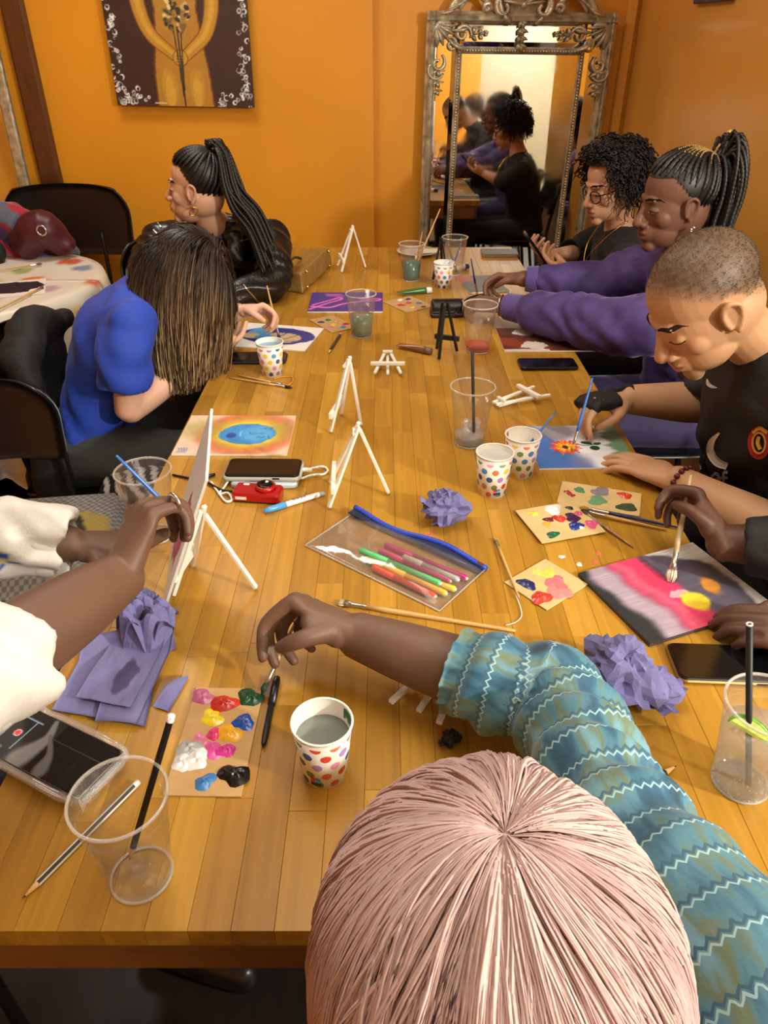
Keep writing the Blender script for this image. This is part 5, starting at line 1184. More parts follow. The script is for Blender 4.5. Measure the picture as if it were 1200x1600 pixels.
# ---- purple paper napkins
M_nap = pm('lilac_paper', (112, 110, 160), 0.8, var=0.10, scale=60, bump=0.2, bscale=300)
def crumple(label, loc, rad, seed, flat=0.75, m=None, n=13, spread=0.0, name='crumpled_napkin', cat='napkin', amp=0.3):
    """paper crushed into planes: points pushed onto a set of random facets, with a few torn edges standing up"""
    rd = random.Random(seed); mb = MB().ell((0, 0, 0), (1, 1, 1), nu=n * 2, nv=n); q = mb.verts(); f = mb.f
    pl_ = []
    for k in range(15):
        a = rd.uniform(0, 6.28); z = rd.uniform(-0.3, 1); r_ = math.sqrt(max(0, 1 - z * z)); pl_.append((np.array((r_ * math.cos(a), r_ * math.sin(a), z)), rd.uniform(0.62, 1.0)))
    rr = np.full(len(q), 1.15)
    for nrm, dd in pl_: c = q @ nrm; rr = np.where(c > 0.05, np.minimum(rr, dd / np.maximum(c, 0.05)), rr)
    off = Vector([rd.uniform(-9, 9) for _ in range(3)])
    rr = rr * np.array([1 - amp * abs(noise.noise(Vector(p) * 2.6 + off)) * 1.6 - amp * 0.5 * abs(noise.noise(Vector(p) * 6 + off)) for p in q])
    q = q * rr[:, None] * rad; q[:, 2] *= flat; q += np.array([[rd.uniform(-1, 1) for _ in range(3)] for _ in q]) * rad * 0.035
    q[:, 0] *= 1 + spread; q[:, 2] -= q[:, 2].min(); mb2 = MB().add(q, f, False)
    for k in range(6):
        a = rd.uniform(0, 6.28); u, w2 = np.meshgrid(np.linspace(0, 1, 5), np.linspace(-0.5, 0.5, 5)); L_ = rad * rd.uniform(0.5, 0.8); el = rd.uniform(0.1, 0.9)
        x = rad * 0.5 + u * L_ * math.cos(el); y = w2 * L_ * 1.1 * (1 - 0.25 * u); z = rad * flat * rd.uniform(0.45, 0.95) + u * L_ * math.sin(el) * 0.8 + L_ * 0.16 * np.sin(w2 * 8 + k) * u
        g = np.dstack([(x * math.cos(a) - y * math.sin(a)) * (1 + spread), x * math.sin(a) + y * math.cos(a), np.maximum(z, 0.001)]); mb2.slab(g, 0.0005, smooth=False)
    return solo(name, mb2, m or M_nap, label, cat, loc, (0, 0, rd.uniform(0, 6)), 'crumpled purple napkins' if m is None else None)
crumple('crumpled purple napkin ball above the clear pencil case', P(697, 815), 0.047, 3)
crumple('small dark purple napkin crumple beside the edge-on canvas', P(228, 950), 0.024, 8)
crumple('large crumpled purple napkin between the teal sleeve and the right-hand phone', P(965, 1078), 0.050, 12, flat=0.8, spread=0.35)
crumple('small purple napkin wad at the far end of the big crumple by the striped canvas', P(1015, 1098), 0.038, 15, flat=0.7)
crumple('tiny black scrap crumpled on the wood in front of the pink hair', P(702, 1162), 0.014, 19, m=pm('black_tissue', (18, 16, 26), 0.6), name='paper_scrap', cat='scrap')
# big folded napkin at the left: three draped layers and a gathered top
nap = thing('folded_napkin', 'large folded purple napkin with a dark paint stain at the left edge of the table', 'napkin', (0, 0, TZ))
def nsheet(quad, nm, z0, wav, seed, stain=None, nn=26, curl=0.0):
    q = [P(x, y, TZ) for x, y in quad]
    v, u = np.meshgrid(np.linspace(0, 1, nn), np.linspace(0, 1, nn), indexing='ij')
    X = sum(np.array(c)[None, None, :] * w__[..., None] for c, w__ in zip(q, (u * 0 + (1 - u) * v, u * v, u * (1 - v), (1 - u) * (1 - v))))
    X[..., 2] = z0 + wav * fb(u * 3 + seed, v * 3, seed) + curl * sstep(0.6, 1.0, u) * 0.03 + 0.018 * sstep(0.75, 1.0, v)
    X[..., 2] -= 0
    me = MB().slab(X[::-1], 0.0007).mesh(nm); c = np.zeros((nn, nn, 3)) + np.array((118, 116, 164)) / 255
    if stain:
        d = np.hypot((u - stain[0]) * 1.3, v - stain[1]) + 0.22 * (fb(u * 7, v * 7, 4) - 0.5); m_ = (1 - sstep(0.18, 0.24, d))[..., None] * 0.8
        c = c * (1 - m_) + np.array((62, 54, 92)) / 255 * m_
    c = c[::-1].reshape(-1, 3); set_col(me, np.vstack([c, c * 0.98])); return part(nm, me, am('dyed_paper', 0.8, bump=0.25, bscale=300), nap, loc=(0, 0, -TZ))
nsheet(((135, 1015), (262, 985), (228, 1138), (82, 1112)), 'under_layer', TZ + 0.002, 0.004, 2)
nsheet(((200, 975), (278, 1000), (215, 1137), (150, 1133)), 'middle_layer', TZ + 0.006, 0.006, 6)
nsheet(((196, 985), (268, 1000), (208, 1118), (122, 1100)), 'top_layer', TZ + 0.012, 0.006, 9, (0.62, 0.32), nn=60)
mb = MB(); rd = random.Random(2)
for k in range(7):
    a = k * 0.9; u, w2 = np.meshgrid(np.linspace(0, 1, 9), np.linspace(-0.5, 0.5, 9)); c0 = P(236, 1000, TZ)
    x = 0.012 + 0.03 * u; y = w2 * 0.06 * (1 - 0.3 * u); z = 0.006 + 0.042 * np.sin(u * 2.2 + 0.25 * k) * (1 + 0.25 * np.sin(w2 * 9 + k)) + 0.002 * k
    mb.slab(np.dstack([c0.x + x * math.cos(a) - y * math.sin(a), c0.y + x * math.sin(a) + y * math.cos(a), np.maximum(z, 0.002)]), 0.0007, smooth=False)
part('gathered_end', mb, M_nap, nap)
mb = MB(); u, w2 = np.meshgrid(np.linspace(0, 1, 12), np.linspace(-0.5, 0.5, 6)); a = P(252, 1110); b = P(294, 1060); d = b - a
n_ = Vector((-d.y, d.x, 0)).normalized()
g = np.array([[tuple(a + d * u[i, j] + n_ * (w2[i, j] * 0.026 * (1 - 0.9 * u[i, j])) + Vector((0, 0, 0.003 + 0.014 * abs(math.sin(u[i, j] * 3)) * (0.5 + w2[i, j])))) for j in range(12)] for i in range(6)])
solo('napkin_scrap', MB().slab(g[::-1], 0.0007), M_nap, 'twisted strip of purple napkin above the tall palette', 'napkin')

# ---- the far end: handbag, plate, tubes, black roll
bag = thing('handbag', 'gold-brown leather handbag lying on its side at the far left of the table', 'bag', P(466, 440), (0, 0, 0))
M_gold = pm('gold_leather', (156, 122, 66), 0.4, metal=0.25, var=0.12, scale=40, bump=0.3, bscale=200)
A1, B1, C1, D1 = P(427, 453), P(474, 460), P(519, 416), P(478, 408)
mb = MB(); H1 = 0.075
vb = [Vector((p.x, p.y, TZ + 0.002)) for p in (A1, B1, C1, D1)]
vt = [A1 + Vector((0.02, 0.01, 0.03)), B1 + Vector((-0.004, 0.004, H1)), C1 + Vector((-0.006, 0.0, H1)), D1 + Vector((0.004, 0.0, 0.045))]
mb.add([tuple(q) for q in vb + vt], [(3, 2, 1, 0), (4, 5, 6, 7), (0, 1, 5, 4), (1, 2, 6, 5), (2, 3, 7, 6), (3, 0, 4, 7)], True)
me = fuse(mb, 0.0045, 7); dd = (C1 - B1).normalized(); nn_ = Vector((dd.y, -dd.x, 0))
part('bag_body', rumple(me, 0.005, 22, 2, 0.0015), M_gold, bag, world=True)
for t_ in (0.12, 0.88):
    for z in (0.022, 0.075):
        p_ = B1.lerp(C1, t_) + Vector((0, 0, z - 0.008)) + nn_ * 0.002
        part('metal_stud', MB().ell(tuple(p_), (0.006, 0.006, 0.006), nu=10, nv=6), pm('gold_stud', (226, 196, 120), 0.2, metal=1.0), bag, world=True)
hb = MB(); hb.tube([tuple(P(x, y, TZ + z)) for x, y, z in ((445, 420, .07), (452, 408, .085), (462, 402, .07), (470, 404, .05))], 0.005, n=7, sub=5)
part('strap', hb, M_blackpl, bag, world=True)
pl = thing('plate', 'white plate at the far end with a folded napkin on it', 'plate', P(652, 397), (0, 0, 0))
part('dish', MB().lathe([(0, 0.003), (0.05, 0.003), (0.085, 0.014), (0.086, 0.0155), (0.05, 0.006), (0, 0.006)], 36), pm('white_glaze', (236, 230, 216), 0.2, var=0.02), pl)
solo('napkin', MB().box((0.085, 0.06, 0.004), ch=0.001), pm('cream_napkin', (232, 224, 200), 0.8), 'cream napkin lying on the white plate', 'napkin', P(672, 392, TZ + 0.016), (0, 0, 0.2))
def tube_build(col, name, cap, crimp_w=0.012):
    def b(t, L_):
        n, k = 16, 12; v = []
        for i in range(k):
            s_ = i / (k - 1); x = s_ * (L_ - 0.018); fl = 1 - s_; ry = 0.011 * (0.75 + 0.35 * fl) ; rz2 = 0.0012 + 0.0095 * (1 - fl ** 2)
            v += [(x, ry * math.cos(2 * math.pi * j / n), rz2 * math.sin(2 * math.pi * j / n)) for j in range(n)]
        f = [(i * n + j, (i + 1) * n + j, (i + 1) * n + (j + 1) % n, i * n + (j + 1) % n) for i in range(k - 1) for j in range(n)] + [tuple(range(n)), tuple(reversed(range((k - 1) * n, k * n)))]
        part('tube_body', MB().add(v, f, True), pm('tube_' + name, col, 0.3, metal=0.2, var=0.1), t)
        part('cap', MB().lathe([(0, L_ - 0.019), (0.0105, L_ - 0.019), (0.0098, L_), (0, L_)], 14, m=Matrix.Rotation(R(90), 4, 'Y')), cap, t)
        part('crimp', MB().box((0.006, 0.025, 0.0022), (0.002, 0, 0)), M_steel, t)
    return b
stick_thing('paint_tube', 'green paint tube with a white cap at the far end', 'paint tube', P(621, 457, TZ + 0.011), P(674, 453, TZ + 0.011), tube_build((60, 106, 60), 'green', M_white), 'paint tubes')
stick_thing('paint_tube', 'squeezed brown paint tube in front of the black roll', 'paint tube', P(622, 538, TZ + 0.011), P(674, 549, TZ + 0.011), tube_build((134, 92, 60), 'brown', pm('brown_cap', (120, 96, 80), 0.4)), 'paint tubes')
stick_thing('paint_tube', 'white paint tube with a blue cap beside the far hand', 'paint tube', P(708, 421, TZ + 0.011), P(731, 416, TZ + 0.011), tube_build((226, 224, 218), 'white', M_navy), 'paint tubes')
rl = thing('wallet_roll', 'black padded roll lying behind the black easel', 'wallet', P(697, 492), (0, 0, R(4)))
mb = MB(); mb.limb([(-0.045, 0, 0.027), (0.045, 0, 0.027)], [(0.026, 0.026)] * 2, sub=4, n=20, capk=0.25); mb.box((0.108, 0.055, 0.014), (0, -0.008, 0.008), ch=0.003)
part('roll', fuse(mb, 0.003, 2), M_blackpl, rl); part('metal_edge', MB().lathe([(0.023, 0), (0.026, 0), (0.026, 0.003), (0.023, 0.003)], 20, m=Matrix.Translation((0.05, 0, 0.027)) @ Matrix.Rotation(R(90), 4, 'Y')), M_steel, rl)
cb = MB(); cb.tube([tuple(P(x, y, TZ + z)) for x, y, z in ((712, 492, .02), (726, 470, .03), (745, 462, .02), (775, 458, .008))], 0.0035, n=7, sub=6)
solo('charging_cable', cb, M_black, 'black cord running from the black roll to the small dark card', 'cable')
rb_ = MB(); rb_.tube([tuple(P(x, y, TZ + 0.002)) for x, y in ((428, 592), (440, 589), (455, 589), (457, 596), (450, 602), (438, 601))], 0.0016, n=6, sub=6)
solo('rubber_band', rb_, pm('amber_rubber', (214, 150, 50), 0.4), 'amber rubber band beside the spotted cup and brushes', 'rubber band')
tw = MB(); tw.tube([tuple(P(x, y, TZ + 0.002)) for x, y in ((806, 930), (812, 946), (815, 962), (806, 972), (790, 977))], 0.0009, n=5, sub=6)
solo('thread', tw, M_white, 'fine pale thread curling by the pink palette', 'thread')
rg_ = MB(); rg_.tube([tuple(P(832 + 6 * math.cos(a), 1190 + 4 * math.sin(a), TZ + 0.003)) for a in np.linspace(0, 6.28, 16)], 0.0018, n=6, closed=True, cap=False)
solo('finger_ring', rg_, pm('gold_metal', (220, 170, 70), 0.2, metal=1.0), 'small gold ring lying where the sleeve meets the pink hair', 'ring')

# ---- the spotted side table's things
c_, rz_, w_, h_ = rect(((10, 445), (118, 428), (125, 455), (0, 478)), TZ + 0.004)
def darkport(p): p.ell(0.55, 0.55, 0.42, 0.38, (28, 30, 44), wob=0.25, soft=0.03); p.ell(0.30, 0.45, 0.18, 0.24, (128, 88, 60), wob=0.15); p.poly([(0.5, 0.3), (1.0, 0.55), (0.9, 0.85), (0.5, 0.9)], (30, 32, 48))
p = Paint(0.29, 0.20, 80, 60); darkport(p)
solo('canvas_board', p.slab(0.004), M_paint, 'canvas with a dark-haired portrait on the spotted side table', 'painting', (-1.36, 2.63, TZ - 0.001 + 0.001), (0, 0, R(20)))
for i, (x0, y0, x1, y1) in enumerate(((0, 484, 68, 448), (0, 420, 66, 412))):
    stick_thing('paint_brush', ('pale wooden brush sticking off the near edge of the spotted table', 'pale wooden brush lying at the back of the spotted table')[i], 'brush', P(x0 - 10, y0 + 3, TZ + 0.009), P(x1, y1, TZ + 0.009), brush_build(M_wand, 0.004), 'brushes on the side table')
# coats heaped on the chair behind it
mb = MB(); mb.limb([(-1.80, 3.16, 0.82), (-1.62, 3.14, 0.90), (-1.42, 3.16, 0.84), (-1.33, 3.18, 0.74)], [0.05, 0.075, 0.07, 0.045], n=18)
mb.limb([(-1.7, 3.2, 0.76), (-1.45, 3.2, 0.74)], [0.1, 0.1], n=18)
me = rumple(fuse(mb, 0.008, 3), 0.02, 10, 4.0, 0.006); v = co(me); k_ = np.sin(v[:, 0] * 22 + v[:, 2] * 30 + 4)
set_col(me, np.where((k_ > 0.4)[:, None], (0.30, 0.22, 0.40), np.where((k_ > -0.5)[:, None], (0.62, 0.16, 0.22), (0.34, 0.36, 0.42))))
solo('scarf', me, am('woolly', 0.95, sheen=0.4, bump=0.8, bscale=200), 'purple, red and grey scarf heaped behind the spotted table', 'scarf')
mb = MB(); mb.limb([(-1.45, 3.08, 0.80), (-1.36, 3.07, 0.87), (-1.30, 3.09, 0.80)], [(0.06, 0.05), (0.075, 0.06), (0.05, 0.04)], n=18)
t = thing('maroon_bag', 'maroon bag with a metal ring beside the scarf', 'bag', (-1.37, 3.08, 0.75)); part('bag_body', rumple(fuse(mb, 0.007, 3), 0.01, 14, 6), pm('maroon_leather', (70, 16, 28), 0.45), t, world=True)
part('ring', MB().tube([(-1.335 + 0.018 * math.cos(a), 3.005, 0.875 + 0.018 * math.sin(a)) for a in np.linspace(0, 6.28, 20)], 0.004, n=7, closed=True, cap=False), M_steel, t, world=True)
mb = MB(); mb.limb([(-1.85, 3.02, 0.78), (-1.66, 3.0, 0.80), (-1.54, 3.02, 0.78)], [(0.06, 0.05), (0.08, 0.06), (0.05, 0.04)], n=18)
solo('black_bag', rumple(fuse(mb, 0.008, 3), 0.01, 12, 9), M_coat, 'soft black bag on the spotted table below the scarf', 'bag')
# ================================================================== people
M_skin = am('skin', 0.46, spec=0.4, bump=0.25, bscale=700, sss=0.12)
M_hair = am('hair', 0.42, spec=0.45)
V = Vector
def HT(c, yaw, pitch, roll=0.0, s=1.0):
    """head frame: +y looks out of the face, +z is the crown"""
    return Matrix.Translation(c) @ Matrix.Rotation(R(yaw), 4, 'Z') @ Matrix.Rotation(R(pitch), 4, 'X') @ Matrix.Rotation(R(roll), 4, 'Y') @ Matrix.Diagonal((s, s, s, 1))
def head_prims(mb, T, nose=1.0, lips=1.0, jaw=1.0, ears=True):
    E = lambda c, r, rot=None: mb.ell(c, r, m=T, nu=28, nv=18, rot=rot)
    E((0, -0.014, 0.043), (0.074, 0.094, 0.079)); E((0, 0.016, 0.0), (0.064, 0.069, 0.092)); E((0, 0.028, -0.058), (0.051 * jaw, 0.055, 0.049))
    E((0, -0.02, -0.02), (0.066, 0.075, 0.07))
    E((0, 0.069, -0.094), (0.023 * jaw, 0.018, 0.018)); E((0, 0.068, -0.058), (0.030, 0.026, 0.030))
    E((0, 0.0745, 0.027), (0.047, 0.0125, 0.011))
    for s_ in (-1, 1):
        E((s_ * 0.039, 0.046, -0.020), (0.022, 0.025, 0.026)); E((s_ * 0.031, 0.0665, 0.002), (0.0165, 0.0145, 0.0115))
        E((s_ * 0.0125 * nose, 0.0905, -0.034), (0.0092 * nose, 0.011, 0.0085))
        if ears:
            rt = Matrix.Rotation(R(s_ * 14), 3, 'Z')
            E((s_ * 0.072, -0.010, -0.004), (0.006, 0.016, 0.027), rt)
            pts = [(0.0735, 0.002, -0.020), (0.0765, 0.006, -0.002), (0.079, 0.003, 0.018), (0.082, -0.010, 0.026), (0.084, -0.023, 0.017), (0.082, -0.023, 0.0), (0.078, -0.016, -0.018), (0.075, -0.008, -0.030)]
            q = [tuple(T @ V((s_ * a, b, c))) for a, b, c in pts]; k = T.to_scale()[0]
            mb.limb(q, [0.0042 * k, 0.0042 * k, 0.0045 * k, 0.0048 * k, 0.0045 * k, 0.0042 * k, 0.0048 * k, 0.006 * k], sub=4, n=10)
    k = T.to_scale()[0]
    mb.limb([tuple(T @ V(q)) for q in ((0, 0.076, 0.022), (0, 0.090, -0.006), (0, 0.1015, -0.030 + 0.003 * (1 - nose)))], [0.0075 * k, 0.0095 * k, 0.0125 * k * nose], sub=5, n=12)
    E((0, 0.0885, -0.0545), (0.022, 0.0095, 0.0058 * lips)); E((0, 0.0865, -0.0675), (0.0195, 0.0095, 0.0070 * lips))
def hand_prims(mb, W, d, n, right, curls, s=1.0, thumb=None, spread=0.0, palm=1.0):
    """W wrist, d towards the knuckles, n out of the palm; curls: per finger three angles (deg); returns tips and frame"""
    W = V(W); d = V(d).normalized(); n = V(n); n = (n - d * n.dot(d)).normalized(); l = d.cross(n) * (1 if right else -1)
    mb.limb([W - d * 0.02 * s, W + d * 0.03 * s, W + d * 0.062 * s, W + d * 0.085 * s], [(0.029 * s, 0.023 * s), (0.033 * s, 0.019 * s), (0.039 * s, 0.0145 * s), (0.037 * s, 0.0115 * s)], side=tuple(l), n=22, capk=0.5)
    mb.limb([W + d * 0.02 * s + l * 0.018 * s + n * 0.008 * s, W + d * 0.055 * s + l * 0.030 * s + n * 0.010 * s], [0.017 * s, 0.013 * s], n=14)
    kn = ((0.0285, 0.088), (0.0095, 0.093), (-0.0100, 0.089), (-0.0285, 0.080)); seg = ((0.040, 0.024, 0.019), (0.044, 0.028, 0.020), (0.041, 0.026, 0.020), (0.032, 0.019, 0.017))
    tips = []
    for i in range(4):
        p = W + d * kn[i][1] * s + l * kn[i][0] * s; a = 0.0; pts = [p - d * 0.012 * s - n * 0.001 * s, p]; sd = spread * (1.5 - i)
        for j in range(3):
            a += R(curls[i][j]); dr = (d * math.cos(a) + n * math.sin(a) + l * sd * math.cos(a)).normalized(); p = p + dr * seg[i][j] * s; pts.append(p)
        rr = (0.0102, 0.0100, 0.0086, 0.0078, 0.0066) if i < 3 else (0.0090, 0.0086, 0.0075, 0.0068, 0.0058)
        mb.limb(pts, [q * s for q in rr], sub=5, n=12); tips.append(p)
    b = W + d * 0.030 * s + l * 0.026 * s + n * 0.008 * s
    tip = W + d * thumb[0] * s + l * thumb[1] * s + n * thumb[2] * s if thumb else tips[0] + l * 0.012 * s - n * 0.010 * s
    m1 = b.lerp(tip, 0.38) + l * 0.016 * s; m2 = b.lerp(tip, 0.70) + l * 0.012 * s
    mb.limb([b, m1, m2, tip], [0.0145 * s, 0.0115 * s, 0.0105 * s, 0.0080 * s], sub=5, n=12)
    return dict(tips=tips, thumb=tip, d=d, n=n, l=l, W=W, knuckle=W + d * 0.09 * s)
PINCH = ((48, 42, 18), (55, 50, 22), (62, 58, 30), (66, 60, 34))
RELAX = ((14, 16, 10), (16, 20, 12), (20, 24, 14), (24, 28, 16))
FLAT = ((6, 8, 5), (6, 10, 6), (8, 12, 6), (8, 14, 8))
FIST = ((70, 80, 40), (75, 85, 40), (78, 85, 42), (80, 85, 42))
class Person:
    def __init__(s, label, base, skin, k=1.0):
        s.root = thing('person', label, 'person', base); s.skin = np.array(skin) / 255.0; s.mb = MB(); s.k = k; s.hands = []
    def head(s, T, neck, **kw):
        s.T = T; head_prims(s.mb, T, **kw); s.neck = V(neck); k = s.k
        s.mb.limb([T @ V((0, -0.028, -0.02)), (T @ V((0, -0.024, -0.075))).lerp(s.neck, 0.35), s.neck], [0.052 * k, 0.050 * k, 0.060 * k], n=20)
    def trunk(s, chest, pelvis, shL, shR):
        s.chest, s.pelvis, s.shL, s.shR = V(chest), V(pelvis), V(shL), V(shR); s.side = (s.shR - s.shL).normalized(); k = s.k
        s.mb.limb([s.neck, s.chest, s.chest.lerp(s.pelvis, 0.5), s.pelvis], [(0.07 * k, 0.06 * k), (0.125 * k, 0.085 * k), (0.115 * k, 0.08 * k), (0.13 * k, 0.09 * k)], side=tuple(s.side), n=22)
        s.mb.limb([s.shL, s.neck.lerp(s.chest, 0.22), s.shR], [0.042 * k, 0.055 * k, 0.042 * k], n=16)
    def arm(s, sh, el, wr, right, hand=None, r=(0.046, 0.041, 0.036, 0.027)):
        sh, el, wr = V(sh), V(el), V(wr); k = s.k
        s.mb.limb([sh, sh.lerp(el, 0.5), el], [r[0] * k, r[0] * 0.98 * k, r[1] * k], n=40)
        s.mb.limb([el, el.lerp(wr, 0.3), el.lerp(wr, 0.72), wr], [r[1] * k, r[1] * 1.02 * k, r[2] * 0.88 * k, r[3] * k], n=40)
        if hand: s.hands.append(hand_prims(s.mb, wr, right=right, **hand)); return s.hands[-1]
    def finish(s, voxel=0.003, it=4, paint=None, dec=0.25):
        me = fuse(s.mb, voxel, it, dec=dec); v = co(me); c = np.zeros((len(v), 3)) + s.skin
        c *= (1 + 0.06 * n3(v, 18, 1.0))[:, None]
        if hasattr(s, 'T'):
            Li = np.array(s.T.inverted()); h = v @ Li[:3, :3].T + Li[:3, 3]; s.h = h
            near = (np.abs(h) < 0.16).all(1)
            bl = near * np.exp(-(((np.abs(h[:, 0]) - 0.042) / 0.02) ** 2 + ((h[:, 1] - 0.07) / 0.03) ** 2 + ((h[:, 2] + 0.025) / 0.02) ** 2)); c[:, 1:] *= (1 - 0.05 * bl)[:, None]
            nosew = near * np.exp(-((h[:, 0] / 0.02) ** 2 + ((h[:, 1] - 0.10) / 0.02) ** 2 + ((h[:, 2] + 0.03) / 0.018) ** 2)); c[:, 1:] *= (1 - 0.06 * nosew)[:, None]
        if paint: c = paint(s, v, c)
        set_col(me, np.clip(c, 0, 1)); s.body_me = me
        s.bvh = BVHTree.FromPolygons([tuple(q) for q in v], [tuple(p.vertices) for p in me.polygons]) if hasattr(s, 'T') else None
        s.body = part('body', me, M_skin, s.root, world=True); return s
    def snap(s, x, z, off=0.0006, frm=0.2):
        o = s.T @ V((x, frm, z)); d = (s.T.to_3x3() @ V((0, -1, 0))).normalized(); hit = s.bvh.ray_cast(o, d)
        if hit[0] is None: return s.T @ V((x, 0.07, z))
        return hit[0] + hit[1] * off if hit[1].dot(d) < 0 else hit[0] - hit[1] * off
    def patch(s, name, outline, col, mat_=None, off=0.0007, n=7):
        """small surface patch on the face between an upper and a lower edge, both lists of (x, z)"""
        up, lo = outline; up = catmull([(a, b, 0) for a, b in up], 4); lo = catmull([(a, b, 0) for a, b in lo], 4)
        g = np.array([[tuple(s.snap(*(up[j] * (1 - t) + lo[j] * t)[:2], off=off)) for j in range(len(up))] for t in np.linspace(0, 1, n)])
        mb = MB().slab(g, 0.0004)
        return part(name, mb, mat_ or pm('face_%s_%s' % (name, str(col)), col, 0.5, var=0.05), s.body, world=True)
    def face(s, lip=(150, 80, 74), brow=(40, 28, 22), sides=(-1, 1), eye=0.4, white=(226, 220, 210), brow_t=0.0035):
        s.patch('upper_lip', ([(-0.0225, -0.0595), (-0.011, -0.0515), (-0.004, -0.0487), (0, -0.0497), (0.004, -0.0487), (0.011, -0.0515), (0.0225, -0.0595)], [(-0.0225, -0.0602), (-0.011, -0.0605), (-0.004, -0.0600), (0, -0.0602), (0.004, -0.0600), (0.011, -0.0605), (0.0225, -0.0602)]), lip)
        s.patch('lower_lip', ([(-0.0215, -0.0612), (-0.010, -0.0618), (0, -0.0618), (0.010, -0.0618), (0.0215, -0.0612)], [(-0.0215, -0.0620), (-0.010, -0.0705), (0, -0.0730), (0.010, -0.0705), (0.0215, -0.0620)]), tuple(min(255, int(q * 1.08)) for q in lip))
        for q in sides:
            s.patch('eyebrow', ([(q * 0.012, 0.026 + brow_t / 2), (q * 0.026, 0.030 + brow_t), (q * 0.042, 0.029 + brow_t * 0.7), (q * 0.053, 0.022)], [(q * 0.012, 0.026 - brow_t / 2), (q * 0.026, 0.030 - brow_t * 0.4), (q * 0.042, 0.029 - brow_t * 0.4), (q * 0.053, 0.0213)]), brow, mat_=pm('brow_%s' % str(brow), brow, 0.95, spec=0.05), off=0.0005)
            h = 0.0095 * eye; z0 = 0.0 - 0.003 * (1 - eye)
            if eye > 0.05:
                s.patch('eye_white', ([(q * 0.0175, z0 - 0.001), (q * 0.025, z0 + h * 0.6), (q * 0.033, z0 + h * 0.65), (q * 0.0445, z0 + 0.0005)], [(q * 0.0175, z0 - 0.0015), (q * 0.025, z0 - h * 0.45), (q * 0.033, z0 - h * 0.45), (q * 0.0445, z0)]), white)
                s.patch('iris', ([(q * 0.0265, z0), (q * 0.0285, z0 + h * 0.55), (q * 0.033, z0 + h * 0.58), (q * 0.0355, z0)], [(q * 0.0265, z0 - 0.0003), (q * 0.0285, z0 - h * 0.42), (q * 0.033, z0 - h * 0.42), (q * 0.0355, z0 - 0.0003)]), (38, 24, 18), off=0.0012)
            s.patch('eyelashes', ([(q * 0.0165, z0 - 0.0005), (q * 0.025, z0 + h * 0.65 + 0.0012), (q * 0.034, z0 + h * 0.70 + 0.0016), (q * 0.0475, z0 + 0.0022)], [(q * 0.0170, z0 - 0.0015), (q * 0.025, z0 + h * 0.55 - 0.0004), (q * 0.034, z0 + h * 0.58 - 0.0004), (q * 0.0465, z0 - 0.0002)]), (24, 16, 14), off=0.0014)
            if nostril_on: s.patch('nostril', ([(q * 0.004, -0.0395), (q * 0.010, -0.0395)], [(q * 0.004, -0.0415), (q * 0.010, -0.0412)]), tuple(int(x * 255 * 0.35) for x in s.skin))
    def wear(s, name, mb, m, voxel=0.006, it=2, wr=0.0, ws=9.0, wr2=0.0, seed=1, col=None, label=None, attr=None):
        me = fuse(mb, voxel, it, dec=1.0 if attr is not None and name == 'blouse' else 0.55)
        if wr: rumple(me, wr, ws, seed, wr2)
        if col is not None: set_col(me, col(co(me)))
        if attr: attr(me)
        s.bv = BVHTree.FromPolygons([tuple(q) for q in co(me)], [tuple(p.vertices) for p in me.polygons])
        o = part(name, me, m, s.root, label, world=True); s.garment = o; return o
    def torso_mb(s, g=1.0, hem=None, low=True, w=1.0, belly=1.0):
        mb = MB(); k = s.k * g; hem = V(hem) if hem else s.pelvis
        mb.limb([s.neck.lerp(s.chest, 0.10), s.neck.lerp(s.chest, 0.42), s.chest, s.chest.lerp(s.pelvis, 0.5), hem], [(0.085 * k, 0.070 * k), (0.155 * k * w, 0.100 * k), (0.165 * k * w, 0.118 * k), (0.152 * k * w, 0.112 * k * belly), (0.165 * k * w, 0.122 * k * belly)], side=tuple(s.side), n=28, capk=0.3)
        mb.limb([s.shL, s.neck.lerp(s.chest, 0.25), s.shR], [0.056 * k, 0.075 * k, 0.056 * k], n=20)
        return mb
    def legs(s, kneeL, kneeR, footL, footR, m, r=0.078, voxel=0.009, shoe=None):
        mb = MB(); hp = s.side * 0.085
        for kn, ft, h in ((kneeL, footL, s.pelvis - hp), (kneeR, footR, s.pelvis + hp)):
            kn, ft = V(kn), V(ft); mb.limb([h, h.lerp(kn, 0.5), kn], [r * 1.12, r, r * 0.78], n=18); mb.limb([kn, kn.lerp(ft, 0.4), ft], [r * 0.76, r * 0.68, r * 0.5], n=16)
        mb.limb([s.pelvis - hp, s.pelvis + hp], [r * 1.2, r * 1.2], n=18)
        s.wear('trousers', mb, m, voxel, 2, 0.006, 14, 0.002, 3)
        for ft in (footL, footR):
            ft = V(ft); kd = V((kneeL[0] - s.pelvis.x, kneeL[1] - s.pelvis.y, 0)).normalized(); mb = MB(); c = V((ft.x, ft.y, 0.045))
            mb.limb([c - kd * 0.05, c + kd * 0.06, c + kd * 0.15 + V((0, 0, -0.01))], [(0.038, 0.045), (0.045, 0.042), (0.038, 0.03)], n=14); me = fuse(mb, 0.006, 2); v = co(me); v[:, 2] = np.maximum(v[:, 2], 0.002); set_co(me, v)
            part('shoe', me, shoe or M_blackpl, s.root, world=True)
nostril_on = True
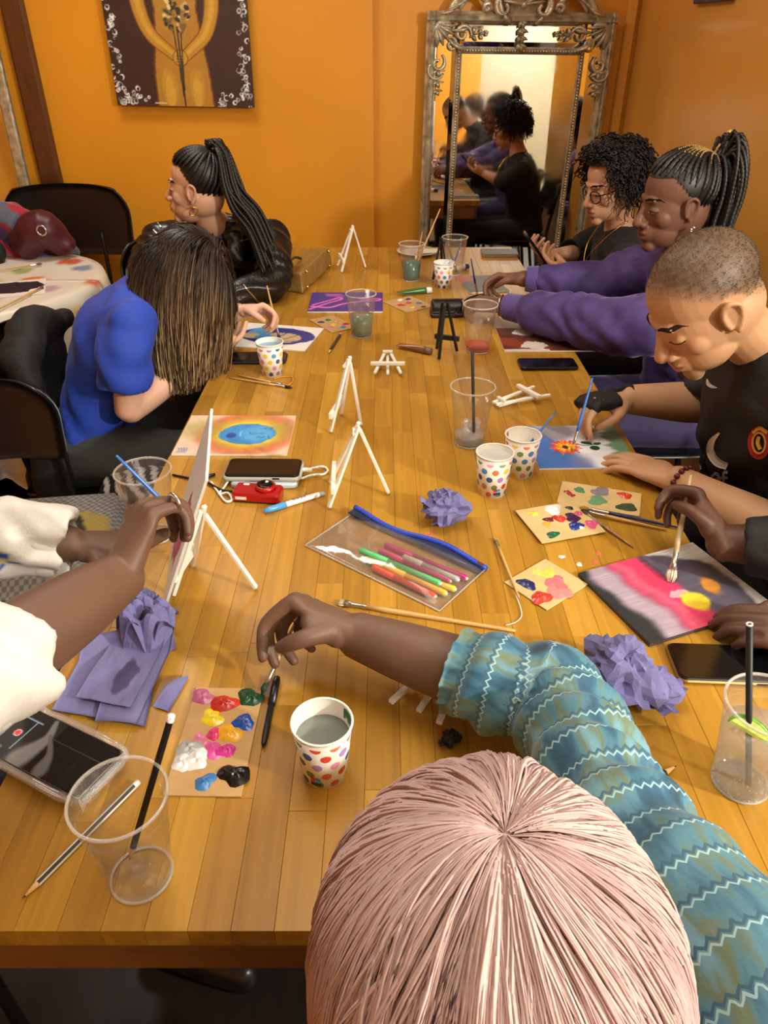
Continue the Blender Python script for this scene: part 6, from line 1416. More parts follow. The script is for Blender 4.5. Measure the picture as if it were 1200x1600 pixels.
# ---- hair builders
def strands(paths, rad, cols, sides=3):
    """paths (N,K,3), rad (K,) or (N,K), cols (N,K,3) sRGB 0..1 -> mesh of thin tubes"""
    N_, K, _ = paths.shape; t = np.gradient(paths, axis=1); t /= np.linalg.norm(t, axis=2)[..., None] + 1e-9
    ref = np.zeros_like(t) + np.array([0.31, 0.77, 0.55]); u = np.cross(t, ref); u /= np.linalg.norm(u, axis=2)[..., None] + 1e-9; b = np.cross(t, u)
    rr = np.broadcast_to(rad, (N_, K))[..., None]
    ring = [paths + rr * (math.cos(a) * u + math.sin(a) * b) for a in np.arange(sides) * 2 * math.pi / sides]
    v = np.stack(ring, axis=2).reshape(-1, 3); c = np.repeat(cols.reshape(N_ * K, 3), sides, axis=0)
    i = np.arange(N_)[:, None, None] * K * sides + np.arange(K - 1)[None, :, None] * sides + np.arange(sides)[None, None, :]
    j = np.arange(N_)[:, None, None] * K * sides + np.arange(K - 1)[None, :, None] * sides + ((np.arange(sides) + 1) % sides)[None, None, :]
    f = np.stack([i, j, j + sides, i + sides], axis=-1).reshape(-1, 4)
    me = bpy.data.meshes.new('strands'); me.vertices.add(len(v)); me.vertices.foreach_set('co', v.ravel())
    me.loops.add(f.size); me.loops.foreach_set('vertex_index', f.ravel().astype(np.int32))
    me.polygons.add(len(f)); me.polygons.foreach_set('loop_start', np.arange(0, f.size, 4, dtype=np.int32)); me.polygons.foreach_set('loop_total', np.full(len(f), 4, np.int32))
    me.polygons.foreach_set('use_smooth', np.ones(len(f), bool)); me.update(); me.validate(); set_col(me, c); return me
def sim(roots, dirs, steps, step, cols_, grav=0.3, keep=0.75):
    """hair falling under gravity and sliding over ellipsoid colliders (4x4 maps unit ball to room)"""
    p = np.array(roots, float); d = np.array(dirs, float); out = [p.copy()]; g = np.array([0, 0, -1.0])
    inv = [np.array(m.inverted()) for m in cols_]; fw = [np.array(m) for m in cols_]
    for k in range(steps):
        d = d * keep + g * grav; d /= np.linalg.norm(d, axis=1)[:, None]; q = p + d * step
        for a, b in zip(inv, fw):
            l = q @ a[:3, :3].T + a[:3, 3]; r_ = np.linalg.norm(l, axis=1); m = r_ < 1
            if m.any(): l[m] = l[m] / r_[m][:, None]; q[m] = l[m] @ b[:3, :3].T + b[:3, 3]
        d = q - p; d /= np.linalg.norm(d, axis=1)[:, None] + 1e-9; p = q; out.append(p.copy())
    return np.stack(out, axis=1)
def ellm(c, r, rot=None): 
    m = Matrix.Translation(c)
    if rot is not None: m = m @ rot
    return m @ Matrix.Diagonal((r[0], r[1], r[2], 1))
def scalp_pts(n, rd, zmin=-0.02, front=0.06, back=-0.05):
    """points on the unit scalp in head space that carry hair"""
    out = []
    while len(out) < n:
        a = rd.uniform(0, 2 * math.pi); z = rd.uniform(-0.7, 1.0); r_ = math.sqrt(1 - z * z); p = np.array((r_ * math.cos(a), r_ * math.sin(a), z))
        q = p * np.array((0.078, 0.098, 0.083)) + np.array((0, -0.014, 0.043))
        line = 0.078 if q[1] > front else (0.078 - (front - q[1]) / (front - back) * (0.078 + 0.055) if q[1] > back else -0.055)
        if q[2] > line: out.append(q)
    return np.array(out)
def braid(mb, pts, r, sub=6, n=7):
    p = catmull(pts, sub); L_ = np.r_[0, np.cumsum(np.linalg.norm(np.diff(p, axis=0), axis=1))]; m = max(6, int(L_[-1] / 0.0045)); s_ = np.linspace(0, L_[-1], m)
    q = np.stack([np.interp(s_, L_, p[:, i]) for i in range(3)], axis=1); tp = np.minimum(1, (L_[-1] - s_) / 0.03 + 0.35) * np.minimum(1, s_ / 0.03 + 0.25)
    mb.tube(q, (r * (1 + 0.22 * np.sin(s_ * 2 * math.pi / 0.011)) * tp).tolist(), n=n)
def sleeve(mb, pts, radii, **kw): mb.limb([tuple(q) for q in pts], radii, n=24, **kw)
def ribbon_on(P_, name, pts, wd, m, off=0.0015, closed=False):
    """printed stripe laid on the clothing where the photo shows it"""
    p = catmull(pts, 6); t = np.gradient(p, axis=0); nrm = np.stack([-t[:, 1], t[:, 0]], axis=1); nrm /= np.linalg.norm(nrm, axis=1)[:, None] + 1e-9
    ww = np.interp(np.linspace(0, 1, len(p)), np.linspace(0, 1, len(wd)), wd) if np.ndim(wd) else np.full(len(p), wd)
    rows = []
    for s_ in (-0.5, -0.17, 0.17, 0.5):
        row = []
        for i in range(len(p)):
            x, f, d = ray(*(p[i] + nrm[i] * ww[i] * s_)); dr = V((x, f, -d)).normalized(); h = P_.bv.ray_cast(V((0, 0, CAM_Z)), dr)
            row.append(None if h[0] is None else tuple(h[0] - dr * off))
        rows.append(row)
    ok = [i for i in range(len(p)) if all(r_[i] is not None for r_ in rows)]
    if len(ok) < 2: return
    g = np.array([[r_[i] for i in ok] for r_ in rows]); return part(name, MB().slab(g[::-1], 0.0006), m, P_.garment, world=True)

# ------------------------------------------------------------------ 1  the pink-haired painter in front
p1 = Person('person with pale pink hair and teal patterned sleeve painting nearest the camera', (0.10, 0.02, 0), (110, 82, 66))
HO_ = V((0.068, 0.232, 1.020)); HC = HO_ - (HT((0, 0, 0), 0, -38) @ V((0, -0.014, 0.030))); T = HT(HC, 0, -38)
p1.head(T, (0.09, 0.10, 0.93)); p1.trunk((0.10, 0.06, 0.76), (0.10, -0.02, 0.50), (-0.08, 0.03, 0.82), (0.275, 0.19, 0.93))
sh, el, wr = V((0.270, 0.22, 0.92)), V((0.205, 0.618, 0.835)), V((-0.034, 0.742, 0.832))
h1 = p1.arm(sh, el, wr, True, dict(d=(-0.84, 0.44, 0.22), n=(-0.30, -0.55, -0.78), curls=((66, 40, 14), (74, 46, 18), (80, 50, 22), (84, 54, 26)), s=1.10, thumb=(0.072, 0.036, 0.052)), r=(0.05, 0.046, 0.045, 0.032))
p1.arm((-0.08, 0.03, 0.82), (-0.14, 0.20, 0.66), (0.02, 0.36, 0.66), False, dict(d=(1, 0.3, 0), n=(0, 0, -1), curls=RELAX))
p1.finish(0.003); p1.face((120, 60, 56))
M_teal, nt, b = new_mat('teal_zigzag_cloth'); N, L = nt.nodes, nt.links
def MT(op, a, c=None, N=N, L=L):
    n = N.new('ShaderNodeMath'); n.operation = op
    for i, q in enumerate((a, c)):
        if q is None: continue
        if isinstance(q, (int, float)): n.inputs[i].default_value = q
        else: L.new(q, n.inputs[i])
    return n.outputs[0]
at_s = N.new('ShaderNodeAttribute'); at_s.attribute_name = 'along'; at_a = N.new('ShaderNodeAttribute'); at_a.attribute_name = 'around'
S_, A_ = at_s.outputs['Fac'], at_a.outputs['Fac']
zig = MT('MULTIPLY', MT('PINGPONG', A_, 0.0055), 0.75)
ph = MT('FRACT', MT('DIVIDE', MT('ADD', S_, zig), 0.030))
ln = MT('LESS_THAN', MT('ABSOLUTE', MT('SUBTRACT', ph, 0.5)), 0.036); ln2 = MT('LESS_THAN', MT('ABSOLUTE', MT('SUBTRACT', ph, 0.64)), 0.05)
cv = N.new('ShaderNodeCombineXYZ'); L.new(MT('MULTIPLY', A_, 26.0), cv.inputs[0]); L.new(MT('MULTIPLY', S_, 9.0), cv.inputs[1])
nz = N.new('ShaderNodeTexNoise'); nz.inputs['Scale'].default_value = 1.0; nz.inputs['Detail'].default_value = 5; L.new(cv.outputs[0], nz.inputs['Vector'])
cr = N.new('ShaderNodeValToRGB'); el_ = cr.color_ramp.elements
el_[0].position = 0.3; el_[0].color = rgba((34, 66, 84)); el_[1].position = 0.74; el_[1].color = rgba((126, 164, 172))
for q, c_ in ((0.42, (44, 94, 122)), (0.50, (76, 128, 146)), (0.56, (100, 116, 84)), (0.63, (100, 148, 164))): e = el_.new(q); e.color = rgba(c_)
L.new(nz.outputs['Fac'], cr.inputs[0])
m1 = N.new('ShaderNodeMixRGB'); L.new(ln, m1.inputs[0]); L.new(cr.outputs[0], m1.inputs[1]); m1.inputs[2].default_value = rgba((150, 188, 192))
m2_ = N.new('ShaderNodeMixRGB'); L.new(ln2, m2_.inputs[0]); L.new(m1.outputs[0], m2_.inputs[1]); m2_.inputs[2].default_value = rgba((48, 92, 114))
L.new(m2_.outputs[0], b.inputs['Base Color']); b.inputs['Roughness'].default_value = 0.6; b.inputs['Sheen Weight'].default_value = 0.15
bp = N.new('ShaderNodeBump'); bp.inputs['Strength'].default_value = 0.5; bp.inputs['Distance'].default_value = 0.002; L.new(MT('ADD', ln, MT('MULTIPLY', ln2, -1.0)), bp.inputs['Height']); L.new(bp.outputs[0], b.inputs['Normal'])
sp = [V((0.30, 0.14, 0.92)), sh + V((0.0, 0.05, 0.0)), sh.lerp(el, 0.55) + V((-0.010, 0, 0.0)), el + V((0.004, 0.002, 0.0)), el.lerp(wr, 0.17), el.lerp(wr, 0.33), el.lerp(wr, 0.465)]
def arm_attr(me, path=catmull([tuple(q) for q in sp], 12)):
    v = co(me) + np.array(p1.root.location) * 0; Ls = np.r_[0, np.cumsum(np.linalg.norm(np.diff(path, axis=0), axis=1))]
    dist = ((v[:, None, :] - path[None, :, :]) ** 2).sum(2); k = dist.argmin(1); tg = np.gradient(path, axis=0); tg /= np.linalg.norm(tg, axis=1)[:, None]
    u = np.cross(tg, np.array([0, 0, 1.0])); u /= np.linalg.norm(u, axis=1)[:, None]; w2 = np.cross(u, tg)
    dv = v - path[k]; along = Ls[k] + (dv * tg[k]).sum(1); ang = np.arctan2((dv * u[k]).sum(1), (dv * w2[k]).sum(1)) * 0.07
    for nm, arr in (('along', along), ('around', ang + 1.0)):
        a = me.attributes.new(nm, 'FLOAT', 'POINT'); a.data.foreach_set('value', arr)
def tealfold(me):
    v = co(me); n = normals(me); arm_attr(me); s_ = np.empty(len(v)); me.attributes['along'].data.foreach_get('value', s_); a = np.empty(len(v)); me.attributes['around'].data.foreach_get('value', a); a = (a - 1) / 0.07
    d = 0.0055 * np.sin(s_ * 95 + 2.2 * np.sin(a * 1.0 + s_ * 14) + 1.2 * a) * sstep(0.10, 0.26, s_) * (1 - sstep(0.62, 0.68, s_)) + 0.004 * n3(v, 22, 4.0)
    set_co(me, v + n * d[:, None])
mb = p1.torso_mb(1.0); sleeve(mb, sp, [0.078, 0.068, 0.060, 0.063, 0.062, 0.058, 0.051], sub=5, hollow=0.03)
sleeve(mb, [(-0.08, 0.03, 0.81), (-0.14, 0.20, 0.66), (-0.05, 0.30, 0.66)], [0.075, 0.07, 0.05], hollow=0.02)
p1.wear('blouse', mb, M_teal, 0.005, 3, attr=tealfold)
cuff = MB(); ax = (sp[6] - sp[5]).normalized(); c0 = sp[6]
uu = ax.cross(V((0, 0, 1))).normalized(); vv = uu.cross(ax); K = 64
g = np.array([[tuple(c0 + ax * (-0.030 + 0.034 * t) + (uu * math.cos(2 * math.pi * j / K) + vv * math.sin(2 * math.pi * j / K)) * (0.0545 - 0.003 * math.sin(t * 3.1) + 0.0022 * math.sin(j * 1.9 + 2 * math.sin(j * .6)) * (0.5 + t))) for j in range(K + 1)] for t in np.linspace(0, 1, 7)])
cme = MB().slab(g, 0.0025).mesh('c'); arm_attr(cme); part('cuff', cme, M_teal, p1.root, world=True)
p1.legs((-0.02, 0.30, 0.50), (0.22, 0.30, 0.50), (-0.02, 0.28, 0.06), (0.22, 0.28, 0.06), pm('dark_trousers', (22, 22, 26), 0.8))
chair((0.10, -0.05, 0), 0, 'black chair under the pink-haired painter', bh=0.74)
# pink hair: fine clumped strands running from the whorl
rp = np.random.RandomState(3); NS, KS = 12500, 8
HR = np.array((0.113, 0.126, 0.120)); HO = np.array(HO_)
ncl = 420; cph = np.sort(rp.rand(ncl)) * 2 * math.pi; coff = rp.rand(ncl); cben = rp.randn(ncl) * 0.10
ci = rp.randint(0, ncl, NS); sp_ = (rp.rand(NS) + rp.rand(NS) - 1) * 0.9; phi0 = cph[ci] + sp_ * 0.050
th0 = 0.01 + 1.15 * rp.rand(NS) ** 0.75; ln_ = 0.40 + 0.70 * rp.rand(NS)
tt = np.linspace(0, 1, KS)[None, :]; th = np.minimum(th0[:, None] + tt * ln_[:, None], 2.3)
lob = np.sin(13 * phi0 + 2.5 * np.sin(3 * phi0 + 1) + 1.5 * np.sin(7 * phi0))
swirl = phi0[:, None] + 0.20 * np.sin(th * 1.3) + cben[ci][:, None] * th + 0.12 * np.sin(phi0 * 4 + 1)[:, None] * th + 0.025 * np.sin(th * 6 + ci[:, None])
rr = 1.0 - 0.05 * np.exp(-(th / 0.13) ** 2) + 0.036 * (coff[ci][:, None] - 0.5) * sstep(0.12, 0.7, th) - 0.022 * (np.abs(sp_)[:, None] ** 2) * sstep(0.1, 0.5, th) + 0.012 * np.sin(4 * phi0[:, None] + 3 * th) + 0.016 * lob[:, None] * sstep(0.2, 0.8, th) + rp.rand(NS)[:, None] * 0.014
rr = rr - 0.022 * (1 - tt) ** 2 * (th0[:, None] > 0.2)
axis_rot = np.array(Matrix.Rotation(R(-8), 3, 'X') @ Matrix.Rotation(R(0), 3, 'Y'))
pts = np.stack([np.sin(th) * np.cos(swirl), np.sin(th) * np.sin(swirl), np.cos(th)], axis=2) @ axis_rot.T * rr[..., None] * HR + HO
c1, c2, c3 = np.array((204, 174, 170)) / 255, np.array((184, 148, 148)) / 255, np.array((220, 200, 190)) / 255
mixv = rp.rand(NS)[:, None, None] * 0.4 + 0.6 * coff[ci][:, None, None]
cols = c2 * (1 - mixv) + c1 * mixv; wv_ = np.clip((np.sin(ci * 12.9898) * 0.5 + 0.5), 0, 1)[:, None, None] * 0.5; cols = cols * (1 - wv_) + c3 * wv_; cols = np.broadcast_to(cols * (0.95 + 0.05 * lob)[:, None, None], (NS, KS, 3))  # groove shade put into the strand colour: darker where the locks sink
part('hair', strands(pts, 0.00105 * np.interp(tt[0], (0, 0.2, 0.8, 1), (0.5, 1, 1, 0.3)), cols), am('wig_hair', 0.6, spec=0.25), p1.root, 'pale pink bobbed hair radiating from a whorl', world=True)
mb = MB().ell(tuple(HO), tuple(HR * 0.955), nu=40, nv=26, rot=None); part('hair_cap', mb, pm('pink_hair_base', (186, 152, 150), 0.7), p1.root, world=True)

# ------------------------------------------------------------------ 2  white t-shirt, left front
p2 = Person('person in a white t-shirt at the left edge painting the upright canvas', (-0.74, 0.82, 0), (106, 77, 61))
p2.head(HT((-0.68, 0.70, 1.36), -80, -18), (-0.76, 0.72, 1.19)); p2.trunk((-0.72, 0.80, 0.94), (-0.71, 0.86, 0.52), (-0.82, 0.95, 1.04), (-0.70, 0.50, 1.10))
sh, el, wr = V((-0.70, 0.50, 1.10)), V((-0.435, 0.465, 0.985)), V((-0.328, 0.725, 0.945))
h2 = p2.arm(sh, el, wr, True, dict(d=(0.20, 0.62, 0.50), n=(0.62, 0.42, -0.42), curls=((62, 66, 30), (62, 70, 30), (60, 70, 34), (52, 66, 34)), s=1.04, thumb=(0.075, 0.020, 0.045)), r=(0.052, 0.048, 0.048, 0.031))
p2.arm((-0.82, 0.95, 1.04), (-0.68, 0.97, 0.84), (-0.52, 1.00, 0.80), False, dict(d=(0.9, 0.35, -0.2), n=(0.3, 0, -1), curls=FIST), r=(0.050, 0.044, 0.042, 0.030))
p2.finish(0.003); p2.face((110, 60, 54))
M_wht = am('white_cotton', 0.8, bump=0.3, bscale=300)
mb = p2.torso_mb(1.08)
sleeve(mb, [sh + V((-0.02, 0, 0.01)), sh.lerp(el, 0.5), el + V((-0.01, 0.0, -0.002)), el.lerp(wr, 0.22) + V((0, 0, -0.004)), el.lerp(wr, 0.40) + V((-0.002, 0, -0.012))], [0.08, 0.072, 0.064, 0.064, (0.070, 0.066)], hollow=0.06)
sleeve(mb, [(-0.82, 0.95, 1.02), (-0.74, 0.965, 0.90), (-0.66, 0.975, 0.84), (-0.515, 0.985, 0.808)], [0.075, 0.068, 0.062, 0.060], hollow=0.05)
def whitecol(v):
    c = np.zeros((len(v), 3)) + np.array((216, 213, 206)) / 255; d = np.hypot(v[:, 1] - 0.86, (v[:, 2] - 0.84) * 0.8) + 0.03 * n3(v, 25, 2)
    m = ((d < 0.06) & (v[:, 0] > -0.72)); k = np.sin(v[:, 2] * 160 + 6 * n3(v, 30, 5)) > 0.2
    c[m] = np.array((52, 92, 172)) / 255; c[m & k] = np.array((226, 214, 150)) / 255; return c
def wfold(me):
    v = co(me); n = normals(me); d = 0.006 * np.sin(70 * (v[:, 0] * 0.7 + v[:, 2] * 0.9 + v[:, 1] * 0.4) + 7 * n3(v, 7, 2)) + 0.006 * n3(v, 12, 6) + 0.002 * n3(v, 30, 3); set_co(me, v + n * d[:, None])
p2.wear('t_shirt', mb, M_wht, 0.006, 3, col=whitecol, attr=wfold)
p2.legs((-0.40, 0.74, 0.50), (-0.40, 0.92, 0.50), (-0.40, 0.74, 0.06), (-0.40, 0.92, 0.06), pm('blue_denim', (52, 60, 80), 0.8))
chair((-0.84, 0.80, 0), R(-90), 'black chair under the person in the white t-shirt', bh=0.80)
part('ring', MB().tube([tuple(h2['W'] + h2['d'] * 0.082 * 1.04 + h2['l'] * -0.0285 + (h2['d'] * 0.022 + h2['n'] * 0.020) * 1.04 + (h2['l'] * math.cos(a) + (h2['n'] * 0.70 - h2['d'] * 0.71) * math.sin(a)) * 0.0108) for a in np.linspace(0, 6.283, 25)], 0.0032, n=8, closed=True, cap=False), M_steel, p2.root, 'wide silver ring', world=True)
hr = MB().ell((0, -0.026, 0.056), (0.085, 0.097, 0.085), m=p2.T, nu=28, nv=18); part('hair', rumple(fuse(hr, 0.005, 1), 0.004, 60, 2), pm('short_black_hair', (22, 18, 16), 0.8), p2.root, world=True)

# ------------------------------------------------------------------ 3  blue t-shirt, long hair
p3 = Person('woman in a royal blue t-shirt with long streaked brown hair bent over her canvas', (-0.80, 1.88, 0), (222, 176, 150), 0.93)
T3 = HT((-0.520, 1.95, 0.970), -84, -46, 0, 0.97)
p3.head(T3, (-0.630, 1.93, 0.945)); p3.trunk((-0.71, 1.91, 0.83), (-0.84, 1.89, 0.53), (-0.63, 2.08, 0.915), (-0.63, 1.765, 0.915))
p3.arm((-0.63, 1.765, 0.915), (-0.655, 1.735, 0.705), (-0.49, 1.925, 0.782), True, dict(d=(0.62, 0.75, 0.06), n=(-0.2, 0.2, 1.0), curls=((18, 20, 12), (14, 18, 10), (16, 20, 12), (20, 24, 14)), s=0.92, thumb=(0.085, 0.05, 0.02)), r=(0.044, 0.040, 0.036, 0.026))
h3 = p3.arm((-0.63, 2.08, 0.915), (-0.60, 2.20, 0.74), (-0.425, 2.125, 0.835), False, dict(d=(0.86, 0.02, 0.08), n=(0.15, -0.55, -0.80), curls=((44, 52, 22), (52, 56, 26), (60, 60, 30), (64, 60, 34)), s=0.92, thumb=(0.082, 0.022, 0.045)), r=(0.044, 0.040, 0.036, 0.026))
p3.finish(0.003); p3.face((196, 110, 104), (70, 48, 36))
M_bluet = pm('royal_blue_cotton', (34, 66, 176), 0.75, var=0.06, scale=30, bump=0.3, bscale=400, sheen=0.1)
mb = p3.torso_mb(1.03, belly=0.95)
sleeve(mb, [(-0.63, 1.80, 0.91), (-0.645, 1.745, 0.85), (-0.655, 1.735, 0.765)], [0.068, 0.066, 0.066], hollow=0.04)
sleeve(mb, [(-0.63, 2.05, 0.91), (-0.61, 2.13, 0.85), (-0.60, 2.17, 0.80)], [0.072, 0.075, 0.073], hollow=0.04)
def bfold(me):
    v = co(me); n = normals(me); d = 0.004 * np.sin(70 * (v[:, 0] * 0.5 + v[:, 2] * 0.8 - v[:, 1] * 0.4) + 5 * n3(v, 6, 2)) + 0.005 * n3(v, 12, 6); set_co(me, v + n * d[:, None])
p3.wear('t_shirt', mb, M_bluet, 0.006, 3, attr=bfold)
p3.legs((-0.42, 1.95, 0.54), (-0.42, 1.76, 0.54), (-0.42, 1.95, 0.06), (-0.42, 1.78, 0.06), pm('faded_black_denim', (58, 62, 60), 0.8, var=0.25, scale=12, bump=0.4, bscale=500), r=0.085)
rd = random.Random(5); ns = 6000; q = scalp_pts(ns, rd); n0 = q - np.array((0, -0.014, 0.043)); n0 /= np.linalg.norm(n0, axis=1)[:, None]
tan = np.stack([np.sign(q[:, 0] + 1e-6) * 0.55 + 0 * q[:, 0], -0.30 + 0 * q[:, 0] - 0.6 * (q[:, 1] < 0.03), -0.35 + 0 * q[:, 0]], axis=1)
fr_ = (q[:, 1] > 0.045) & (np.abs(q[:, 0]) < 0.045); tan[fr_] = np.array((0.0, 0.7, -0.75)) # fringe
A3 = np.array(T3); roots = q @ A3[:3, :3].T + A3[:3, 3]; dirs = (tan + 0.06 * n0) @ A3[:3, :3].T; dirs /= np.linalg.norm(dirs, axis=1)[:, None]
rs_ = np.random.RandomState(8); dirs += 0.05 * rs_.randn(*dirs.shape)
cl = [T3 @ ellm((0, -0.014, 0.043), (0.090, 0.108, 0.096)), T3 @ ellm((0, 0.02, -0.02), (0.074, 0.080, 0.10)), ellm((-0.72, 1.91, 0.82), (0.13, 0.155, 0.13))]
KS = 16; path = sim(roots, dirs, KS - 1, 0.0250, cl, grav=0.34, keep=0.78); path[:, :, 0] += (-0.555 - path[:, :, 0]) * 0.38 * np.linspace(0, 1, KS)[None, :] ** 1.5 * (path[:, -1:, 0] > -0.60)
nst = np.where(fr_, 9, KS); w_i = np.floor(rs_.rand(ns) * 90).astype(int); coh = (np.sin(w_i * 7.13) * 0.5 + 0.5)
path[:, :, 0] += (0.010 * np.sin(np.linspace(0, 5, KS)[None, :] + w_i[:, None]) * np.linspace(0, 1, KS)[None, :]); path[:, :, 1] += (0.014 * np.sin(np.linspace(0, 4, KS)[None, :] + 1.7 * w_i[:, None]) * np.linspace(0, 1, KS)[None, :])
lenf = np.where(fr_, 0.32, 0.86 + 0.14 * rs_.rand(ns)); idx = np.linspace(0, 1, KS)[None, :] * lenf[:, None] * (KS - 1); i0 = np.clip(np.floor(idx).astype(int), 0, KS - 2); f_ = (idx - i0)[..., None]; ar = np.arange(ns)[:, None]
path = path[ar, i0] * (1 - f_) + path[ar, i0 + 1] * f_
path[..., 2] = np.maximum(path[..., 2], 0.72)
dk, md, lt = np.array((44, 32, 24)) / 255, np.array((104, 80, 56)) / 255, np.array((200, 168, 122)) / 255
tv = idx[..., None] / (KS - 1); str_ = coh[:, None, None] * 0.7 + 0.3 * rs_.rand(ns)[:, None, None]
k1 = sstep(0.12, 0.55, tv) * (0.35 + 0.65 * str_); k2 = sstep(0.22, 0.8, tv) * sstep(0.30, 0.85, str_) * (~fr_)[:, None, None]
cols = dk * (1 - k1) + md * k1; cols = cols * (1 - k2) + lt * k2
part('hair', strands(path, 0.00095, cols), M_hair, p3.root, 'long brown hair with blonde streaks', world=True)
mb = MB().ell((0, -0.016, 0.043), (0.080, 0.101, 0.087), m=T3, nu=32, nv=20); v = mb.verts(); Li = np.array(T3.inverted())
part('hair_cap', mb, pm('brown_hair_base', (40, 29, 22), 0.6), p3.root, world=True) if False else None

# ------------------------------------------------------------------ 4  leather jacket, braids
p4 = Person('woman in a black leather jacket with a high braided ponytail looking to the left', (-0.62, 2.84, 0), (206, 160, 130), 0.94)
T4 = HT((-0.620, 2.62, 1.085), 84, 2, 0, 0.97)
p4.head(T4, (-0.590, 2.70, 0.955)); p4.trunk((-0.60, 2.78, 0.82), (-0.64, 2.86, 0.52), (-0.40, 2.74, 0.91), (-0.79, 2.70, 0.91))
p4.arm((-0.40, 2.74, 0.91), (-0.385, 2.52, 0.795), (-0.53, 2.40, 0.785), False, dict(d=(-0.9, -0.2, 0), n=(0, 0, -1), curls=RELAX, s=0.9))
p4.arm((-0.79, 2.70, 0.91), (-0.80, 2.50, 0.80), (-0.62, 2.42, 0.80), True, dict(d=(0.9, -0.1, 0), n=(0, 0, -1), curls=RELAX, s=0.9))
p4.finish(0.003); p4.face((186, 104, 96), (50, 34, 26), eye=0.55)
M_leath = pm('black_leather', (17, 16, 17), 0.30, var=0.2, scale=40, bump=0.35, bscale=120, spec=0.6)
mb = p4.torso_mb(1.04)
sleeve(mb, [(-0.41, 2.74, 0.90), (-0.385, 2.62, 0.85), (-0.385, 2.52, 0.802), (-0.46, 2.46, 0.80), (-0.51, 2.42, 0.79)], [0.072, 0.066, 0.058, 0.050, 0.042], hollow=0.02)
sleeve(mb, [(-0.78, 2.70, 0.90), (-0.81, 2.6, 0.85), (-0.80, 2.50, 0.81), (-0.72, 2.46, 0.80), (-0.65, 2.43, 0.795)], [0.072, 0.066, 0.058, 0.050, 0.042], hollow=0.02)
for s_ in (-1, 1): mb.limb([p4.neck + V((s_ * 0.06, 0.0, 0.015)), p4.neck + V((s_ * 0.075, -0.06, -0.03)), p4.neck + V((s_ * 0.085, -0.085, -0.12))], [(0.02, 0.03), (0.02, 0.035), (0.014, 0.028)], n=14)
def lfold(me):
    v = co(me); n = normals(me); d = 0.0045 * np.sin(85 * (v[:, 1] * 0.8 + v[:, 2]) + 6 * n3(v, 9, 2)) + 0.003 * n3(v, 18, 6); set_co(me, v + n * d[:, None])
p4.wear('leather_jacket', mb, M_leath, 0.006, 2, attr=lfold)
for pts in ([(239, 341), (247, 349), (252, 355)], [(240, 358), (246, 366)], [(375, 376), (383, 374), (388, 372)], [(380, 445), (393, 460), (405, 473)]): ribbon_on(p4, 'zip', pts, 2.4, M_steel)
p4.legs((-0.52, 2.5, 0.52), (-0.70, 2.5, 0.52), (-0.52, 2.5, 0.06), (-0.72, 2.5, 0.06), pm('dark_trousers', (22, 22, 26), 0.8))
M_braid = pm('black_braid', (20, 17, 16), 0.45, var=0.3, scale=300)
mb = MB(); rd = random.Random(9); L4 = lambda x, y, z: tuple(T4 @ V((x, y, z)))
knot = (0.0, -0.060, 0.128)
for k in range(26):                 # rows drawn up to the ponytail
    a = -math.pi + 2 * math.pi * (k + 0.5) / 26; ca, sa = math.cos(a), math.sin(a)
    x0 = 0.079 * sa; y0 = 0.066 * ca - 0.014; z0 = 0.078 if ca > 0.55 else (0.050 + 0.05 * max(ca, -0.4) - 0.045 * (ca < 0) * min(1, -ca * 2))
    pts = []
    for t in np.linspace(0, 1, 6):
        p = np.array((x0 * (1 - t) + knot[0] * t, y0 * (1 - t) + knot[1] * t, z0 * (1 - t) + 0.12 * t)); c = np.array((0, -0.014, 0.043)); dv = (p - c) / np.array((0.081, 0.102, 0.088)); rr_ = np.linalg.norm(dv)
        p = c + (p - c) / rr_ * (0.97 + 0.10 * min(t, 0.5)) if t < 0.85 else np.array(knot) * 1.0; pts.append(L4(*p))
    braid(mb, pts, 0.0062)
for k in range(34):                 # falling braids
    a = rd.uniform(0, 6.28); rr_ = rd.uniform(0.2, 1.0); base = V(L4(knot[0] + 0.016 * rr_ * math.cos(a), knot[1] + 0.016 * rr_ * math.sin(a), knot[2] + 0.004))
    ox, oy = rd.uniform(-0.03, 0.02), rd.uniform(-0.07, 0.05); L_ = rd.uniform(0.75, 1.0)
    up = base + V((0.010 + 0.02 * rr_ * math.cos(a), 0.03 * rr_ * math.sin(a), 0.014 + 0.010 * rd.random()))
    pts = [base, up, base + V((0.042 + ox * 0.5, oy * 0.5, -0.015)), base + V((0.062 + ox, oy - 0.02, -0.10)), base + V((0.085 + ox, oy - 0.03, -0.18 * L_)), base + V((0.135 + ox * 1.1, oy - 0.05, -0.25 * L_)), base + V((0.180 + ox * 1.1, oy - 0.09, -0.37 * L_))]
    braid(mb, [tuple(q_) for q_ in pts], rd.uniform(0.0048, 0.0064), n=6)
part('braids', mb, M_braid, p4.root, 'long black braids in a high ponytail', world=True)
capm = MB().ell((0, -0.017, 0.046), (0.0775, 0.096, 0.081), m=T4, nu=80, nv=50)
def cap_cut(mb, T, fn):
    v = mb.verts(); Li = np.array(T.inverted()); h = v @ Li[:3, :3].T + Li[:3, 3]; keep = fn(h); f = [q for q in mb.f if all(keep[i] for i in q)]
    return MB().add(v, f, True)
hairline = lambda h: h[:, 2] > np.where(h[:, 1] > 0.035, 0.080, np.where(h[:, 1] > -0.045, 0.080 - (0.035 - h[:, 1]) / 0.08 * 0.115, -0.045))
part('scalp_hair', cap_cut(capm, T4, hairline), M_braid, p4.root, world=True)
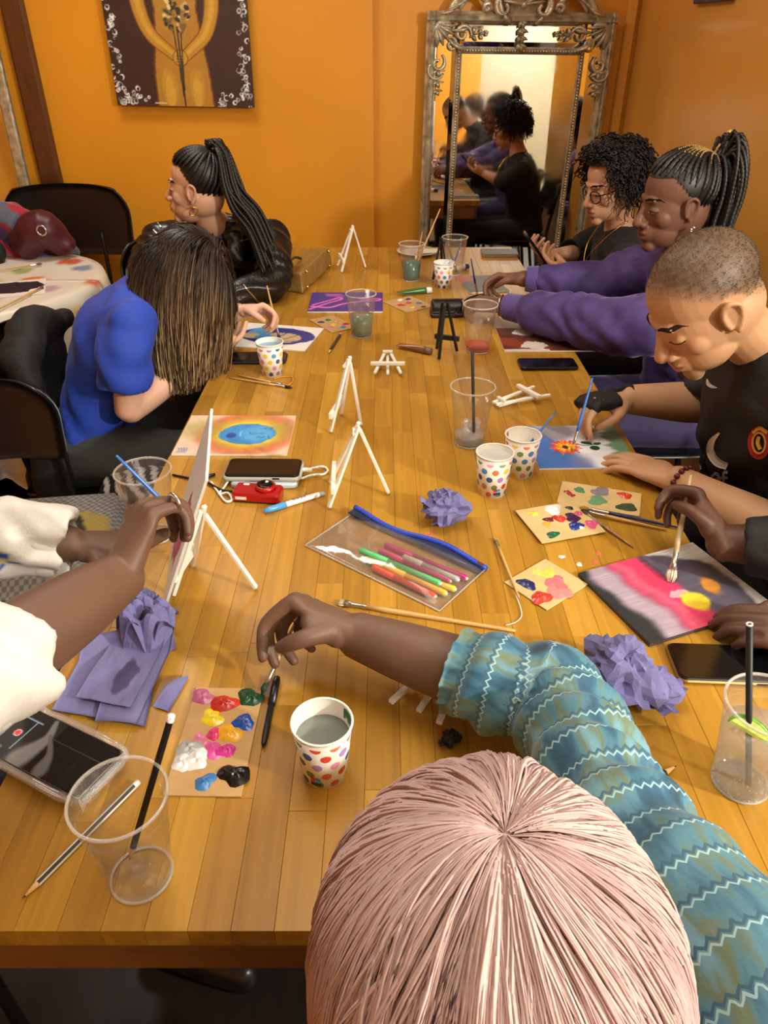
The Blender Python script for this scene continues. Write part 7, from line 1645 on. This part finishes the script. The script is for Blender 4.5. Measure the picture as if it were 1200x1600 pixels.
er = V(L4(-0.078, -0.010, -0.045)); part('earring', MB().tube([tuple(er + V((0.004 * math.sin(a), 0, 0)) + V((0.012 * math.cos(a), 0.004 * math.cos(a), 0.013 * math.sin(a) - 0.01))) for a in np.linspace(0, 6.283, 24)], 0.0022, n=7, closed=True, cap=False), pm('gold_metal', (220, 170, 70), 0.2, metal=1.0), p4.root, 'gold hoop', world=True)

# ------------------------------------------------------------------ 5  man with cropped hair
p5 = Person('man with cropped hair in a black football shirt painting the dahlia canvas', (0.88, 1.34, 0), (190, 146, 108), 1.03)
T5 = HT((0.560, 1.275, 1.115), 98, -40, 0, 1.02)
p5.head(T5, (0.705, 1.315, 1.035), jaw=1.08, nose=1.1); p5.trunk((0.775, 1.33, 0.86), (0.86, 1.33, 0.52), (0.79, 1.125, 0.945), (0.80, 1.535, 0.955))
p5.arm((0.79, 1.125, 0.945), (0.715, 1.03, 0.775), (0.575, 1.245, 0.778), False, dict(d=(-0.62, 0.72, -0.02), n=(0.0, 0.0, -1), curls=((10, 18, 8), (10, 20, 10), (12, 22, 10), (12, 22, 12)), s=1.05, spread=0.05, thumb=(0.085, 0.045, 0.012)), r=(0.050, 0.044, 0.040, 0.030))
h5 = p5.arm((0.80, 1.535, 0.955), (0.745, 1.56, 0.80), (0.548, 1.535, 0.822), True, dict(d=(-0.90, -0.36, 0.10), n=(-0.30, -0.30, -0.86), curls=((46, 50, 20), (56, 56, 26), (64, 60, 30), (66, 62, 34)), s=1.05, thumb=(0.085, -0.030, 0.048)) | dict(thumb=(0.088, 0.026, 0.050)), r=(0.050, 0.044, 0.042, 0.031))
def buzz(s, v, c):
    h = s.h; near = (np.abs(h[:, 0]) < 0.1) & (h[:, 1] > -0.13) & (h[:, 1] < 0.12) & (h[:, 2] > -0.10) & (h[:, 2] < 0.15)
    line = np.where(h[:, 1] > 0.05, 0.070, np.where(h[:, 1] > -0.02, 0.070 - (0.05 - h[:, 1]) / 0.07 * 0.062, 0.008 - (-0.02 - h[:, 1]) / 0.08 * 0.055))
    ear = np.hypot(h[:, 1] + 0.010, h[:, 2] + 0.002) < 0.036
    d = sstep(-0.004, 0.050, h[:, 2] - line) * near * (1 - ear * (np.abs(h[:, 0]) > 0.05))
    sp2 = np.array([noise.noise(Vector(q) * 420) for q in v]); k = np.clip(d * (0.50 + 0.1 * sp2), 0, 0.75) * 1.25; s.stub = (v[d > 0.2], d[d > 0.2])
    beard = near * sstep(-0.07, -0.10, h[:, 2]) * (h[:, 1] > 0.03) * 0.35
    c = c * (1 - k[:, None]) + np.array((44, 36, 30)) / 255 * k[:, None]; return c * (1 - beard[:, None]) + np.array((60, 44, 34)) / 255 * beard[:, None]
p5.finish(0.0028, paint=buzz, dec=0.33)
rs5 = np.random.RandomState(6); sv, sd = p5.stub; nst = 13000; ii = rs5.choice(len(sv), nst, p=sd / sd.sum()); c5 = np.array(T5 @ V((0, -0.014, 0.043))); r0 = sv[ii] + rs5.randn(nst, 3) * 0.0012; o5 = r0 - c5; o5 /= np.linalg.norm(o5, axis=1)[:, None]
r0 = r0 - o5 * 0.0005; d5_ = o5 + 0.45 * rs5.randn(nst, 3); d5_ /= np.linalg.norm(d5_, axis=1)[:, None]; pth = np.stack([r0, r0 + d5_ * 0.0017], axis=1)
part('cropped_hair', strands(pth, np.array([0.00032, 0.0002]), np.zeros((nst, 2, 3)) + np.array((62, 52, 44)) / 255 * (0.7 + 0.9 * rs5.rand(nst))[:, None, None]), M_hair, p5.root, 'very short dark cropped hair', world=True)
p5.face((176, 106, 94), (48, 34, 26), eye=0.1, brow_t=0.0038)
M_jersey = pm('black_jersey', (21, 21, 22), 0.7, var=0.12, scale=40, bump=0.25, bscale=500)
mb = p5.torso_mb(1.09)
sleeve(mb, [(0.79, 1.15, 0.94), (0.765, 1.09, 0.87), (0.745, 1.06, 0.815)], [0.085, 0.085, 0.078], hollow=0.04)
sleeve(mb, [(0.80, 1.51, 0.95), (0.775, 1.56, 0.88), (0.735, 1.565, 0.815)], [0.085, 0.082, 0.074], hollow=0.04)
def jfold(me):
    v = co(me); n = normals(me); d = 0.005 * np.sin(55 * (v[:, 1] * 0.7 + v[:, 2] * 0.8) + 6 * n3(v, 6, 2)) + 0.006 * n3(v, 11, 6); set_co(me, v + n * d[:, None])
p5.wear('football_shirt', mb, M_jersey, 0.006, 3, attr=jfold)
M_prt = pm('white_print', (214, 212, 208), 0.6, var=0.04)
ribbon_on(p5, 'chest_swoosh', [(1105, 592), (1107, 600), (1113, 604), (1121, 606)], [2, 6, 5, 1], M_prt)
ribbon_on(p5, 'front_logo', [(1124, 676), (1112, 690), (1110, 706), (1120, 722), (1136, 729)], [3, 10, 12, 12, 10], M_prt)
ribbon_on(p5, 'front_lettering', [(1112, 745), (1117, 740), (1123, 744), (1123, 756), (1115, 757), (1112, 751), (1122, 748)], 4.0, M_prt)
ribbon_on(p5, 'front_lettering', [(1137, 738), (1131, 739), (1130, 757)], 4.0, M_prt); ribbon_on(p5, 'front_lettering', [(1126, 747), (1137, 746)], 3.5, M_prt)
ribbon_on(p5, 'front_lettering', [(1093, 720), (1095, 733)], 3.0, M_prt); ribbon_on(p5, 'front_lettering', [(1088, 688), (1090, 706)], 3.0, M_prt)
ribbon_on(p5, 'club_crest', [(1186 + 14 * math.cos(a), 692 + 22 * math.sin(a)) for a in np.linspace(0, 6.283, 17)], 7, pm('crest_red', (170, 30, 34), 0.6))
ribbon_on(p5, 'crest_ring', [(1186 + 10 * math.cos(a), 692 + 16 * math.sin(a)) for a in np.linspace(0, 6.283, 17)], 3, pm('crest_gold', (214, 160, 50), 0.6), off=0.003)
ribbon_on(p5, 'crest_figure', [(1186, 682), (1184, 692), (1188, 702)], 6, pm('crest_gold', (214, 160, 50), 0.6), off=0.003)
ribbon_on(p5, 'crest_bar', [(1176, 676), (1187, 669), (1199, 676)], 5, pm('crest_gold', (214, 160, 50), 0.6), off=0.004)
mb = MB(); d5, n5, l5, W5 = h5['d'], h5['n'], h5['l'], h5['W']
mb.limb([W5 + d5 * 0.045, W5 + d5 * 0.066, W5 + d5 * 0.092], [(0.043, 0.023), (0.047, 0.021), (0.044, 0.018)], side=tuple(l5), n=22, capk=0.3); mb.limb([W5 - d5 * 0.012, W5 + d5 * 0.002], [0.033, 0.033], side=tuple(l5), n=20, capk=0.1)
for i in range(4): t_ = 0.0285 - 0.019 * i; p_ = W5 + d5 * 0.090 * 1.05 + l5 * t_; mb.limb([p_, p_ + (d5 * 0.7 + n5 * 0.5) * 0.024], [0.0135, 0.0125], n=12, capk=0.3)
mb.limb([W5 + d5 * 0.0 - n5 * 0.028, W5 + d5 * 0.03 - n5 * 0.022, W5 + d5 * 0.06 - n5 * 0.018], [0.009, 0.008, 0.009], n=10)
p5.wear('hand_brace', mb, M_coat, 0.003, 2)
lw = V((0.575, 1.245, 0.778)); le = V((0.715, 1.03, 0.775)); ax = (le - lw).normalized(); bc = lw + ax * 0.012; u_ = ax.cross(V((0, 0, 1))).normalized()
bm_ = MB()
for k in range(16): a = 2 * math.pi * k / 16; bm_.ell(tuple(bc + (u_ * math.cos(a) + V((0, 0, 1)) * math.sin(a)) * 0.034), (0.006, 0.006, 0.006), nu=10, nv=7)
part('bead_bracelet', bm_, pm('dark_red_beads', (88, 18, 26), 0.2), p5.root, world=True)
p5.legs((0.46, 1.22, 0.52), (0.46, 1.44, 0.52), (0.48, 1.22, 0.06), (0.48, 1.44, 0.06), pm('black_track_trousers', (18, 18, 20), 0.7))

# ------------------------------------------------------------------ 6  purple velvet
p6 = Person('woman in purple velvet with gold-threaded braids reaching across the table', (0.90, 2.12, 0), (112, 76, 58), 0.97)
T6 = HT((0.775, 2.09, 1.135), 96, -9, 0, 1.0)
p6.head(T6, (0.83, 2.11, 0.985), lips=1.3, nose=1.15); p6.trunk((0.90, 2.12, 0.82), (0.93, 2.12, 0.52), (0.85, 1.925, 0.915), (0.85, 2.315, 0.92))
p6.arm((0.85, 1.925, 0.915), (0.665, 1.985, 0.835), (0.365, 2.245, 0.815), False, dict(d=(-0.90, 0.40, -0.05), n=(0.2, 0.3, -0.9), curls=((30, 36, 20), (34, 38, 22), (38, 42, 22), (40, 44, 24)), s=0.95), r=(0.046, 0.041, 0.037, 0.028))
h6 = p6.arm((0.85, 2.315, 0.92), (0.69, 2.40, 0.84), (0.458, 2.46, 0.838), True, dict(d=(-0.98, 0.10, -0.02), n=(-0.1, -0.55, -0.80), curls=((34, 44, 18), (46, 50, 22), (58, 56, 28), (62, 58, 30)), s=0.98, thumb=(0.090, 0.030, 0.038)), r=(0.046, 0.041, 0.037, 0.027))
p6.finish(0.0028); p6.face((108, 56, 52), (26, 18, 15), eye=0.45)
M_velv, nt, b = new_mat('purple_velvet'); N, L = nt.nodes, nt.links
tc = N.new('ShaderNodeTexCoord'); nz = N.new('ShaderNodeTexNoise'); nz.inputs['Scale'].default_value = 9; nz.inputs['Detail'].default_value = 5; L.new(tc.outputs['Object'], nz.inputs['Vector'])
cr = N.new('ShaderNodeValToRGB'); cr.color_ramp.elements[0].position = 0.35; cr.color_ramp.elements[0].color = rgba((52, 40, 92)); cr.color_ramp.elements[1].position = 0.7; cr.color_ramp.elements[1].color = rgba((84, 66, 128)); L.new(nz.outputs['Fac'], cr.inputs[0]); L.new(cr.outputs[0], b.inputs['Base Color'])
b.inputs['Roughness'].default_value = 0.75; b.inputs['Sheen Weight'].default_value = 0.55; b.inputs['Sheen Roughness'].default_value = 0.28; b.inputs['Sheen Tint'].default_value = rgba((190, 170, 226))
mb = p6.torso_mb(1.06)
sleeve(mb, [(0.85, 1.94, 0.91), (0.76, 1.95, 0.865), (0.665, 1.985, 0.835), (0.55, 2.085, 0.828), (0.45, 2.17, 0.82), (0.415, 2.20, 0.818)], [0.092, 0.090, 0.084, 0.074, 0.062, 0.046], hollow=0.012)
sleeve(mb, [(0.85, 2.30, 0.91), (0.77, 2.36, 0.87), (0.69, 2.40, 0.842), (0.58, 2.43, 0.84), (0.50, 2.45, 0.838)], [0.088, 0.085, 0.074, 0.058, 0.040], hollow=0.012)
mb.limb([p6.neck + V((0.03, -0.07, 0.0)), p6.neck + V((-0.045, -0.035, -0.02)), p6.neck + V((-0.055, 0.0, -0.035)), p6.neck + V((-0.045, 0.035, -0.02)), p6.neck + V((0.03, 0.07, 0.0))], [0.02, 0.019, 0.018, 0.019, 0.02], n=12)
def vfold(me):
    v = co(me); n = normals(me); d = 0.0028 * np.sin(80 * (v[:, 0] * 0.8 - v[:, 1] * 0.5 + v[:, 2] * 0.6) + 9 * n3(v, 7, 2)) + 0.010 * n3(v, 8, 6) + 0.004 * n3(v, 26, 3); set_co(me, v + n * d[:, None])
p6.wear('velvet_top', mb, M_velv, 0.006, 3, attr=vfold)
for a_, b_ in (((0.425, 2.190, 0.818), (0.375, 2.236, 0.816)), ((0.505, 2.449, 0.838), (0.468, 2.457, 0.838))):
    mb = MB(); sleeve(mb, [a_, b_], [0.044, 0.040], hollow=0.02, capk=0.1); p6.wear('cuff', mb, pm('purple_rib', (86, 70, 132), 0.85, bump=0.5, bscale=300, sheen=0.3), 0.004, 1)
lw = V((0.365, 2.245, 0.815)); part('bracelet', MB().tube([tuple(lw + V((-0.005, 0.004, 0)) + V((0.030 * math.cos(a) * 0.4, 0.030 * math.cos(a) * 0.9, 0.030 * math.sin(a)))) for a in np.linspace(0, 6.283, 28)], 0.003, n=7, closed=True, cap=False), M_steel, p6.root, world=True)
p6.legs((0.50, 2.02, 0.52), (0.50, 2.22, 0.52), (0.50, 2.02, 0.06), (0.50, 2.22, 0.06), pm('purple_trousers', (44, 36, 76), 0.8, sheen=0.3))
mb, mg = MB(), MB(); rd = random.Random(13); L6 = lambda x, y, z: tuple(T6 @ V((x, y, z))); knot = (0.0, -0.100, 0.085)
for k in range(30):
    a = -math.pi + 2 * math.pi * (k + 0.5) / 30; ca, sa = math.cos(a), math.sin(a)
    x0 = 0.080 * sa; y0 = 0.068 * ca - 0.014; z0 = 0.080 if ca > 0.55 else (0.052 + 0.05 * max(ca, -0.4) - 0.045 * (ca < 0) * min(1, -ca * 2))
    pts = []
    for t in np.linspace(0, 1, 7):
        p = np.array((x0 * (1 - t) + knot[0] * t, y0 * (1 - t) + knot[1] * t, z0 * (1 - t) + knot[2] * t + 0.05 * math.sin(math.pi * t))); c = np.array((0, -0.014, 0.043)); dv = (p - c) / np.array((0.081, 0.102, 0.088)); p = c + (p - c) / np.linalg.norm(dv) * (0.965 + 0.11 * min(t, 0.5)); pts.append(L6(*p))
    gold = k in (9, 11, 12, 14, 17, 19, 21); braid(mb, pts, 0.0060)
    if gold or sa < -0.25 and k % 2 == 0:
        gp = []
        for q_ in pts[2:6]:
            c = np.array(T6 @ V((0, -0.014, 0.043))); gp.append(tuple(c + (np.array(q_) - c) * 1.045))
        mg_ = MB(); p_ = catmull(gp, 10); zz = np.array([0.0032 * (1 if i % 2 else -1) for i in range(len(p_))]); p_[:, 2] += zz; mg.tube(p_, 0.0017, n=5)
ck = V(L6(*knot)); 
for k in range(46):
    a = rd.uniform(0, 6.28); b0 = ck + V((0.010 * math.cos(a), 0.028 * math.sin(a), 0.02 * math.cos(a))); sy = rd.uniform(-0.075, 0.06); sx = rd.uniform(-0.02, 0.030); L_ = rd.uniform(0.6, 1.1)
    pts = [b0, b0 + V((0.02 + 0.4 * sx, sy * 0.5, 0.030 + 0.03 * rd.random())), b0 + V((0.035 + 0.8 * sx, sy * 0.9, 0.0)), b0 + V((0.04 + sx, sy, -0.08 * L_)), b0 + V((0.035 + sx * rd.uniform(0.7, 1.2), sy * 1.05, -0.16 * L_)), b0 + V((0.03 + sx * rd.uniform(0.6, 1.3), sy * 1.1, -0.225 * L_))]
    pts = [V((min(q_.x, 1.10), q_.y, q_.z)) for q_ in pts]
    braid(mg if k in (4, 17) else mb, [tuple(q_) for q_ in pts], rd.uniform(0.0040, 0.0060), n=6)
part('braids', mb, M_braid, p6.root, 'black braids gathered at the back', world=True); part('gold_thread', mg, pm('gold_thread', (206, 172, 104), 0.35, metal=0.4), p6.root, world=True)
capm = MB().ell((0, -0.017, 0.046), (0.0775, 0.096, 0.081), m=T6, nu=80, nv=50); part('scalp_hair', cap_cut(capm, T6, hairline), M_braid, p6.root, world=True)
er = V(L6(0.080, -0.012, -0.040)) if (T6 @ V((0.08, 0, 0))).y < T6.translation.y else V(L6(-0.080, -0.012, -0.040))
mb = MB()
for k in range(7): mb.ell(tuple(er + V((0.004 * math.cos(k * 2.1), -0.005, -0.005 - 0.0045 * k))), (0.0045, 0.004, 0.0045), nu=8, nv=6)
part('earring', mb, M_steel, p6.root, 'dangling silver earring', world=True)

# ------------------------------------------------------------------ 7  curly hair and glasses
p7 = Person('woman with curly black hair and glasses in a black top looking at her phone', (0.90, 2.72, 0), (196, 148, 116), 0.93)
T7 = HT((0.770, 2.69, 1.085), 108, -16, 0, 0.98)
p7.head(T7, (0.835, 2.73, 0.945), lips=1.15); p7.trunk((0.87, 2.74, 0.76), (0.91, 2.74, 0.50), (0.83, 2.555, 0.855), (0.84, 2.93, 0.86))
h7 = p7.arm((0.83, 2.555, 0.855), (0.735, 2.42, 0.815), (0.640, 2.535, 0.838), False, dict(d=(-0.78, 0.52, 0.20), n=(-0.30, 0.55, 0.70), curls=((26, 40, 22), (30, 44, 24), (36, 48, 26), (40, 50, 28)), s=0.9, thumb=(0.085, 0.010, 0.035)), r=(0.042, 0.037, 0.034, 0.025))
p7.arm((0.84, 2.93, 0.86), (0.74, 2.93, 0.80), (0.625, 2.77, 0.838), True, dict(d=(-0.78, -0.50, 0.20), n=(-0.30, -0.45, 0.70), curls=((26, 40, 22), (30, 44, 24), (36, 48, 26), (40, 50, 28)), s=0.9, thumb=(0.085, 0.010, 0.035)), r=(0.042, 0.037, 0.034, 0.025))
p7.finish(0.003); p7.face((168, 96, 88), (28, 20, 16), eye=0.35)
mb = p7.torso_mb(1.05)
sleeve(mb, [(0.83, 2.57, 0.85), (0.785, 2.49, 0.83), (0.745, 2.44, 0.815), (0.715, 2.46, 0.825)], [0.075, 0.068, 0.058, 0.052], hollow=0.03)
sleeve(mb, [(0.84, 2.91, 0.85), (0.79, 2.93, 0.83), (0.74, 2.93, 0.805), (0.70, 2.885, 0.82)], [0.075, 0.068, 0.058, 0.052], hollow=0.03)
p7.wear('black_top', mb, pm('black_knit', (15, 15, 16), 0.9, bump=0.4, bscale=300, sheen=0.1), 0.006, 3, 0.008, 12, 0.002, 4)
p7.legs((0.52, 2.64, 0.50), (0.52, 2.84, 0.50), (0.52, 2.64, 0.06), (0.52, 2.84, 0.06), pm('dark_trousers', (22, 22, 26), 0.8))
rn = np.random.RandomState(4); rd = random.Random(4); q = scalp_pts(1350, rd, front=0.075); q = q[~((q[:, 1] > 0.040) & (q[:, 2] < 0.100))]; nc = len(q); n0 = q - np.array((0, -0.01, 0.02)); n0 /= np.linalg.norm(n0, axis=1)[:, None]
A7 = np.array(T7); root_ = q @ A7[:3, :3].T + A7[:3, 3]; dir_ = n0 @ A7[:3, :3].T; KS = 18; tt = np.linspace(0, 1, KS)[None, :, None]
ln_ = (0.030 + 0.030 * rn.rand(nc))[:, None, None]; drop = (0.055 * rn.rand(nc) + 0.015)[:, None, None] * np.where(q[:, 1] > 0.02, 0.4, 1.0)[:, None, None]
axis_ = root_[:, None, :] + dir_[:, None, :] * ln_ * np.sin(tt * 1.5) - np.array([0, 0, 1.0]) * drop * tt ** 2 + 0.0
u0 = np.cross(dir_, np.array([0.2, 0.3, 0.93])); u0 /= np.linalg.norm(u0, axis=1)[:, None]; w0 = np.cross(dir_, u0)
phs = rn.rand(nc)[:, None] * 6.28 + np.linspace(0, 2 * math.pi * 2.4, KS)[None, :]; hr_ = (0.005 + 0.005 * rn.rand(nc))[:, None] * np.linspace(0.3, 1, KS)[None, :]
pth = axis_ + hr_[..., None] * (np.cos(phs)[..., None] * u0[:, None, :] + np.sin(phs)[..., None] * w0[:, None, :])
cols = np.zeros((nc, KS, 3)) + np.array((24, 19, 17)) / 255 * (0.7 + 0.7 * rn.rand(nc)[:, None, None])
part('hair', strands(pth, 0.0021, cols), M_hair, p7.root, 'voluminous curly black hair', world=True)
capm = MB().ell((0, -0.020, 0.050), (0.094, 0.105, 0.090), m=T7, nu=32, nv=20)
part('hair_mass', cap_cut(capm, T7, lambda h: h[:, 2] > np.where(h[:, 1] > 0.05, 0.080, np.where(h[:, 1] > -0.03, 0.080 - (0.05 - h[:, 1]) / 0.08 * 0.12, -0.06))), pm('dark_hair_mass', (12, 10, 9), 0.8, bump=1.0, bscale=120), p7.root, world=True)
gl = MB()
for s_ in (-1, 1):
    c_ = (s_ * 0.033, 0.088, -0.004); gl.tube([tuple(T7 @ V((c_[0] + 0.024 * math.cos(a), c_[1] - 0.010 * (math.cos(a) * s_ > 0) * abs(math.cos(a)), c_[2] + 0.020 * math.sin(a)))) for a in np.linspace(0, 6.283, 30)], 0.0021, n=7, closed=True, cap=False)
    gl.tube([tuple(T7 @ V(q_)) for q_ in ((s_ * 0.057, 0.079, 0.004), (s_ * 0.074, 0.05, 0.006), (s_ * 0.080, -0.005, 0.010))], 0.0020, n=6, sub=4)
gl.tube([tuple(T7 @ V(q_)) for q_ in ((-0.009, 0.089, 0.0), (0, 0.091, 0.003), (0.009, 0.089, 0.0))], 0.0020, n=6, sub=3)
part('glasses', gl, M_blackpl, p7.root, 'dark round glasses', world=True)
part('necklace', MB().tube([tuple(p7.neck + V(q_)) for q_ in ((0.0, -0.075, 0.035), (-0.055, -0.072, -0.01), (-0.105, -0.055, -0.075), (-0.118, -0.03, -0.115), (-0.105, 0.01, -0.06), (-0.06, 0.05, 0.0))], 0.0018, n=6, sub=6), pm('gold_metal', (220, 170, 70), 0.2, metal=1.0), p7.root, world=True)
part('pendant', MB().ell(tuple(p7.neck + V((-0.121, -0.03, -0.125))), (0.004, 0.007, 0.010), nu=10, nv=6), pm('gold_metal', (220, 170, 70), 0.2, metal=1.0), p7.root, world=True)
lw = V((0.640, 2.535, 0.838)); le = V((0.735, 2.42, 0.815)); ax = (le - lw).normalized(); u_ = ax.cross(V((0, 0, 1))).normalized(); v_ = u_.cross(ax)
part('bracelet', MB().tube([tuple(lw + ax * 0.035 + (u_ * math.cos(a) + v_ * math.sin(a)) * 0.029) for a in np.linspace(0, 6.283, 28)], 0.0022, n=7, closed=True, cap=False), M_black, p7.root, world=True)
hp = thing('smartphone', 'dark phone held up by the curly-haired woman', 'phone', (0.530, 2.640, 0.888), (R(0), R(50), R(0)), 'phones on the table')
part('body', MB().rbox(0.145, 0.075, 0.009, 0.010), pm('phone_edge', (34, 33, 34), 0.3, metal=0.6), hp); part('screen', MB().rbox(0.139, 0.069, 0.0006, 0.008, (0, 0, 0.0048), e=0.0002), pm('dim_screen', (40, 44, 52), 0.1), hp)
part('camera_bump', MB().rbox(0.026, 0.026, 0.003, 0.006, (-0.05, 0.02, -0.006)), M_gloss, hp)

# ------------------------------------------------------------------ 8  dark sleeve at the right edge
p8 = Person('person in black at the right edge painting the pink and grey canvas', (0.95, 0.86, 0), (92, 62, 48))
p8.head(HT((0.76, 0.86, 1.10), 95, -45), (0.87, 0.88, 1.03)); p8.trunk((0.96, 0.88, 0.86), (1.0, 0.88, 0.52), (0.92, 0.67, 0.95), (0.93, 1.06, 0.95))
h8 = p8.arm((0.93, 1.06, 0.95), (0.745, 0.90, 0.85), (0.548, 0.975, 0.822), True, dict(d=(-0.18, 0.80, 0.36), n=(-0.72, -0.10, -0.55), curls=((54, 56, 26), (60, 60, 28), (66, 62, 30), (70, 64, 34)), s=0.98, thumb=(0.082, 0.030, 0.040)), r=(0.048, 0.043, 0.040, 0.029))
p8.arm((0.92, 0.67, 0.95), (0.80, 0.62, 0.86), (0.625, 0.765, 0.792), False, dict(d=(-0.85, 0.40, 0.05), n=(0.2, 0.2, -0.9), curls=((24, 30, 16), (26, 32, 16), (28, 34, 18), (30, 36, 18)), s=0.98, thumb=(0.09, 0.035, -0.004)), r=(0.048, 0.043, 0.040, 0.029))
p8.finish(0.003); p8.face((96, 52, 46))
mb = p8.torso_mb(1.05)
sleeve(mb, [(0.92, 1.05, 0.94), (0.83, 0.98, 0.90), (0.745, 0.90, 0.85), (0.64, 0.935, 0.835), (0.575, 0.962, 0.824)], [0.078, 0.072, 0.066, 0.056, 0.046], hollow=0.02)
sleeve(mb, [(0.91, 0.67, 0.94), (0.86, 0.64, 0.90), (0.80, 0.62, 0.86), (0.71, 0.695, 0.82), (0.665, 0.73, 0.80)], [0.078, 0.072, 0.064, 0.054, 0.045], hollow=0.02)
p8.wear('black_jumper', mb, M_jersey, 0.006, 3, 0.008, 11, 0.003, 5)
p8.legs((0.55, 0.78, 0.52), (0.55, 0.98, 0.52), (0.55, 0.78, 0.06), (0.55, 0.98, 0.06), pm('dark_trousers', (22, 22, 26), 0.8))
chair((0.98, 0.86, 0), R(90), 'black chair under the person at the right edge', bh=0.80)
hr = MB().ell((0, -0.026, 0.056), (0.085, 0.097, 0.085), m=p8.T, nu=28, nv=18); part('hair', rumple(fuse(hr, 0.005, 1), 0.004, 60, 3), pm('short_black_hair', (22, 18, 16), 0.8), p8.root, world=True)

# ------------------------------------------------------------------ brushes held in the hands
GH = 'brushes held by the painters'
stick_thing('paint_brush', 'plain brush gripped by the teal-sleeved hand over the tall palette', 'brush', Q(466, 962, 0.80), P(408, 1086, TZ + 0.006), brush_build(M_wand, 0.0034, 0.016, wet=(24, 70, 44)), GH)
stick_thing('paint_brush', 'blue brush held behind the ringed hand at the upright canvas', 'brush', Q(181, 711, 0.90), Q(292, 822, 0.90), brush_build(M_blue, 0.0036, 0.016), GH)
stick_thing('paint_brush', 'pale brush in the blue painter\'s hand touching her canvas', 'brush', Q(417, 446, 2.16), P(437, 531, TZ + 0.006), brush_build(M_wand, 0.0036, 0.014, wet=(30, 60, 120)), GH)
stick_thing('paint_brush', 'blue brush in the braced hand touching the dahlia', 'brush', Q(926, 590, 1.475), P(893, 706, TZ + 0.006), brush_build(M_blue, 0.0036, 0.016, wet=(226, 170, 60)), GH)
stick_thing('paint_brush', 'thick pale brush held over the pink and grey canvas', 'brush', Q(1080, 742, 1.085), P(1047, 910, TZ + 0.009), brush_build(pm('streaked_pale', (206, 184, 140), 0.5, var=0.3, scale=60), 0.0050, 0.022, (214, 200, 180), 0.03, flat=True), GH)
stick_thing('paint_brush', 'navy brush in the purple painter\'s far hand', 'brush', Q(736, 404, 2.53), P(746, 464, TZ + 0.012), brush_build(M_navy, 0.0036, 0.016, wet=(214, 160, 60)), GH)
